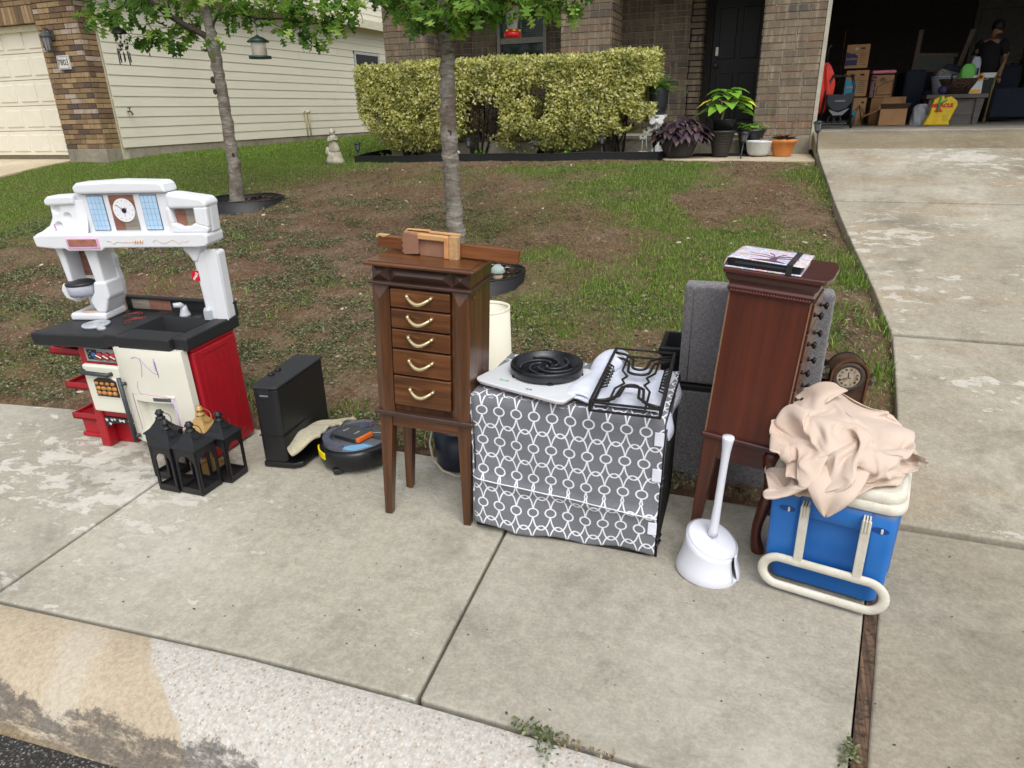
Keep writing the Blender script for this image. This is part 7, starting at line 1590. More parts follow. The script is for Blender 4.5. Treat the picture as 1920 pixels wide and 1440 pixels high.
# ---- solar path lights
def solar(label, px, py, Y, H=.27, tilt=0, mat=None):
    base = at(px, py, Y); z = gz(base.x, Y) if base.x < .3 else dz(0, Y)
    t = thing('solar_light', label, 'solar light', (base.x, Y, z), random.uniform(-20, 20), 0, tilt, group='solar path lights')
    sb = M('solar_dark', (44, 46, 50), .45, .1)
    mb = MB(); mb.lathe([(.003, -.05), (.008, 0), (.008, H-.12), (.0, H-.12)], n=8); obj('stake', mb, sb, t)
    mb = MB(); mb.lathe([(.012, H-.125), (.032, H-.105), (.030, H-.10), (.012, H-.12)], n=12, caps=False); obj('cup', mb, sb, t); mb = MB(); mb.lathe([(.050, H-.026), (.052, H-.02), (.030, H-.004), (.0, H)], n=16); obj('cap', mb, sb, t)
    g = MATS.get('solar_lens')
    if not g:
        nb_ = NB('solar_lens'); g = MATS['solar_lens'] = nb_.done(srgb(120, 126, 130), .2, Alpha=.7)
    mb = MB(); mb.lathe([(.026, H-.104), (.036, H-.028)], n=14, caps=False); obj('lens', mb, g, t)
    mb = MB()
    for k in range(6): a = k*math.pi/3; mb.tube([(.029*math.cos(a), .029*math.sin(a), H-.104), (.040*math.cos(a), .040*math.sin(a), H-.026)], .0025, 4)
    obj('cage', mb, sb, t)
SL = [(672, 292, 8.72, 'solar light at the left front corner of the planting bed'), (738, 290, 9.55, 'solar light at the back left corner of the bed, by the lawn'), (757, 290, 8.86, 'solar light under the left end of the hedge'),
      (879, 291, 8.80, 'solar light just right of the nearer tree trunk'), (1003, 289, 8.74, 'solar light under the gap in the hedge'), (1128, 291, 8.72, 'solar light under the right part of the hedge'), (1226, 290, 8.62, 'solar light at the right end of the bed by the purple plant')]
for px, py, Y, lb in SL: solar(lb, px, py, Y)
solar('solar light leaning between the ribbed pot and the white pot', 1388, 300, 8.38, .30, 5)
solar('solar light at the corner where lawn, pad and driveway meet', 1529, 300, 8.30, .29, -5)
# ---- statue of a child
b = NB('statue_stone'); n = b.noise(b.coord('Object'), 60, 5, .8); n2 = b.noise(b.coord('Object'), 12, 3); b.bump(n, .006, .9); STN = b.done(b.ramp(n2, [(.3, srgb(150, 142, 122)), (.7, srgb(206, 200, 182))]), .85)
t = thing('garden_statue', 'weathered cream statue of a girl standing at the lawn edge', 'statue', (-5.90, 8.60, gz(-5.9, 8.6)-.01), 20)
mb = MB(); mb.lathe([(.125, 0), (.13, .05), (.105, .10), (.10, .13), (.085, .16), (0, .165)], n=20, sy=.85); obj('plinth', mb, STN, t)
mb = MB(); mb.lathe([(.085, .15), (.082, .20), (.062, .27), (.05, .315), (.058, .35), (.052, .375), (.022, .392), (.020, .405), (.0, .41)], n=20, sx=1, sy=.8); obj('dress', mb, STN, t, sub=1)
mb = MB(); mb.lathe([(.0, .385), (.026, .395), (.036, .42), (.034, .445), (.018, .465), (0, .468)], (-.008, -.008, 0), 16); mb.lathe([(.0, .408), (.042, .415), (.046, .445), (.030, .472), (0, .478)], (-.004, .010, 0), 14); obj('head', mb, STN, t)
mb = MB(); mb.tube([(-.05, 0, .365), (-.065, -.03, .31), (-.02, -.065, .315)], [.016, .015, .011], 8); mb.tube([(.05, 0, .365), (.062, -.03, .32), (.01, -.07, .335)], [.016, .015, .011], 8); mb.lathe([(0, 0), (.02, .01), (.02, .03), (0, .04)], (-.005, -.075, .31), 10); obj('arms', mb, STN, t)
mb = MB(); mb.lathe([(.03, 0), (.035, .05), (.02, .10), (0, .12)], (-.09, -.02, .12), 12); obj('basket', mb, STN, t)
# small white duck, shell rock, mushroom
t = thing('white_duck_ornament', 'small white duck ornament on the mulch by the nearer trunk', 'garden ornament', (at(863, 290, 8.78).x, 8.78, gz(-4.3, 8.78)+.0))
mb = MB(); mb.lathe([(0, 0), (.05, .01), (.055, .05), (.035, .075), (0, .08)], n=16, sx=1.1); obj('body', mb, POTW, t); mb = MB(); mb.lathe([(0, .06), (.026, .075), (.028, .10), (0, .12)], (-.03, -.01, 0), 12); obj('head', mb, POTW, t)
t = thing('painted_rock', 'pinkish rock with a pale blue end at the right of the bed', 'rock', (at(1208, 280, 8.72).x, 8.72, gz(-1.6, 8.7)+.01), -8)
mb = MB(); mb.lathe([(0, 0), (.10, .01), (.11, .035), (.06, .06), (0, .065)], n=18, sx=1.25, sy=.6); obj('stone', mb, M('rock_pink', (200, 172, 156), .7, .15, 20, .004), t, sub=1)
mb = MB(); mb.lathe([(0, 0), (.04, .0), (.045, .025), (0, .045)], (.12, -.03, 0), 12); obj('blue_tip', mb, M('rock_blue', (184, 204, 214), .6), t)
t = thing('mushroom_ornament', 'small mushroom ornament with a ribbed green cap in the nearer tree ring', 'garden ornament', (-1.815, 4.50, gz(-1.8, 4.5)-.01))
mb = MB(); mb.lathe([(.022, 0), (.02, .02), (.038, .035), (.036, .055), (.02, .068), (0, .07)], n=20); obj('stem', mb, M('mushroom_stem', (204, 180, 150), .7), t)
mb = MB(); mb.lathe([(.02, .062), (.052, .068), (.054, .078), (.040, .105), (.018, .122), (0, .126)], n=20); cp = obj('cap', mb, M('mushroom_cap', (144, 164, 158), .6, .2, 40), t)
for k in range(20):
    a = k*math.pi/10; mb = MB(); mb.tube([(.054*math.cos(a), .054*math.sin(a), .074), (.041*math.cos(a), .041*math.sin(a), .104), (.018*math.cos(a), .018*math.sin(a), .122)], .002, 4); obj('rib', mb, M('mushroom_rib', (176, 190, 184), .6), cp)
# ---- black plastic edging
EDG = M('edging_black', (22, 22, 25), .5, .2, 20, .002)
def edging(name, label, pts, h, closed=False, lift=.0):
    t = thing(name, label, 'garden edging', (0, 0, 0)); mb = MB(); n = len(pts); th_ = .012
    P = [Vector((x, y, 0)) for x, y in pts]; vs = []
    for i, p in enumerate(P):
        a = P[i-1] if (i or closed) else p; c2 = P[(i+1) % n] if (i < n-1 or closed) else p
        tg = (c2-a).normalized(); nr = Vector((tg.y, -tg.x, 0))
        z = gz(p.x, p.y)-.04+lift; 
        for o_ in (-th_/2, th_/2):
            for zz in (z, z+h+.04): vs.append((p.x+nr.x*o_, p.y+nr.y*o_, zz+.004*math.sin(i*1.7)))
    fs = []
    for i in range(n if closed else n-1):
        a, b_ = 4*i, 4*((i+1) % n); fs += [(a, b_, b_+1, a+1), (a+2, a+3, b_+3, b_+2), (a+1, b_+1, b_+3, a+3)]
    mb.add(vs, fs); obj('edging_strip', mb, EDG, t)
    mb = MB(); mb.tube([((vs[4*i+1][0]+vs[4*i+3][0])/2, (vs[4*i+1][1]+vs[4*i+3][1])/2, vs[4*i+1][2]) for i in range(n)], .009, 6, closed=closed); obj('top_bead', mb, EDG, t)
    return t
edging('bed_edging', 'black plastic edging along the hedge bed', [(-5.45, 9.75), (-5.50, 9.3), (-5.56, 8.9), (-5.60, 8.64)]+[(x, 8.62-.22*(x+5.6)/4.3+.03*math.sin(x*3)) for x in np.linspace(-5.3, -1.34, 16)]+[(-1.27, 8.50), (-1.24, 8.9)], .085)
for (rx, ry, rr), nm in zip(RINGS, ('black plastic ring edging round the farther tree', 'black plastic ring edging round the nearer tree')):
    hc = float(lawn_h(rx, ry)); t = thing('tree_ring', nm, 'garden edging', (rx, ry, hc))
    mb = MB(); mb.lathe([(rr, -.20), (rr+.008, .075), (rr-.006, .075), (rr-.012, -.10)], n=48, caps=False); obj('ring', mb, EDG, t)
    mb = MB(); mb.tube([(rr*math.cos(a), rr*math.sin(a), .077+.006*math.sin(a*5)) for a in np.linspace(0, 2*math.pi, 49)[:-1]], .009, 6, closed=True); obj('top_bead', mb, EDG, t)
# ---- bistro set on the porch behind the hedge
BM = M('bistro_black', (30, 30, 33), .45)
def chair(label, x, y, rz):
    t = thing('bistro_chair', label, 'chair', (x, y, PZ), rz, group='bistro chairs on the porch'); mb = MB(); mb.box(-.2, .2, -.2, .2, .44, .465); obj('seat', mb, BM, t, bevel=.006)
    for sx in (-1, 1):
        mb = MB(); mb.tube([(sx*.19, -.19, .45), (sx*.21, -.24, 0)], .012, 6); obj('leg', mb, BM, t)
        mb = MB(); mb.tube([(sx*.19, .28, 0), (sx*.19, .19, .45), (sx*.19, .24, .88)], .012, 6); obj('leg', mb, BM, t)
    mb = MB(); mb.box(-.2, .2, .225, .245, .80, .88); mb.box(-.19, .19, .215, .23, .66, .69); obj('backrest', mb, BM, t)
    return t
chair('black bistro chair behind the hedge, nearest the left pillar', -4.35, 9.85, 12); chair('black bistro chair behind the hedge, right of the bistro table', -3.15, 9.95, -20)
t = thing('bistro_table', 'small round black bistro table between the porch chairs', 'table', (-3.75, 9.8, PZ))
mb = MB(); mb.lathe([(.30, .69), (.30, .715), (0, .715)], n=28); obj('table_top', mb, BM, t); mb = MB(); mb.tube([(0, 0, 0), (0, 0, .69)], .02, 8); obj('pillar', mb, BM, t)
for k in range(3): mb = MB(); a = k*2.09; mb.tube([(0, 0, .15), (.26*math.cos(a), .26*math.sin(a), 0)], .012, 6); obj('leg', mb, BM, t)
t = thing('white_jar', 'white jar standing on the porch table behind the hedge', 'jar', (-3.6, 9.75, PZ+.715)); mb = MB(); mb.lathe([(.05, 0), (.06, .05), (.05, .11), (.03, .12), (0, .12)], n=16); obj('jar', mb, POTW, t)
t = thing('plant_stool', 'orange wooden stool with black legs behind the hedge', 'stool', (at(1052, 250, 9.5).x, 9.5, PZ))
mb = MB(); mb.box(-.14, .02, -.12, .12, .20, .23); obj('seat', mb, M('stool_orange', (186, 118, 64), .5), t); 
for x, y in ((-.12, -.1), (0, -.1), (-.12, .1), (0, .1)): mb = MB(); mb.tube([(x, y, .2), (x*1.6-.02, y*1.2, 0)], .012, 6); obj('leg', mb, BM, t)
t = thing('porch_planter', 'dark square planter on the porch behind the hedge', 'planter', (at(1105, 250, 9.45).x, 9.45, PZ)); mb = MB(); mb.hexa([(-.10, -.10, 0), (.10, -.10, 0), (.10, .1, 0), (-.1, .1, 0), (-.13, -.13, .30), (.13, -.13, .30), (.13, .13, .30), (-.13, .13, .30)]); obj('planter', mb, CHAR, t, bevel=.005)
# ---- garage contents
b = NB('cardboard'); n = b.noise(b.coord('Object'), 8, 4); n2 = b.noise(b.coord('Object', (1, 1, 200)), 1, 2); r_ = b.rand(); b.bump(n2, .001)
CB = b.done(b.mix(b.math('MULTIPLY', r_, .35), b.ramp(n, [(.3, srgb(168, 128, 88)), (.7, srgb(190, 148, 104))]), srgb(140, 104, 72)), .85)
INK = M('box_navy', (52, 52, 98), .7); TEAL = M('box_teal', (54, 156, 190), .6); INKB = M('box_ink', (74, 56, 52), .8)
def cbox(label, x, y, z, w_, d, h_, rz=0, kind='medium', flaps=False, group='cardboard moving boxes stacked in the garage'):
    t = thing('moving_box', label, 'cardboard box', (x, y, z), rz, group=group)
    mb = MB(); mb.box(0, w_, 0, d, 0, h_); bd = obj('carton', mb, CB, t, bevel=.004)
    if kind in ('medium', 'teal', 'house'):
        mb = MB(); mb.box(w_*.62, w_*.80, -.002, .001, h_*.80, h_*.86); obj('hand_hole', mb, M('hole_dark', (20, 14, 10), .9), bd)
        mt = INK if kind == 'medium' else TEAL
        mb = MB(); pts = [(.0, h_*.12), (w_*.52, h_*.12), (w_*.52, h_*.55), (w_*.42, h_*.55), (w_*.42, h_*.62), (w_*.2, h_*.62), (.0, h_*.70)]
        if kind == 'house': pts = [(0, 0), (w_*.3, 0), (w_*.3, h_*.5), (0, h_*.6)]
        mb.prism(pts, -.0025, .0, 'y'); obj('printed_panel', mb, mt, bd)
        if kind == 'medium':
            text('medium', h_*.14, CB, bd, face_m((w_*.26, -.004, h_*.40), (1, 0, 0), (0, 0, 1)), bold=.001)
            mb = MB(); mb.prism([(w_*.36, h_*.86), (w_*.50, h_*.88), (w_*.52, h_*.80), (w_*.42, h_*.74), (w_*.37, h_*.76)], -.004, 0, 'y'); obj('torn_label', mb, M('torn_paper', (196, 188, 176), .9), bd)
        if kind == 'teal': text('small', h_*.15, M('print_peach', (206, 168, 124), .8), bd, face_m((w_*.24, -.004, h_*.38), (1, 0, 0), (0, 0, 1)), bold=.002)
        mb = MB()
        for k in range(7): mb.box(w_*.62, w_*.62+w_*.28*(1-.1*(k % 3)), -.0015, .001, h_*(.14+.075*k), h_*(.155+.075*k))
        obj('printed_lines', mb, INKB, bd)
    if kind == 'lowes':
        mb = MB(); mb.box(-.002, w_*.22, -.002, .0, .0, h_*.96); obj('printed_band', mb, INK, bd)
        text('Medium', h_*.26, CB, bd, face_m((w_*.11, -.0035, h_*.45), (0, 0, -1), (1, 0, 0)), bold=.001)
        mb = MB(); mb.prism([(w_*.36, h_*.72), (w_*.66, h_*.72), (w_*.66, h_*.82), (w_*.58, h_*.84), (w_*.51, h_*.90), (w_*.44, h_*.84), (w_*.36, h_*.82)], -.0028, 0, 'y'); obj('logo_plate', mb, INK, bd)
        text("LOWE'S", h_*.085, CB, bd, face_m((w_*.51, -.004, h_*.775), (1, 0, 0), (0, 0, 1)), bold=.001)
        mb = MB(); mb.tube([(w_*.28, -.003, h_*.12), (w_*.96, -.003, h_*.12), (w_*.96, -.003, h_*.80), (w_*.85, -.003, h_*.72), (w_*.7, -.003, h_*.66), (w_*.5, -.003, h_*.62), (w_*.48, -.003, h_*.54), (w_*.3, -.003, h_*.50), (w_*.28, -.003, h_*.12)], .004, 4); obj('printed_outline', mb, INKB, bd)
    if kind == 'house': 
        mb = MB(); mb.tube([(w_*.05, -.003, h_*.45), (w_*.5, -.003, h_*.75), (w_*.95, -.003, h_*.45), (w_*.95, -.003, 0), (w_*.5, -.003, h_*.70), (w_*.28, -.003, h_*.45), (w_*.28, -.003, 0)], .005, 4); obj('printed_outline', mb, INKB, bd)
    return t
def span(p0, p1, Y): a, c = at(*p0, Y), at(*p1, Y); return a, c
Yb = 11.2
def px_box(label, l, r, t_, b_, Y, d, kind, z=None, group='cardboard moving boxes stacked in the garage'):
    a = at(l, b_, Y); c = at(r, t_, Y); z0 = a.z if z is None else z
    return cbox(label, a.x, Y, z0, c.x-a.x, d, c.z-z0, 0, kind, group=group)
zA = GF
b3 = px_box('lowest box of the three-high stack, printed with a house outline', 1594, 1626, 183, 232, Yb-.05, .4, 'house', GF)
h1 = at(1600, 181, Yb).z
b2 = px_box('middle box of the three-high stack, with a turquoise panel', 1581, 1631, 131, 181, Yb-.02, .4, 'teal', h1)
h2 = at(1600, 128, Yb).z
b1 = px_box('topmost box of the three-high stack, navy panel reading medium', 1583, 1633, 82, 128, Yb, .4, 'medium', h2)
Yc = 11.4; zc = at(1650, 183, Yc).z
px_box("box with a purple logo standing under the pink lid", 1629, 1678, 140, 183, Yc, .35, 'lowes', zc)
px_box('wide plain box supporting the box with the purple logo', 1627, 1700, 181, 231, Yc+.02, .4, 'plain', GF)
px_box('tall dark brown carton behind the stroller, nearly as high as the stack', 1562, 1586, 58, 228, 12.0, .4, 'plain', GF)
a, c = span((1635, 139), (1682, 131), Yc); t = thing('pink_lid', 'pink plastic lid resting on the box with the purple logo', 'lid', (a.x, Yc-.01, a.z+.002)); mb = MB(); mb.box(0, c.x-a.x, 0, .3, 0, c.z-a.z); obj('lid', mb, M('lid_pink', (226, 140, 156), .5), t, bevel=.02, seg=3)
# open box
Yo = 10.8; a = at(1647, 231, Yo); c = at(1702, 203, Yo); w_ = c.x-a.x
t = thing('open_box', 'open cardboard box with dark flaps in front of the other boxes', 'cardboard box', (a.x, Yo, GF)); h_ = c.z-GF
mb = MB(); mb.box(0, w_, 0, .008, 0, h_); mb.box(0, .008, .008, .32, 0, h_); mb.box(w_-.008, w_, .008, .32, 0, h_); mb.box(0, w_, .312, .32, 0, h_); mb.box(0, w_, 0, .32, 0, .006); obj('carton', mb, CB, t)
mb = MB(); mb.add([(0, .32, h_), (w_, .32, h_), (w_*.78, .42, h_+.14), (w_*.22, .42, h_+.14)], [(0, 1, 2, 3)]); obj('flap', mb, CB, t, solid=.006)
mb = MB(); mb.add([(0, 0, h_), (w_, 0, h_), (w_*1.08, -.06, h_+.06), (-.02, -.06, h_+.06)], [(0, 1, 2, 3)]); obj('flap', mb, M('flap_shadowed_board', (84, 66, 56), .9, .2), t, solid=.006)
mb = MB(); mb.add([(0, 0, h_), (0, .32, h_), (-.20, .30, h_-.10), (-.20, .02, h_-.10)], [(0, 1, 2, 3)]); obj('flap', mb, CB, t, solid=.006)
# sofa arm, cushion, mirror-back frame
NV = M('sofa_navy', (44, 50, 66), .9, .15, 30, .002)
Ys_ = 12.0; s0 = at(1683, 225, Ys_); s1 = at(1800, 225, Ys_)
t = thing('navy_sofa', 'dark navy sofa at the left of the grey bench', 'sofa', (s0.x, Ys_, GF)); L_ = s1.x-s0.x; hz_ = at(1730, 130, Ys_).z-GF
mb = MB(); mb.box(0, .28, 0, .9, .05, hz_); obj('arm', mb, NV, t, bevel=.06, seg=4); mb = MB(); mb.box(.28, L_+.8, .05, .9, .05, hz_*.62); obj('seat', mb, NV, t, bevel=.04, seg=3); mb = MB(); mb.box(.2, L_+.8, .70, .95, .3, hz_+.05); obj('backrest', mb, NV, t, bevel=.06, seg=3)
mb = MB(); mb.mx = Matrix.Translation((.42, .12, hz_*.62)) @ Matrix.Rotation(R(14), 4, 'Y'); mb.box(0, .34, 0, .14, 0, .36); obj('cushion', mb, M('cushion_slate', (58, 64, 78), .9), t, bevel=.06, seg=4)
b = NB('pillow_print'); n = b.noise(b.coord('Object'), 38, 3, .6, 3); P_ = b.done(b.mix(b.step(n, .5, .53), srgb(176, 174, 160), srgb(92, 94, 92)), .9)
a = at(1755, 125, 11.8); t = thing('patterned_pillow', 'grey and white patterned pillow lying on the navy sofa', 'pillow', (a.x, 11.8, a.z-.16), 0, 0, 18); mb = MB(); mb.box(0, .55, 0, .3, 0, .16); obj('pillow', mb, P_, t, bevel=.07, seg=4)
a, c = at(1712, 135, 12.7), at(1796, 96, 12.7); t = thing('framed_panel', 'grey panel in a wooden frame with two tall posts leaning behind the sofa', 'furniture', (a.x, 12.7, a.z), 0, -8, 2.5); w_ = c.x-a.x; h_ = c.z-a.z
FRW = M('frame_driftwood', (112, 98, 84), .7, .2); mb = MB(); mb.box(.03, w_-.03, .0, .02, .02, h_-.02); obj('panel', mb, M('panel_greygreen', (98, 104, 100), .7), t)
for q in ((0, w_, -.01, .03, h_-.05, h_), (0, w_, -.01, .03, 0, .04)): mb = MB(); mb.box(*q); obj('rail', mb, FRW, t)
for s in (0, 1): mb = MB(); x0 = s*w_; mb.hexa([(x0-.03, -.02, -.2), (x0+.03, -.02, -.2), (x0+.03, .03, -.2), (x0-.03, .03, -.2), (x0-.03+.13*s, -.02, h_+.32), (x0+.03+.13*s, -.02, h_+.32), (x0+.03+.13*s, .03, h_+.32), (x0-.03+.13*s, .03, h_+.32)]); obj('post', mb, FRW, t)
# bench with things on it
Yn = 11.2; a = at(1738, 226, Yn); c = at(1852, 175, Yn); W_ = c.x-a.x; bh = c.z-GF
BG = wood('bench_grey', srgb(74, 70, 68), srgb(100, 96, 92), srgb(124, 120, 116), 0, .6, .8, 0)
t = thing('grey_bench', 'weathered grey wooden bench holding the pots and garden bags', 'bench', (a.x-.02, Yn, GF)); mb = MB(); mb.box(-.04, W_+.03, -.03, .42, bh-.05, bh); obj('seat', mb, BG, t, bevel=.004)
mb = MB(); mb.box(.0, W_-.06, .03, .06, .0, bh-.055); obj('front_panel', mb, BG, t)
for x in (.0, W_-.09): mb = MB(); mb.hexa([(x, 0, 0), (x+.06, 0, 0), (x+.06, .38, 0), (x, .38, 0), (x-.0, 0, bh-.052), (x+.09, 0, bh-.052), (x+.09, .38, bh-.052), (x-.0, .38, bh-.052)]); obj('side_panel', mb, BG, t)
bt = GF+bh
def onbench(px, Y=Yn+.12): return at(px, 170, Y).x
x = onbench(1766); t = thing('white_planter', 'white horizontally ribbed planter at the left end of the bench', 'planter', (x, Yn+.15, bt)); mb = MB(); mb.lathe([(.10, 0), (.15, .22), (.16, .225), (.145, .225), (.10, .02), (0, .02)], n=32); o = obj('pot_body', mb, M('planter_white', (190, 196, 212), .5), t)
for k in range(8): z = .025+k*.026; mb = MB(); rr = .101+z*.225; mb.tube([(rr*math.cos(q), rr*math.sin(q), z) for q in np.linspace(0, 6.283, 29)[:-1]], .004, 4, closed=True); obj('rib', mb, M('planter_line', (120, 124, 140), .6), o)
x = onbench(1791); t = thing('wicker_basket', 'brown wicker boat-shaped basket in the middle of the bench', 'basket', (x, Yn+.06, bt)); b = NB('wicker'); n = b.voro(b.coord('Object'), 60); b.bump(n, .006, 1); WK = b.done(b.ramp(n, [(.2, srgb(104, 72, 52)), (.6, srgb(40, 28, 22))]), .8)
mb = MB(); mb.lathe([(.12, 0), (.20, .17), (.205, .19), (.19, .19), (.12, .02), (0, .02)], n=28, sx=1.15, sy=.7); obj('basket_body', mb, WK, t); mb = MB(); mb.tube([(-.10, -.14, .16), (-.11, -.15, .23), (-.06, -.14, .24)], .012, 6); obj('handle', mb, BLK, t)
x = onbench(1764); t = thing('blue_ball', 'small dark blue ball beside the white planter', 'ball', (x, Yn-.0, bt+.055)); mb = MB(); mb.lathe([(.055*math.sin(q), -.055*math.cos(q)) for q in np.linspace(0.001, math.pi, 12)], n=18, caps=False); obj('ball', mb, INK, t)
def bag(name, label, x, y, z, w_, h_, d, mat, pinch=.5, cat='bag', seed=0):
    t = thing(name, label, cat, (x, y, z)); mb = MB()
    def f(u, v_):
        a = 2*math.pi*u; e = (1-.25*v_)*(1-.95*max(0, (v_-.80)/.2)**2*pinch) if v_ > .8 else (1-.25*max(0, v_-.0))
        fl = 1-.75*v_**2; wob = 1+.06*math.sin(a*5+v_*9+seed)+.04*math.sin(a*11+v_*5)
        return (w_/2*e*math.copysign(abs(math.cos(a))**.7, math.cos(a))*wob, d/2*fl*math.copysign(abs(math.sin(a))**.7, math.sin(a))*wob*(1.15-.3*v_), h_*v_)
    mb.grid(f, 36, 16); obj('bag_body', mb, mat, t); return t
x = onbench(1812); t = bag('green_bag', 'bright green and white plastic bag standing on the bench', x, Yn+.26, bt, .22, .37, .14, M('bag_green', (108, 200, 74), .4, .12, 8)); mb = MB(); mb.box(-.02, .10, -.10, -.07, .03, .2); obj('white_print', mb, M('bag_white', (214, 218, 222), .5), t, bevel=.01)
x = onbench(1829); t = bag('white_bag', 'white and blue bag behind the green one on the bench', x, Yn+.42, bt, .15, .46, .12, M('bag_whiteblue', (176, 184, 206), .4, .12, 9)); mb = MB()
for k in range(3): mb.box(-.04+k*.03, -.025+k*.03, -.085, -.06, .16, .32)
obj('blue_stripes', mb, INK, t)
x = onbench(1822); t = thing('sunflower_pouch', 'white seed pouch printed with a yellow sunflower on the bench', 'pouch', (x-.05, Yn+.02, bt)); mb = MB(); mb.hexa([(0, 0, 0), (.14, 0, 0), (.14, .06, 0), (0, .06, 0), (.02, .03, .22), (.14, .03, .24), (.14, .04, .24), (.02, .04, .22)]); o = obj('pouch', mb, M('bag_white', (214, 218, 222), .5), t, bevel=.006)
mb = MB()
for k in range(12): a_ = k*math.pi/6; mb.tube([(.10+.02*math.cos(a_), .012, .20+.02*math.sin(a_)), (.10+.05*math.cos(a_), .010, .20+.05*math.sin(a_))], [.010, .003], 5)
obj('petals_print', mb, M('petal_yellow', (236, 178, 50), .5), o); mb = MB(); mb.lathe([(.022, -.006), (.02, .006)], (.10, .20, 0), 12)
for q in range(len(mb.v)): x_, y_, z_ = mb.v[q]; mb.v[q] = (x_, .008+z_, y_)
obj('flower_centre', mb, M('flower_brown', (74, 44, 28), .7), o); mb = MB(); mb.box(.01, .13, -.003, .001, .01, .05); obj('yellow_band', mb, MATS['petal_yellow'], o)
x = onbench(1836); t = thing('black_box', 'small black box with a white top edge at the right end of the bench', 'box', (x, Yn+.10, bt)); mb = MB(); mb.box(0, .14, 0, .1, 0, .19); obj('carton', mb, M('black_matt', (24, 24, 26), .6), t); mb = MB(); mb.box(-.01, .15, -.01, .1, .19, .25); obj('white_flap', mb, M('bag_white', (214, 218, 222), .5), t, bevel=.004)
mb = MB(); mb.tube([(.13, -.01, .02), (.135, -.012, .08), (.15, -.01, .17)], [.012, .016, .004], 6); mb.tube([(.02, -.006, .17), (.07, -.008, .18)], .006, 5); obj('green_marks', mb, M('bag_pale_green', (160, 190, 140), .5), t)
# yellow bag on the floor
a, c = at(1730, 231, 10.75), at(1781, 231, 10.75); w_ = c.x-a.x; h_ = at(1760, 179, 10.75).z-GF
YL = M('bag_yellow', (226, 190, 26), .35, .14, 9, .003); t = thing('yellow_bag', 'bright yellow garden product bag with red letters slumped on the garage floor', 'bag', ((a.x+c.x)/2, 10.8, GF))
mb = MB(); pts = [(-w_*.52, 0), (w_*.46, 0), (w_*.42, h_*.12), (w_*.62, h_*.66), (w_*.60, h_*.80), (w_*.34, h_*.97), (w_*.20, h_*.94), (w_*.10, h*.0+h_*.86) if False else (w_*.12, h_*.88), (w_*.08, h_), (-.02*w_, h_*.98), (-w_*.26, h_*.88), (-w_*.30, h_*.70), (-w_*.34, h_*.36)]
mb.prism(pts, -.10, .06, 'y'); o = obj('bag_body', mb, YL, t, bevel=.035, seg=4)
text('MIRACLE', .060, M('print_red', (196, 52, 34), .5), o, face_m((.02, -.104, h_*.66), (1, 0, 0), (0, 0, 1)), bold=.004)
mb = MB(); mb.prism([(-w_*.2, h_*.45), (w_*.12, h_*.45), (w_*.02, h_*.58), (-w_*.12, h_*.58)], -.104, -.10, 'y'); obj('red_patch', mb, MATS['print_red'], o)
mb = MB(); mb.tube([(-.03*w_, -.112, h_*.97), (-.06*w_, -.112, h_*.7), (-.08*w_, -.11, h_*.45)], .010, 6); mb.tube([(.2*w_, -.112, h_*.85), (-.04*w_, -.112, h_*.70)], .010, 6); obj('green_ribbon', mb, M('ribbon_green', (60, 160, 84), .5), o)
mb = MB()
for k in range(5): mb.box(w_*.16, w_*.36, -.103, -.10, h_*(.14+.05*k), h_*(.155+.05*k))
obj('small_print', mb, M('print_olive', (150, 140, 60), .6), o)
a = at(1727, 218, 10.9); t = bag('clear_bag', 'crumpled clear plastic bag to the left of the yellow bag', a.x, 10.95, GF, .24, .26, .16, M('bag_translucent', (150, 154, 164), .25), seed=3)
# stroller
t = thing('stroller', 'folded black stroller standing just inside the garage by the pillar', 'stroller', (at(1566, 240, 9.95).x, 9.95, GF)); X_ = lambda px: at(px, 200, 9.95).x-t.location.x; Z_ = lambda py: at(1566, py, 9.95).z-GF
for px in (1529, 1601):
    mb = MB()
    mb.lathe([(.055, -.018), (.072, -.014), (.078, 0), (.072, .014), (.055, .018)], n=24)
    for q in range(len(mb.v)): x_, y_, z_ = mb.v[q]; mb.v[q] = (X_(px)+z_, y_, .078+x_)
    obj('wheel', mb, M('tyre_black', (28, 28, 30), .7), t)
mb = MB(); mb.tube([(X_(1529), 0, .08), (X_(1601), 0, .08)], .012, 8); mb.tube([(X_(1540), 0, .08), (X_(1545), -.02, Z_(165)), (X_(1556), 0, Z_(140))], .014, 8); mb.tube([(X_(1597), 0, .10), (X_(1596), -.02, Z_(165)), (X_(1590), 0, Z_(145))], .014, 8); mb.tube([(X_(1543), 0, Z_(165)), (X_(1555), .02, Z_(143)), (X_(1592), .02, Z_(143)), (X_(1597), 0, Z_(165))], .013, 8); obj('frame', mb, BM, t)
for px in (1561, 1575, 1590):
    mb = MB(); mb.lathe([(0.001, -.02), (.022, -.016), (.026, 0), (.022, .016), (0.001, .02)], (X_(px), 0, Z_(143)), 14); obj('grip', mb, M('foam_black', (20, 20, 22), .8), t)
mb = MB(); mb.prism([(X_(1546), Z_(176)), (X_(1548), Z_(195)), (X_(1558), Z_(207)), (X_(1572), Z_(210)), (X_(1586), Z_(205)), (X_(1595), Z_(192)), (X_(1598), Z_(174)), (X_(1572), Z_(178))], -.10, .05, 'y'); o = obj('seat_sling', mb, M('sling_slate', (44, 48, 56), .85), t, bevel=.02, seg=3)
mb = MB(); mb.prism([(X_(1553), Z_(205)), (X_(1562), Z_(216)), (X_(1580), Z_(216)), (X_(1592), Z_(203)), (X_(1572), Z_(211))], -.11, .0, 'y'); obj('trim_panel', mb, M('trim_grey', (104, 108, 114), .5), t)
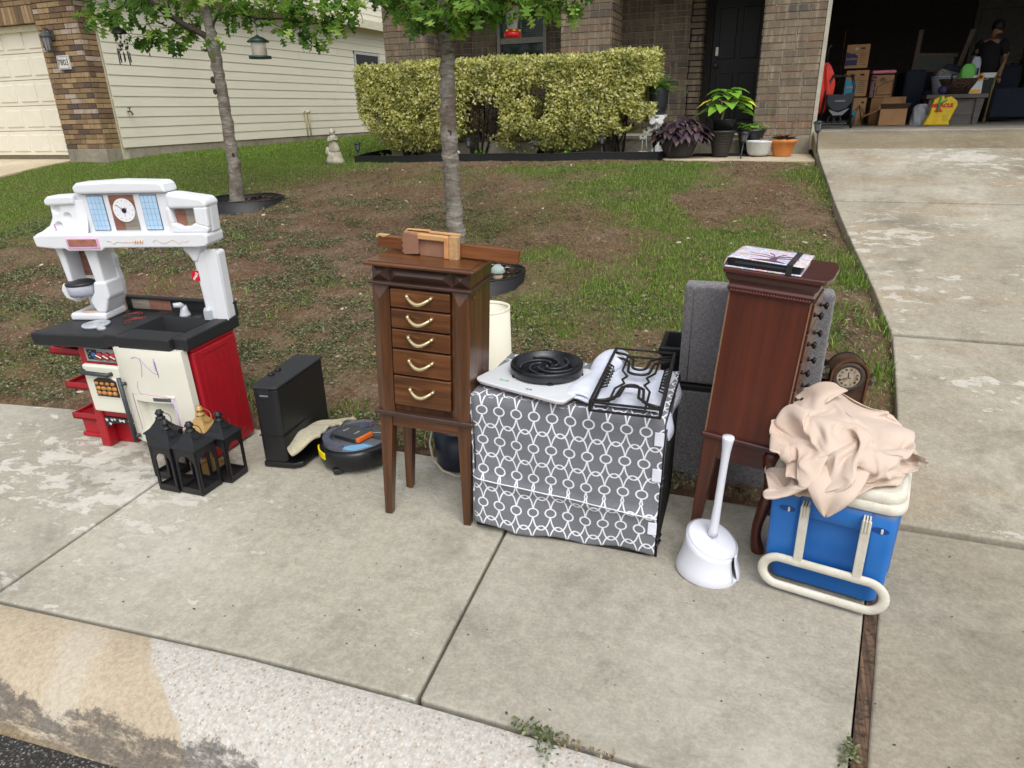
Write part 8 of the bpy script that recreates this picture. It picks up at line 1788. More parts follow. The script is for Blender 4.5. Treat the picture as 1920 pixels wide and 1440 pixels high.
for px in (1560, 1573): mb = MB(); mb.tube([(X_(px)+.035*math.cos(q), -.05, .10+.05*math.sin(q)) for q in np.linspace(0, 6.28, 19)[:-1]], .012, 6, closed=True); obj('front_wheel', mb, MATS['tyre_black'], t)
mb = MB(); mb.box(X_(1540), X_(1592), -.06, .10, .04, .07); obj('lower_basket', mb, BM, t, bevel=.01)
mb = MB(); mb.box(X_(1563), X_(1582), -.105, -.10, Z_(191), Z_(188)); obj('badge', mb, M('trim_grey', (104, 108, 114), .5), o)
# red cloth umbrella hanging by the jamb
t = thing('red_umbrella', 'red folded umbrella hanging behind the stroller at the garage jamb', 'umbrella', (at(1549, 130, 9.9).x, 9.98, GF+.18)); H_ = at(1549, 85, 9.98).z-GF-.18
mb = MB()
def f(u, v_): a = 2*math.pi*u; r_ = (.02+.085*math.sin(math.pi*(1-v_)**.8*.95))*(1+.28*math.sin(a*7+v_*6)); return (r_*math.cos(a), r_*.6*math.sin(a), H_*.75*v_)
mb.grid(f, 48, 14); obj('canopy', mb, M('umbrella_red', (206, 54, 40), .6, .25, 12), t); mb = MB(); mb.tube([(0, 0, H_*.7), (.0, 0, H_*.95), (.03, 0, H_)], .012, 7); obj('handle', mb, BM, t)
# plant and bicycle-like dark shape at the far right, person
a = at(1908, 218, 13.6); t = thing('garage_plant', 'dark leafy pot plant at the right edge of the open garage', 'plant', (a.x, 13.6, GF)); mb = MB(); mb.lathe([(.12, 0), (.17, .28), (.15, .28), (0, .26)], n=20); obj('pot_body', mb, PBK, t)
rng = np.random.default_rng(8); n = 160; q = rng.random(n)*6.3; r_ = .3*rng.random(n)**.5; scatter_leaves('foliage', np.stack([r_*np.cos(q), r_*np.sin(q), .3+.6*rng.random(n)], 1), rng.normal(size=(n, 3)), .14, OVAL, leafmat('leaf_dark', [(0, srgb(40, 52, 36)), (1, srgb(66, 78, 54))]), t, .4, kind='stuff')
t = thing('garden_cane', 'thin yellow-brown cane leaning at the right end of the bench', 'cane', (onbench(1850), Yn-.05, GF)); mb = MB(); mb.tube([(0, 0, .0), (.03, .02, .55), (.12, .02, .85)], .010, 6); obj('cane', mb, M('cane', (120, 100, 58), .8), t)
# person in dark clothes bending over the bench
def person():
    Yp = 11.9; base = at(1836, 200, Yp); t = thing('person', 'person in a black T-shirt standing behind the bench with one arm hanging down', 'person', (base.x, Yp, GF), -12)
    sk = M('skin', (150, 108, 84), .55, .06); hc = (at(1850, 58, Yp).z-GF)
    s = hc/1.62*1.0; me = bpy.data.meshes.new('body'); V = [(0, 0, .95), (-.02, 0, 1.15), (-.03, -.03, 1.38), (.0, -.06, 1.47), (.02, -.08, 1.58), (.03, -.09, 1.68),
         (-.20, -.02, 1.40), (-.26, -.05, 1.13), (-.24, -.12, .90), (.17, -.04, 1.40), (.25, -.08, 1.12), (.22, -.20, .88), (.21, -.23, .80),
         (-.10, 0, .90), (-.12, .01, .48), (-.12, .03, .08), (-.12, -.10, .03), (.10, 0, .90), (.12, -.01, .48), (.12, .03, .08), (.12, -.10, .03), (-.24, -.15, .82)]
    E_ = [(0, 1), (1, 2), (2, 3), (3, 4), (4, 5), (2, 6), (6, 7), (7, 8), (8, 21), (2, 9), (9, 10), (10, 11), (11, 12), (0, 13), (13, 14), (14, 15), (15, 16), (0, 17), (17, 18), (18, 19), (19, 20)]
    rad = [.14, .13, .15, .06, .085, .085, .07, .045, .032, .07, .045, .032, .038, .10, .07, .05, .045, .10, .07, .05, .045, .038]
    me.from_pydata([(x*s, y*s, z*s) for x, y, z in V], E_, []); o = bpy.data.objects.new('body', me); COL.objects.link(o); o.parent = t; me.materials.append(sk)
    m_ = o.modifiers.new('skin', 'SKIN'); 
    for i, v in enumerate(me.skin_vertices[0].data): v.radius = (rad[i]*s, rad[i]*s*.8); v.use_root = (i == 0)
    o.modifiers.new('sub', 'SUBSURF').render_levels = 1
    DK = M('shirt_black', (22, 22, 25), .9, .15)
    mb = MB(); mb.sm = True; mb.tube([(p[0]*s, p[1]*s, p[2]*s) for p in ((.0, 0, .86), (0, 0, 1.0), (-.02, 0, 1.2), (-.03, -.03, 1.38), (-.01, -.05, 1.46))], [.19*s, .185*s, .19*s, .20*s, .08*s], 16); obj('shirt', mb, DK, t)
    for sg, A_ in ((-1, ((-.14, -.02, 1.42), (-.21, -.02, 1.36), (-.25, -.04, 1.20))), (1, ((.12, -.04, 1.42), (.19, -.05, 1.36), (.24, -.07, 1.20)))):
        mb = MB(); mb.tube([(x*s, y*s, z*s) for x, y, z in A_], [.09*s, .085*s, .07*s], 12); obj('sleeve', mb, DK, t)
    for sg in (-1, 1): mb = MB(); mb.tube([(sg*.09*s, 0, .95*s), (sg*.12*s, 0, .5*s), (sg*.12*s, .02*s, .06*s)], [.125*s, .095*s, .08*s], 12); obj('trouser_leg', mb, DK, t)
    mb = MB(); mb.lathe([(0, 1.60), (.085, 1.62), (.105, 1.69), (.09, 1.76), (.04, 1.80), (0, 1.805)], (.03, -.07, 0), 18)
    for q in range(len(mb.v)): x, y, z = mb.v[q]; mb.v[q] = (x*s, y*s+.01, z*s)
    obj('hair', mb, M('hair_black', (18, 15, 14), .6), t)
    mb = MB()
    for k in range(4):
        mb.tube([((.20+.014*k)*s, -.225*s, .79*s), ((.20+.014*k)*s, -.245*s, .74*s), ((.202+.014*k)*s, -.235*s, .70*s-.006*(k % 2))], [.009*s, .008*s, .006*s], 6)
    mb.tube([(.19*s, -.23*s, .80*s), (.175*s, -.25*s, .76*s)], [.010*s, .007*s], 6); obj('fingers', mb, sk, t)
person()
# ================================================================== TREES, HEDGE, GRASS
b = NB('bark'); v = b.coord('Object'); n = b.noise(b.coord('Object', (6, 6, 22)), 1.6, 6, .7, .8); n2 = b.noise(v, 3, 4, .6, .5); n3 = b.noise(b.coord('Object', (30, 30, 8)), 2, 4, .7)
c = b.ramp(n, [(.3, srgb(84, 76, 68)), (.5, srgb(126, 120, 110)), (.7, srgb(166, 160, 148))]); c = b.mix(b.math('MULTIPLY', b.step(n2, .50, .62), .75), c, srgb(92, 76, 64)); c = b.mix(b.math('MULTIPLY', b.step(n3, .6, .7), .5), c, srgb(52, 44, 38))
b.bump(b.math('ADD', n, n3), .012, .8); BARK = b.done(c, .9)
b = NB('bark_dark'); n = b.noise(b.coord('Object', (8, 8, 20)), 2, 5, .7); b.bump(n, .01); BARKD = b.done(b.ramp(n, [(.3, srgb(40, 33, 28)), (.7, srgb(78, 66, 56))]), .9)
TLEAF = leafmat('leaf_tree', [(0, srgb(62, 98, 34)), (.45, srgb(94, 136, 48)), (.8, srgb(130, 168, 66)), (1, srgb(172, 198, 98))], .5, .5)
# lobed oak-like leaf outline (unit length), as triangle fan from the midrib
def lobed():
    L = [(0, .02), (.12, .05), (.22, .26), (.30, .30), (.33, .12), (.42, .14), (.50, .40), (.58, .43), (.62, .16), (.72, .14), (.80, .28), (.88, .26), (.86, .08), (1.0, .0)]
    pts = [(x, y) for x, y in L]; n = len(pts); V = [(x, y, 0) for x, y in pts]+[(x, -y, 0) for x, y in pts]; F = [(i, i+1, n+i+1, n+i) for i in range(n-1)]
    return np.array(V, float), np.array(F)
LV, LF = lobed()
def leaf_cloud(name, C_, D_, size, mat, parent, seed=0, kind='stuff', T=None, up=(0, 0, 1.)):
    rng = np.random.default_rng(seed); N = len(C_); D_ = D_/np.linalg.norm(D_, axis=1, keepdims=True); U = rng.normal(size=(N, 3))*.55+np.array(up); S = np.cross(D_, U); S /= np.linalg.norm(S, axis=1, keepdims=True); Nn = np.cross(S, D_)
    s = size*(.65+.7*rng.random(N)); lv = LV if T is None else T[0]; lf = LF if T is None else T[1]
    V = C_[:, None]+(D_[:, None]*lv[None, :, 0:1]+S[:, None]*lv[None, :, 1:2]+Nn[:, None]*((lv[None, :, 2:3]+.22*np.abs(lv[None, :, 1:2])-.25*lv[None, :, 0:1]**2)))*s[:, None, None]
    F = (np.arange(N)[:, None, None]*len(lv)+lf[None]).reshape(-1, lf.shape[1]); return np_mesh(name, V.reshape(-1, 3), F, mat, kind=kind, parent=parent)
def tree(label, root, trunk, rad, limbs, clusters, crown, leaf, seed, knots=()):
    t = thing('young_tree', label, 'tree', root); T0 = Vector(root); mb = MB()
    pts = [Vector(p)-T0 for p in trunk]; P2 = []; R2 = []
    for i in range(len(pts)-1):
        for k in range(6):
            f = k/6; P2.append(pts[i].lerp(pts[i+1], f)+Vector((.006*math.sin(i*5+k*1.7), .006*math.cos(i*3+k*2.1), 0))); R2.append((rad[i]*(1-f)+rad[i+1]*f)*(1+.05*math.sin(i*4+k*2.3)))
    P2.append(pts[-1]); R2.append(rad[-1]); mb.tube(P2, R2, 18); tr = obj('trunk', mb, BARK, t)
    for kp, kr in knots:
        mb = MB(); q = Vector(kp)-T0; mb.mx = Matrix.Translation(q) @ Matrix.Rotation(math.pi/2, 4, 'X'); mb.lathe([(kr*1.25, -kr*.4), (kr*1.15, kr*.35), (kr*.75, kr*.5), (kr*.5, kr*.25), (0, kr*.2)], n=16, sy=1.3); obj('knot', mb, BARKD, tr)
    for lm in limbs:
        q = [Vector(p)-T0 for p in lm[0]]; r0, r1 = lm[1], lm[2]; n = len(q); mb = MB(); mb.tube(q, [r0+(r1-r0)*i/(n-1) for i in range(n)], 8); obj('limb', mb, BARKD if len(lm) < 4 else BARK, t)
    rng = np.random.default_rng(seed); Cs = []; Ds = []; tw = MB()
    for (c, r_, n) in clusters:
        n = int(n*(.52 if leaf > .1 else .66)); r_ *= .86
        c = np.array(c)-np.array(root); q = rng.normal(size=(n, 3)); q /= np.linalg.norm(q, axis=1, keepdims=True); q *= (rng.random(n)**.45)[:, None]*np.array([r_, r_, r_*.62]); Cs.append(c+q)
        d = q/(r_)+rng.normal(size=(n, 3))*.5; d[:, 2] -= .35; Ds.append(d)
        for k in range(max(2, n//14)):
            e = c+q[k % n]; tw.tube([tuple(c*.985+0), tuple((c+e)/2+rng.normal(size=3)*.02), tuple(e)], .0035, 4)
    (cc, cr, cn, zmin) = crown; cc = np.array(cc)-np.array(root)
    q = rng.normal(size=(cn*4, 3)); q /= np.linalg.norm(q, axis=1, keepdims=True); q *= (rng.random(cn*4)**.4)[:, None]*np.array(cr)
    cl = fbm(q[:, 0]*2+5, q[:, 1]*2+q[:, 2]*3, 1.3, 2, seed); q = q[(cl > .47) & (q[:, 2]+cc[2]+root[2] > zmin)][:cn]; Cs.append(cc+q); Ds.append(q/np.array(cr)+rng.normal(size=q.shape)*.5)
    if False:
        for k in range(40): e = cc+q[k*7 % len(q)]; tw.tube([tuple(np.array([0, 0, zmin-root[2]+.1])+rng.normal(size=3)*.05), tuple(e*.5+cc*.5*0+np.array([0, 0, .3])), tuple(e)], .008, 4)
    obj('twigs', tw, BARKD, t, kind='stuff'); leaf_cloud('crown', np.concatenate(Cs), np.concatenate(Ds), leaf, TLEAF, t, seed)
    return t
# farther, left tree
Y1 = 6.42
A_ = lambda px, py, dy=0: tuple(at(px, py, Y1+dy))
root1 = (-5.80, Y1, float(lawn_h(-5.8, Y1))-.02); 
trunk1 = [root1, A_(441, 320), A_(432, 270), A_(420, 190), A_(410, 140), A_(402, 95), A_(394, 55), A_(383, 5), A_(376, -60), A_(372, -140)]
rad1 = [.088, .068, .064, .060, .058, .064, .052, .048, .040, .03]
limbs1 = [([A_(400, 80), A_(380, 64), A_(345, 46, -.1), A_(310, 25, -.15), A_(280, 0, -.2), A_(250, -30, -.3)], .036, .020), ([A_(398, 48), A_(408, 27, .05), A_(440, 22, .1), A_(480, 35, .15), A_(530, 35, .2), A_(580, 45, .2), A_(620, 40, .2)], .016, .006),
          ([A_(250, -30, -.3), A_(232, 10, -.3), A_(215, 20, -.3)], .01, .004), ([A_(322, 33, -.1), A_(315, 5, -.1), A_(322, -30)], .012, .006)]
cl1 = []
for px, py, r_, n, dy in ((205, 12, .34, 90, -.3), (185, 30, .22, 40, -.3), (215, 42, .16, 26, -.3), (262, 5, .30, 60, -.2), (290, -8, .3, 60, 0), (330, 12, .26, 60, 0), (350, 25, .22, 42, .1), (285, 62, .24, 52, -.1), (265, 72, .16, 26, -.1), (300, 72, .20, 44, -.1), (325, 66, .18, 34, -.1), (340, 48, .2, 34, 0), (360, 50, .2, 30, .2),
                        (420, 10, .3, 60, .2), (450, 16, .22, 46, .1), (437, 42, .15, 26, .1), (480, 10, .26, 50, .2), (505, 20, .22, 40, .2), (530, 12, .24, 44, .2), (560, 12, .22, 44, .2), (535, 50, .22, 50, .2), (560, 62, .2, 44, .2), (585, 78, .12, 20, .2), (580, 28, .26, 58, .2), (605, 40, .22, 50, .2), (640, 12, .22, 60, .2), (628, 30, .18, 36, .2), (655, -2, .2, 40, .2), (392, 78, .10, 8, -.1), (386, 92, .06, 6, -.1), (250, -40, .5, 90, 0), (420, -60, .6, 120, .2), (330, -50, .5, 90, 0), (560, -45, .5, 90, .3)):
    cl1.append((at(px, py, Y1+dy), r_, n))
tree('farther young oak tree on the left, its trunk scarred and slightly leaning', root1, trunk1, rad1, limbs1, cl1, ((-6.0, Y1, 3.9), (1.6, 1.5, 1.0), 1000, 3.1), .115, 5, knots=((A_(399, 150, -.05), .022), (A_(403, 172, -.045), .018), (A_(437, 290, -.05), .013)))
# nearer tree
Y2 = 4.53; B_ = lambda px, py, dy=0: tuple(at(px, py, Y2+dy))
root2 = (-2.08, Y2, float(lawn_h(-2.08, Y2))-.02)
trunk2 = [root2, B_(858, 460), B_(850, 380), B_(845, 300), B_(840, 230), B_(839, 160), B_(838, 100), B_(833, 70), B_(829, 30), B_(828, -30), B_(825, -120)]
rad2 = [.078, .066, .058, .058, .058, .050, .050, .045, .036, .032, .02]
limbs2 = [([B_(832, 60), B_(815, 35, -.05), B_(790, 5, -.1), B_(760, -30, -.2)], .018, .008), ([B_(834, 62), B_(858, 40, -.02), B_(885, 10, -.1), B_(930, -20, -.15), B_(990, -10, -.1), B_(1050, 5, 0)], .018, .006)]
cl2 = []
for px, py, r_, n, dy in ((715, -4, .09, 24, 0), (745, 4, .12, 40, 0), (770, 14, .14, 50, -.1), (790, 36, .11, 36, -.15), (782, 46, .07, 16, -.15), (800, 22, .14, 46, -.1), (812, 8, .16, 50, 0), (845, 6, .16, 50, -.1), (855, 25, .12, 36, -.15), (870, 32, .11, 36, -.1), (880, 42, .08, 18, -.1), (850, 56, .05, 8, -.1), (900, 8, .15, 46, -.1), (930, 4, .12, 36, 0), (960, 6, .13, 40, 0), (990, 8, .12, 34, 0), (1015, 12, .10, 28, .1), (1040, 6, .12, 34, .1), (1068, 10, .08, 18, .1), (1075, 0, .08, 18, .1), (760, -40, .3, 90, 0), (880, -50, .35, 120, 0), (1000, -50, .3, 90, .1)):
    cl2.append((at(px, py, Y2+dy), r_*1.05, n))
tree('nearer young oak tree in front of the hedge, trunk with dark knots', root2, trunk2, rad2, limbs2, cl2, ((-2.1, Y2+.1, 3.1), (1.1, 1.0, .8), 800, 2.45), .085, 6, knots=((B_(836, 208, -.040), .023), (B_(842, 250, -.042), .016)))
mb = MB(); 
# ---- things hanging in the trees
def hang(name, label, cat, p): return thing(name, label, cat, p)
p = at(482, 66, Y1+.1); t = hang('bird_feeder', 'green roofed lantern bird feeder hanging from the farther tree', 'bird feeder', p)
GRN = M('feeder_green', (28, 58, 50), .45, .1); S_ = .0052
mb = MB(); mb.lathe([(.112, -.065), (.116, -.060), (.06, -.022), (.022, -.008), (.012, .004), (0, .006)], n=24); obj('roof', mb, GRN, t)
mb = MB(); mb.lathe([(.105, -.222), (.115, -.222), (.115, -.198), (.0, -.198)], n=24); obj('tray', mb, GRN, t)
g_ = NB('feeder_clear'); mb = MB(); mb.lathe([(.078, -.198), (.078, -.062)], n=24, caps=False); obj('clear_tube', mb, g_.done(srgb(214, 214, 204), .15, Alpha=.45), t)
b = NB('seed_mix'); n = b.voro(b.coord('Object'), 90, out='Color'); sc = b.n('ShaderNodeSeparateColor'); b.t.links.new(n, sc.inputs[0]); mb = MB(); mb.lathe([(.074, -.198), (.074, -.128), (0, -.122)], n=20); obj('seed', mb, b.done(b.ramp(sc.outputs[0], [(0, srgb(112, 72, 36)), (.5, srgb(176, 130, 74)), (1, srgb(210, 176, 120))]), .8), t)
mb = MB(); mb.tube([(0, 0, 0), (.004, 0, .05), (-.006, 0, .09), (.0, .0, .19)], .0022, 5); obj('wire', mb, BM, t)
p = at(222, 52, Y1-.3); t = hang('wind_chime', 'black wind chime of small metal birds hanging from the farther tree', 'wind chime', p)
mb = MB(); mb.lathe([(.072, -.055), (.068, -.03), (.05, -.008), (.02, .002), (0, .004)], n=24, caps=False); obj('dome', mb, BM, t)
rng = np.random.default_rng(3)
for k in range(26):
    a = rng.random()*6.28; z = -.075-.17*rng.random(); x, y = .055*math.cos(a), .055*math.sin(a); mb = MB(); s = .018
    mb.add([(x-s, y, z), (x-.2*s, y, z+.5*s), (x+.3*s, y, z+1.1*s), (x+.4*s, y, z+.3*s), (x+1.2*s, y, z+.6*s), (x+.5*s, y, z-.3*s), (x+.1*s, y, z-1.0*s), (x-.3*s, y, z-.2*s)], [tuple(range(8))]); obj('bird', mb, BM, t, solid=.003)
for k in range(8):
    a = k*.785; x, y = .055*math.cos(a), .055*math.sin(a); mb = MB(); mb.tube([(x, y, -.05), (x, y, -.25)], .0009, 4); obj('thread', mb, BM, t); mb = MB(); l_ = .07+.045*(k % 3)/2; mb.tube([(x, y, -.24), (x, y, -.24-l_)], .0062, 7); obj('chime_rod', mb, BM, t)
mb = MB(); mb.tube([(0, 0, 0), (0, 0, .12)], .002, 4); obj('wire', mb, BM, t)
p = at(960, 9, Y2+.0); t = hang('hummingbird_feeder', 'red and clear hummingbird feeder hanging in front of the window', 'hummingbird feeder', p)
FR = M('feeder_red', (206, 28, 32), .25, .08); mb = MB(); mb.lathe([(.022, -.004), (.040, -.002), (.040, .018), (.03, .03), (0, .032)], n=22); obj('cap', mb, FR, t)
g_ = NB('feeder_glass'); mb = MB(); mb.lathe([(.034, -.004), (.044, -.035), (.045, -.06), (.036, -.10), (.028, -.145)], n=24, caps=False); obj('bottle', mb, g_.done(srgb(224, 222, 218), .1, Alpha=.55), t)
mb = MB(); mb.lathe([(.032, -.140), (.030, -.10), (.036, -.055), (0.0, -.05)], n=20); obj('nectar', mb, M('nectar_pale', (206, 202, 196), .2), t)
mb = MB(); mb.lathe([(.030, -.14), (.050, -.15), (.056, -.168), (.05, -.185), (0, -.188)], n=24); obj('base', mb, FR, t)
for a in (0.2, 1.4, 2.9, 4.2, 5.3): mb = MB(); mb.lathe([(.004, 0), (.013, .004), (.006, .012), (0, .013)], (.043*math.cos(a), .043*math.sin(a), -.152), 8); obj('yellow_flower', mb, M('flower_yellow', (232, 200, 50), .5), t)
mb = MB(); mb.tube([(0, 0, .03), (0, 0, .12)], .0015, 4); obj('wire', mb, BM, t)

# ---- variegated hedge: four shrubs grown together
HLEAF = leafmat('leaf_variegated', [(0, srgb(98, 112, 46)), (.16, srgb(158, 164, 76)), (.42, srgb(206, 204, 112)), (.75, srgb(232, 228, 152)), (1, srgb(244, 240, 196))], .45, .5, 5)
def shrub(label, x0, x1, seed, dens, thin=None, yc=8.93, half=.30, ztop=2.12, zlow=1.05):
    t = thing('hedge_shrub', label, 'shrub', ((x0+x1)/2, yc, gz((x0+x1)/2, yc)), group='variegated shrubs of the clipped hedge'); o = np.array([(x0+x1)/2, yc, t.location.z]); rng = np.random.default_rng(seed)
    N = dens; X = x0+(x1-x0)*rng.random(N*3); Z = zlow-.02+(ztop-zlow+.04)*rng.random(N*3); Yr = rng.random(N*3)
    top = ztop+.05*(fbm(X, X*0, 2.6, 3, 3)-.5)*2-.02*(X+3.4)*-1*.25
    hw = half*np.clip(np.minimum((Z-zlow+.25)/.5, (top-Z+.10)/.16), .15, 1)*np.clip(np.minimum((X+5.56)/.18+.35, (-1.42-X)/.16+.35), .3, 1)*(.85+.35*fbm(X, Z, 3, 3, seed))
    Yv = yc+hw*np.where(Yr < .5, -1, 1)*(1-(rng.random(N*3)**2.2))
    low = zlow+.16*np.sin(X*3.1+.6)+.18*(fbm(X, X*0, 1.7, 2, 9)-.5)+np.clip((-5.1-X)/.4, 0, 1)*.35+np.clip((X+1.75)/.3, 0, 1)*.25
    hol = fbm(X, Z, 3.4, 3, seed+40); keep = (Z > low) & (Z < top) & (hol > (.20 if x0 < -4.5 else .33))
    if thin is not None: keep &= thin(X, Z, rng)
    X, Yv, Z = X[keep][:N], Yv[keep][:N], Z[keep][:N]; n = len(X); Cc = np.stack([X, Yv, Z], 1)-o
    sg = np.sign(Yv-yc); D = np.stack([rng.normal(size=n), sg*.25+rng.normal(size=n)*.4, .25+rng.normal(size=n)*.9], 1); upv = np.stack([sg*0, sg*1.0, sg*0+.75], 1)*-1
    T = (np.array([(0, 0, 0), (.35, .22, 0), (.75, .20, 0), (1, 0, 0), (.75, -.20, 0), (.35, -.22, 0)], float), np.array([(0, 1, 2, 5), (5, 2, 3, 4)]))
    T = (T[0], np.array([(0, 1, 5, 0), (1, 2, 4, 5), (2, 3, 4, 2)])) if False else (np.array([(0, 0, 0), (.5, .30, .02), (1, 0, 0), (.5, -.30, .02)], float), np.array([(0, 3, 2, 1)]))
    leaf_cloud('foliage', Cc, D, .041, HLEAF, t, seed, T=T, up=-upv)
    mb = MB(); 
    nb_ = max(4, int((x1-x0)*9))
    bx = (x0+x1)/2
    for k in range(nb_):
        ex = x0+(x1-x0)*(k+.5)/nb_+rng.normal()*.05; ez = zlow+.35+(ztop-zlow-.45)*rng.random(); ey = yc+rng.normal()*.12
        p0 = Vector((bx+rng.normal()*.08-o[0], yc+rng.normal()*.04-o[1], 0)); p3 = Vector((ex-o[0], ey-o[1], ez-o[2])); p1 = p0.lerp(p3, .35)+Vector((0, 0, .10)); p2 = p0.lerp(p3, .7)+Vector((rng.normal()*.05, rng.normal()*.03, .05))
        mb.tube([p0, p1, p2, p3], [.016, .011, .007, .003], 6)
        for s in range(4):
            q = p1.lerp(p3, rng.random()); mb.tube([q, q+Vector((rng.normal()*.12, rng.normal()*.05, .12*rng.random()+.03)), q+Vector((rng.normal()*.2, rng.normal()*.07, .25*rng.random()))], [.004, .003, .0015], 4)
    obj('branches', mb, BARKD, t)
def window_thin(X, Z, rng):   # sparse window in the middle of the hedge
    d = np.exp(-(((X+3.62)/.50)**2+((Z-1.40)/.40)**2)*1.0); return rng.random(len(X)) > d*1.2
def mid_thin(X, Z, rng):
    d = .9*np.exp(-(((X+3.05)/.33)**2+((Z-1.72)/.20)**2))+.55*np.exp(-(((X+2.6)/.5)**2+((Z-1.25)/.22)**2)); return rng.random(len(X)) > d
shrub('densest left-hand shrub of the variegated hedge', -5.55, -4.20, 21, 26000)
shrub('thin arching shrub of the hedge with a bare gap below', -4.28, -3.35, 22, 12000, window_thin)
shrub('loose middle shrub of the hedge with dark hollows', -3.38, -2.42, 23, 15000, mid_thin)
shrub('bright right-hand shrub of the hedge beside the fern pot', -2.46, -1.45, 24, 21000, lambda X, Z, rng: rng.random(len(X)) > .6*np.exp(-(((X+2.25)/.25)**2+((Z-1.35)/.2)**2)))
# ---- mulch chips and weeds in the bed
rng = np.random.default_rng(31)
def chips(name, pts, size, mat, seed, flat=.35):
    rng = np.random.default_rng(seed); n = len(pts); ang = rng.random(n)*6.28; s = size*(.5+rng.random(n)); l = s*(1+rng.random(n)*1.6)
    base = np.array([(-1, -1, 0), (1, -1, 0), (1, 1, 0), (-1, 1, 0), (-.7, -.7, 1), (.7, -.7, 1), (.7, .7, 1), (-.7, .7, 1)], float); ca, sa = np.cos(ang), np.sin(ang)
    x = base[None, :, 0]*l[:, None]; y = base[None, :, 1]*s[:, None]; z = base[None, :, 2]*s[:, None]*flat+base[None, :, 0]*l[:, None]*(rng.random(n)-.5)[:, None]*.5
    V = np.stack([x*ca[:, None]-y*sa[:, None]+pts[:, 0:1], x*sa[:, None]+y*ca[:, None]+pts[:, 1:2], z+pts[:, 2:3]], -1).reshape(-1, 3)
    f = np.array([(4, 5, 6, 7), (0, 1, 5, 4), (1, 2, 6, 5), (2, 3, 7, 6), (3, 0, 4, 7)]); F = (np.arange(n)[:, None, None]*8+f[None]).reshape(-1, 4); return np_mesh(name, V, F, mat, kind='stuff')
b = NB('mulch_chip'); r_ = b.island(); MU = b.done(b.ramp(r_, [(0, srgb(20, 17, 15)), (.6, srgb(46, 38, 33)), (.92, srgb(74, 60, 50)), (1, srgb(176, 166, 150))], 'LINEAR'), .95, Specular_IOR_Level=.1)
P = []
for rx, ry, rr in RINGS:
    n = 1500; a = rng.random(n)*6.28; r_ = rr*.97*rng.random(n)**.5; P.append(np.stack([rx+r_*np.cos(a), ry+r_*np.sin(a)], 1))
n = 3000; P.append(np.stack([-5.5+4.15*rng.random(n), 8.60+.5*rng.random(n)], 1)); P = np.concatenate(P); P = np.column_stack([P, lawn_full(P[:, 0], P[:, 1])+.002]); t = chips('mulch', P, .011, MU, 1); tag(t, 'black wood mulch chips in the planting bed and the two tree rings', 'mulch')
# ---- grass blades
def blades(name, label, N, box, densf, Lr, wd, mat, seed, lean=.5, cat='grass'):
    rng = np.random.default_rng(seed); M_ = N*4; x = box[0]+(box[1]-box[0])*rng.random(M_); y = box[2]+(box[3]-box[2])*rng.random(M_)
    ok = (y > walk_y(x)+.015) & (x < drive_x(y)-.01) & ~((y > 8.22+(x+1.3)*-.07) & (x > -1.32)) & ~((y > 8.66-.052*(x+5.6)) & (x > -5.62) & (x < -1.2)) & ~((y > 9.05) & (x > -5.4))
    ok &= ~((x < -11.17) & (y > 1.5)) & ~((x < -10.25) & (y > 8.55)) & (x > -14)
    for rx, ry, rr in RINGS: ok &= np.hypot(x-rx, y-ry) > rr+.01
    d = densf(x, y); ok &= rng.random(M_) < d; x, y, d = x[ok][:N], y[ok][:N], d[ok][:N]; n = len(x); z = lawn_full(x, y)-.004
    L = Lr[0]+(Lr[1]-Lr[0])*rng.random(n)*(.5+.6*d); a = rng.random(n)*6.28; ln = lean*rng.random(n)*L; dx, dy = np.cos(a)*ln, np.sin(a)*ln; b2 = rng.random(n)*6.28; wx, wy = np.cos(b2)*wd, np.sin(b2)*wd
    V = np.zeros((n, 5, 3)); V[:, 0] = np.stack([x-wx, y-wy, z], 1); V[:, 1] = np.stack([x+wx, y+wy, z], 1); V[:, 2] = np.stack([x+dx*.4+wx*.7, y+dy*.4+wy*.7, z+L*.55], 1); V[:, 3] = np.stack([x+dx*.4-wx*.7, y+dy*.4-wy*.7, z+L*.55], 1); V[:, 4] = np.stack([x+dx*1.15, y+dy*1.15, z+L*(1-.25*lean)], 1)
    me_f = np.array([(0, 1, 2, 3), (3, 2, 4, 4)]); F3 = np.array([(0, 1, 2), (0, 2, 3), (3, 2, 4)]); F = (np.arange(n)[:, None, None]*5+F3[None]).reshape(-1, 3)
    o = np_mesh(name, V.reshape(-1, 3), F, mat, kind='stuff'); tag(o, label, cat); return o
GRASS = leafmat('grass_blade', [(0, srgb(70, 98, 32)), (.4, srgb(98, 132, 46)), (.75, srgb(130, 162, 64)), (.93, srgb(154, 176, 88)), (1, srgb(178, 168, 118))], .55, .3)
STRAW = leafmat('straw_blade', [(0, srgb(112, 92, 68)), (.5, srgb(150, 130, 98)), (1, srgb(186, 170, 136))], .7, .2)
blades('lawn_grass', 'green grass growing over the lawn in uneven patches', 250000, (-13.4, .7, 2.4, 11), lambda x, y: lush(x, y)**1.1, (.012, .040), .0028, GRASS, 51)
blades('tall_grass', 'longer bright grass tufts beside the driveway edge and walk', 16000, (-6, .75, 2.45, 5.5), lambda x, y: sstep(fbm(x, y, 3.2, 3, 71), .56, .68)*(.25+.9*np.exp(-((x-.35)/.5)**2)+.35*(y-walk_y(x) < .35)), (.04, .09), .0030, GRASS, 52, .9)
blades('dead_grass', 'straw-coloured dead grass scattered over the bare soil', 42000, (-7, .7, 2.4, 8.4), lambda x, y: .25+.5*fbm(x, y, 2.0, 3, 75), (.012, .04), .0018, STRAW, 53, 2.2)
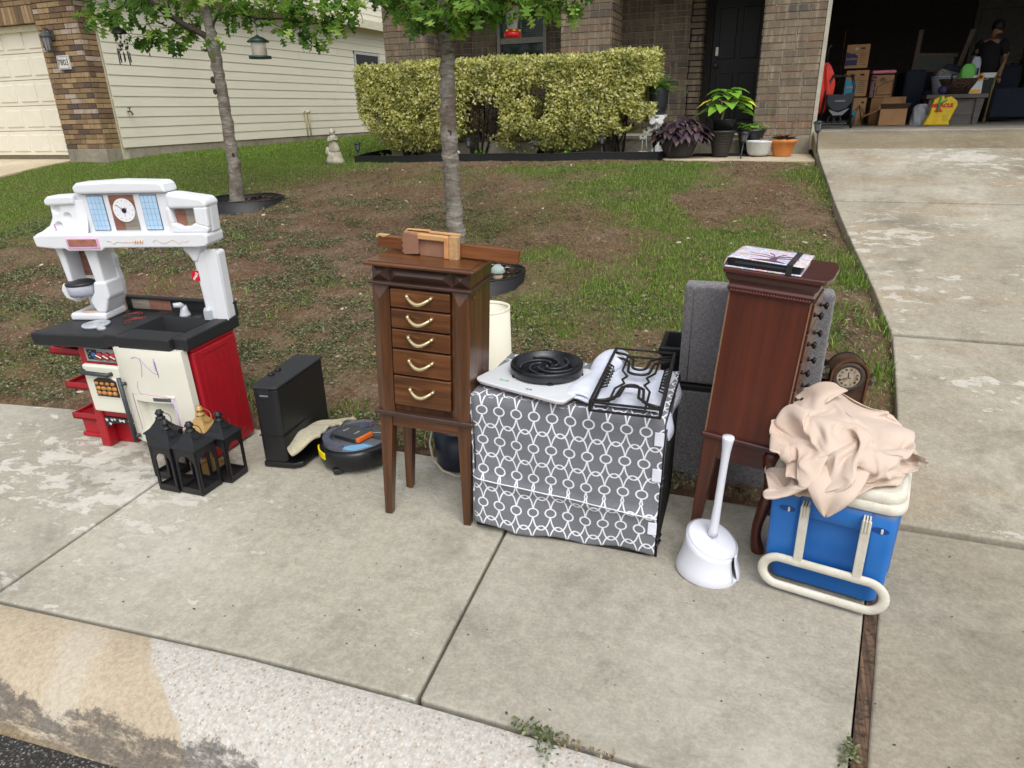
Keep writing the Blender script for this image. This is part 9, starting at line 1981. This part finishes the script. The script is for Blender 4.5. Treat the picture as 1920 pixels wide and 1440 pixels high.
# far side-yard grass
blades('side_yard_grass', 'mown grass in the side yard between the two houses', 30000, (-10.1, -4.5, 9, 17.5), lambda x, y: .9*((x < -5.7) | (y < 9.0)).astype(float), (.03, .06), .005, GRASS, 54)
# ---- creeping weeds: small clumps of leaves hugging the ground
rng = np.random.default_rng(61); M_ = 60000; x = -8+8.6*rng.random(M_); y = 2.45+5.6*rng.random(M_)
ok = (y > walk_y(x)+.02) & (x < drive_x(y)-.03) & (rng.random(M_) < weedy(x, y))
for rx, ry, rr in RINGS: ok &= np.hypot(x-rx, y-ry) > rr+.02
x, y = x[ok][:6500], y[ok][:6500]; k = 15; X = np.repeat(x, k)+rng.normal(size=len(x)*k)*.030; Yv = np.repeat(y, k)+rng.normal(size=len(x)*k)*.024; n = len(X)
C_ = np.stack([X, Yv, lawn_full(X, Yv)+.004+.018*rng.random(n)], 1); D = np.stack([rng.normal(size=n), rng.normal(size=n), .25+.3*rng.random(n)], 1)
WEED = leafmat('leaf_weed', [(0, srgb(74, 84, 50)), (.5, srgb(108, 116, 78)), (.85, srgb(134, 140, 104)), (1, srgb(158, 158, 126))], .6, .2)
T4 = (np.array([(0, 0, 0), (.5, .28, .03), (1, 0, 0), (.5, -.28, .03)], float), np.array([(0, 3, 2, 1)]))
o = leaf_cloud('creeping_weeds', C_, D, .017, WEED, None, 3, T=T4); tag(o, 'low grey-green creeping weeds spreading over the brown soil', 'weeds')
# ---- pebbles, clods, fallen leaves
n = 2600; x = -6.5+7*rng.random(n); y = 2.5+6*rng.random(n); ok = (y > walk_y(x)+.02) & (x < drive_x(y)-.03); x, y = x[ok], y[ok]
b = NB('clod'); CL = b.done(b.ramp(b.island(), [(0, srgb(70, 54, 42)), (.7, srgb(112, 90, 70)), (.95, srgb(150, 132, 108)), (1, srgb(206, 198, 180))]), .95)
o = chips('soil_clods', np.column_stack([x, y, lawn_full(x, y)]), .0075, CL, 4, .9); tag(o, 'small clods and pebbles scattered over the bare soil', 'soil clods')
FL = leafmat('leaf_fallen', [(0, srgb(140, 92, 60)), (.5, srgb(176, 128, 88)), (1, srgb(210, 186, 150))], .7, .1)
LVS = [(-2.55, 3.2), (-1.75, 3.0), (-2.9, 3.9), (-1.1, 4.3), (-.75, 5.1), (-2.2, 3.35), (-1.9, 2.7), (-.5, 3.3), (-3.3, 4.9), (-.1, 7.2), (-1.0, 7.4), (-2.7, 5.4), (-.6, 2.9), (.35, 3.6), (-4.2, 6.8), (-.9, 3.6), (-1.5, 5.9), (-3.6, 3.4)]
FC = np.array([(a, c, gz(a, c)+.012) for a, c in LVS]); o = leaf_cloud('fallen_leaves', FC, np.column_stack([rng.normal(size=(len(LVS), 2)), np.zeros(len(LVS))]), .045, FL, None, 5, T=T4); tag(o, 'a few dry tan leaves lying on the soil', 'fallen leaves')
# litter on the concrete
n = 170; x = -2.6+3.6*rng.random(n); y = 1.24+1.25*rng.random(n); b = NB('litter'); LT = b.done(b.ramp(b.island(), [(0, srgb(44, 34, 28)), (.6, srgb(86, 68, 50)), (1, srgb(120, 110, 70))]), .9)
o = chips('litter', np.column_stack([x, y, np.full(n, .0005)]), .0016, LT, 6, .5); tag(o, 'tiny twigs and specks of dirt on the sidewalk slabs', 'litter')
# weeds in the kerb joint and the strip joint, one clump each
def joint_weed(label, cx, cy, sx, sy, n, seed):
    rng = np.random.default_rng(seed); C_ = np.stack([cx+rng.normal(size=n)*sx, cy+rng.normal(size=n)*sy, .004+.022*rng.random(n)], 1); D = np.stack([rng.normal(size=n), rng.normal(size=n), .3*rng.random(n)], 1)
    o = leaf_cloud('joint_weed', C_, D, .014, WEED, None, seed, T=T4); tag(o, label, 'weed', 'weeds growing in the concrete joints')
joint_weed('low weed growing in the joint between sidewalk and kerb', -.42, 1.222, .045, .010, 130, 71)
joint_weed('small weed growing beside the wooden joint strip', .325, 1.42, .012, .028, 70, 72)
joint_weed('tiny weed hanging over the kerb below the larger joint weed', -.385, 1.175, .014, .016, 30, 73)
n = 60; cc = np.stack([-.30+rng.random(n)*.16-.08, 1.218+rng.normal(size=n)*.006, .004+.01*rng.random(n)], 1); o = leaf_cloud('dry_roots', cc, rng.normal(size=(n, 3)), .011, STRAW, None, 8, T=T4); tag(o, 'reddish dry plant bits in the kerb joint', 'dry weeds')
# white vinca-like weeds in the bed
for k, (px, Y) in enumerate(((900, 8.7), (985, 8.75), (730, 8.72), (1060, 8.72))):
    a = at(px, 290, Y); n = 40; rng = np.random.default_rng(80+k); C_ = np.stack([a.x+rng.normal(size=n)*.07, Y+rng.normal(size=n)*.03, gz(a.x, Y)+.02+.08*rng.random(n)], 1)
    o = leaf_cloud('bed_plant', C_, rng.normal(size=(n, 3))+np.array([0, 0, .5]), .04, G_FERN, None, 80+k, T=T4, kind=None)
    tag(o, ['small green plant in the bed right of the nearer trunk', 'small green plant in the bed under the hedge gap', 'small green plant at the left end of the bed', 'small green plant under the middle of the hedge'][k], 'plant', 'small plants in the mulch bed')
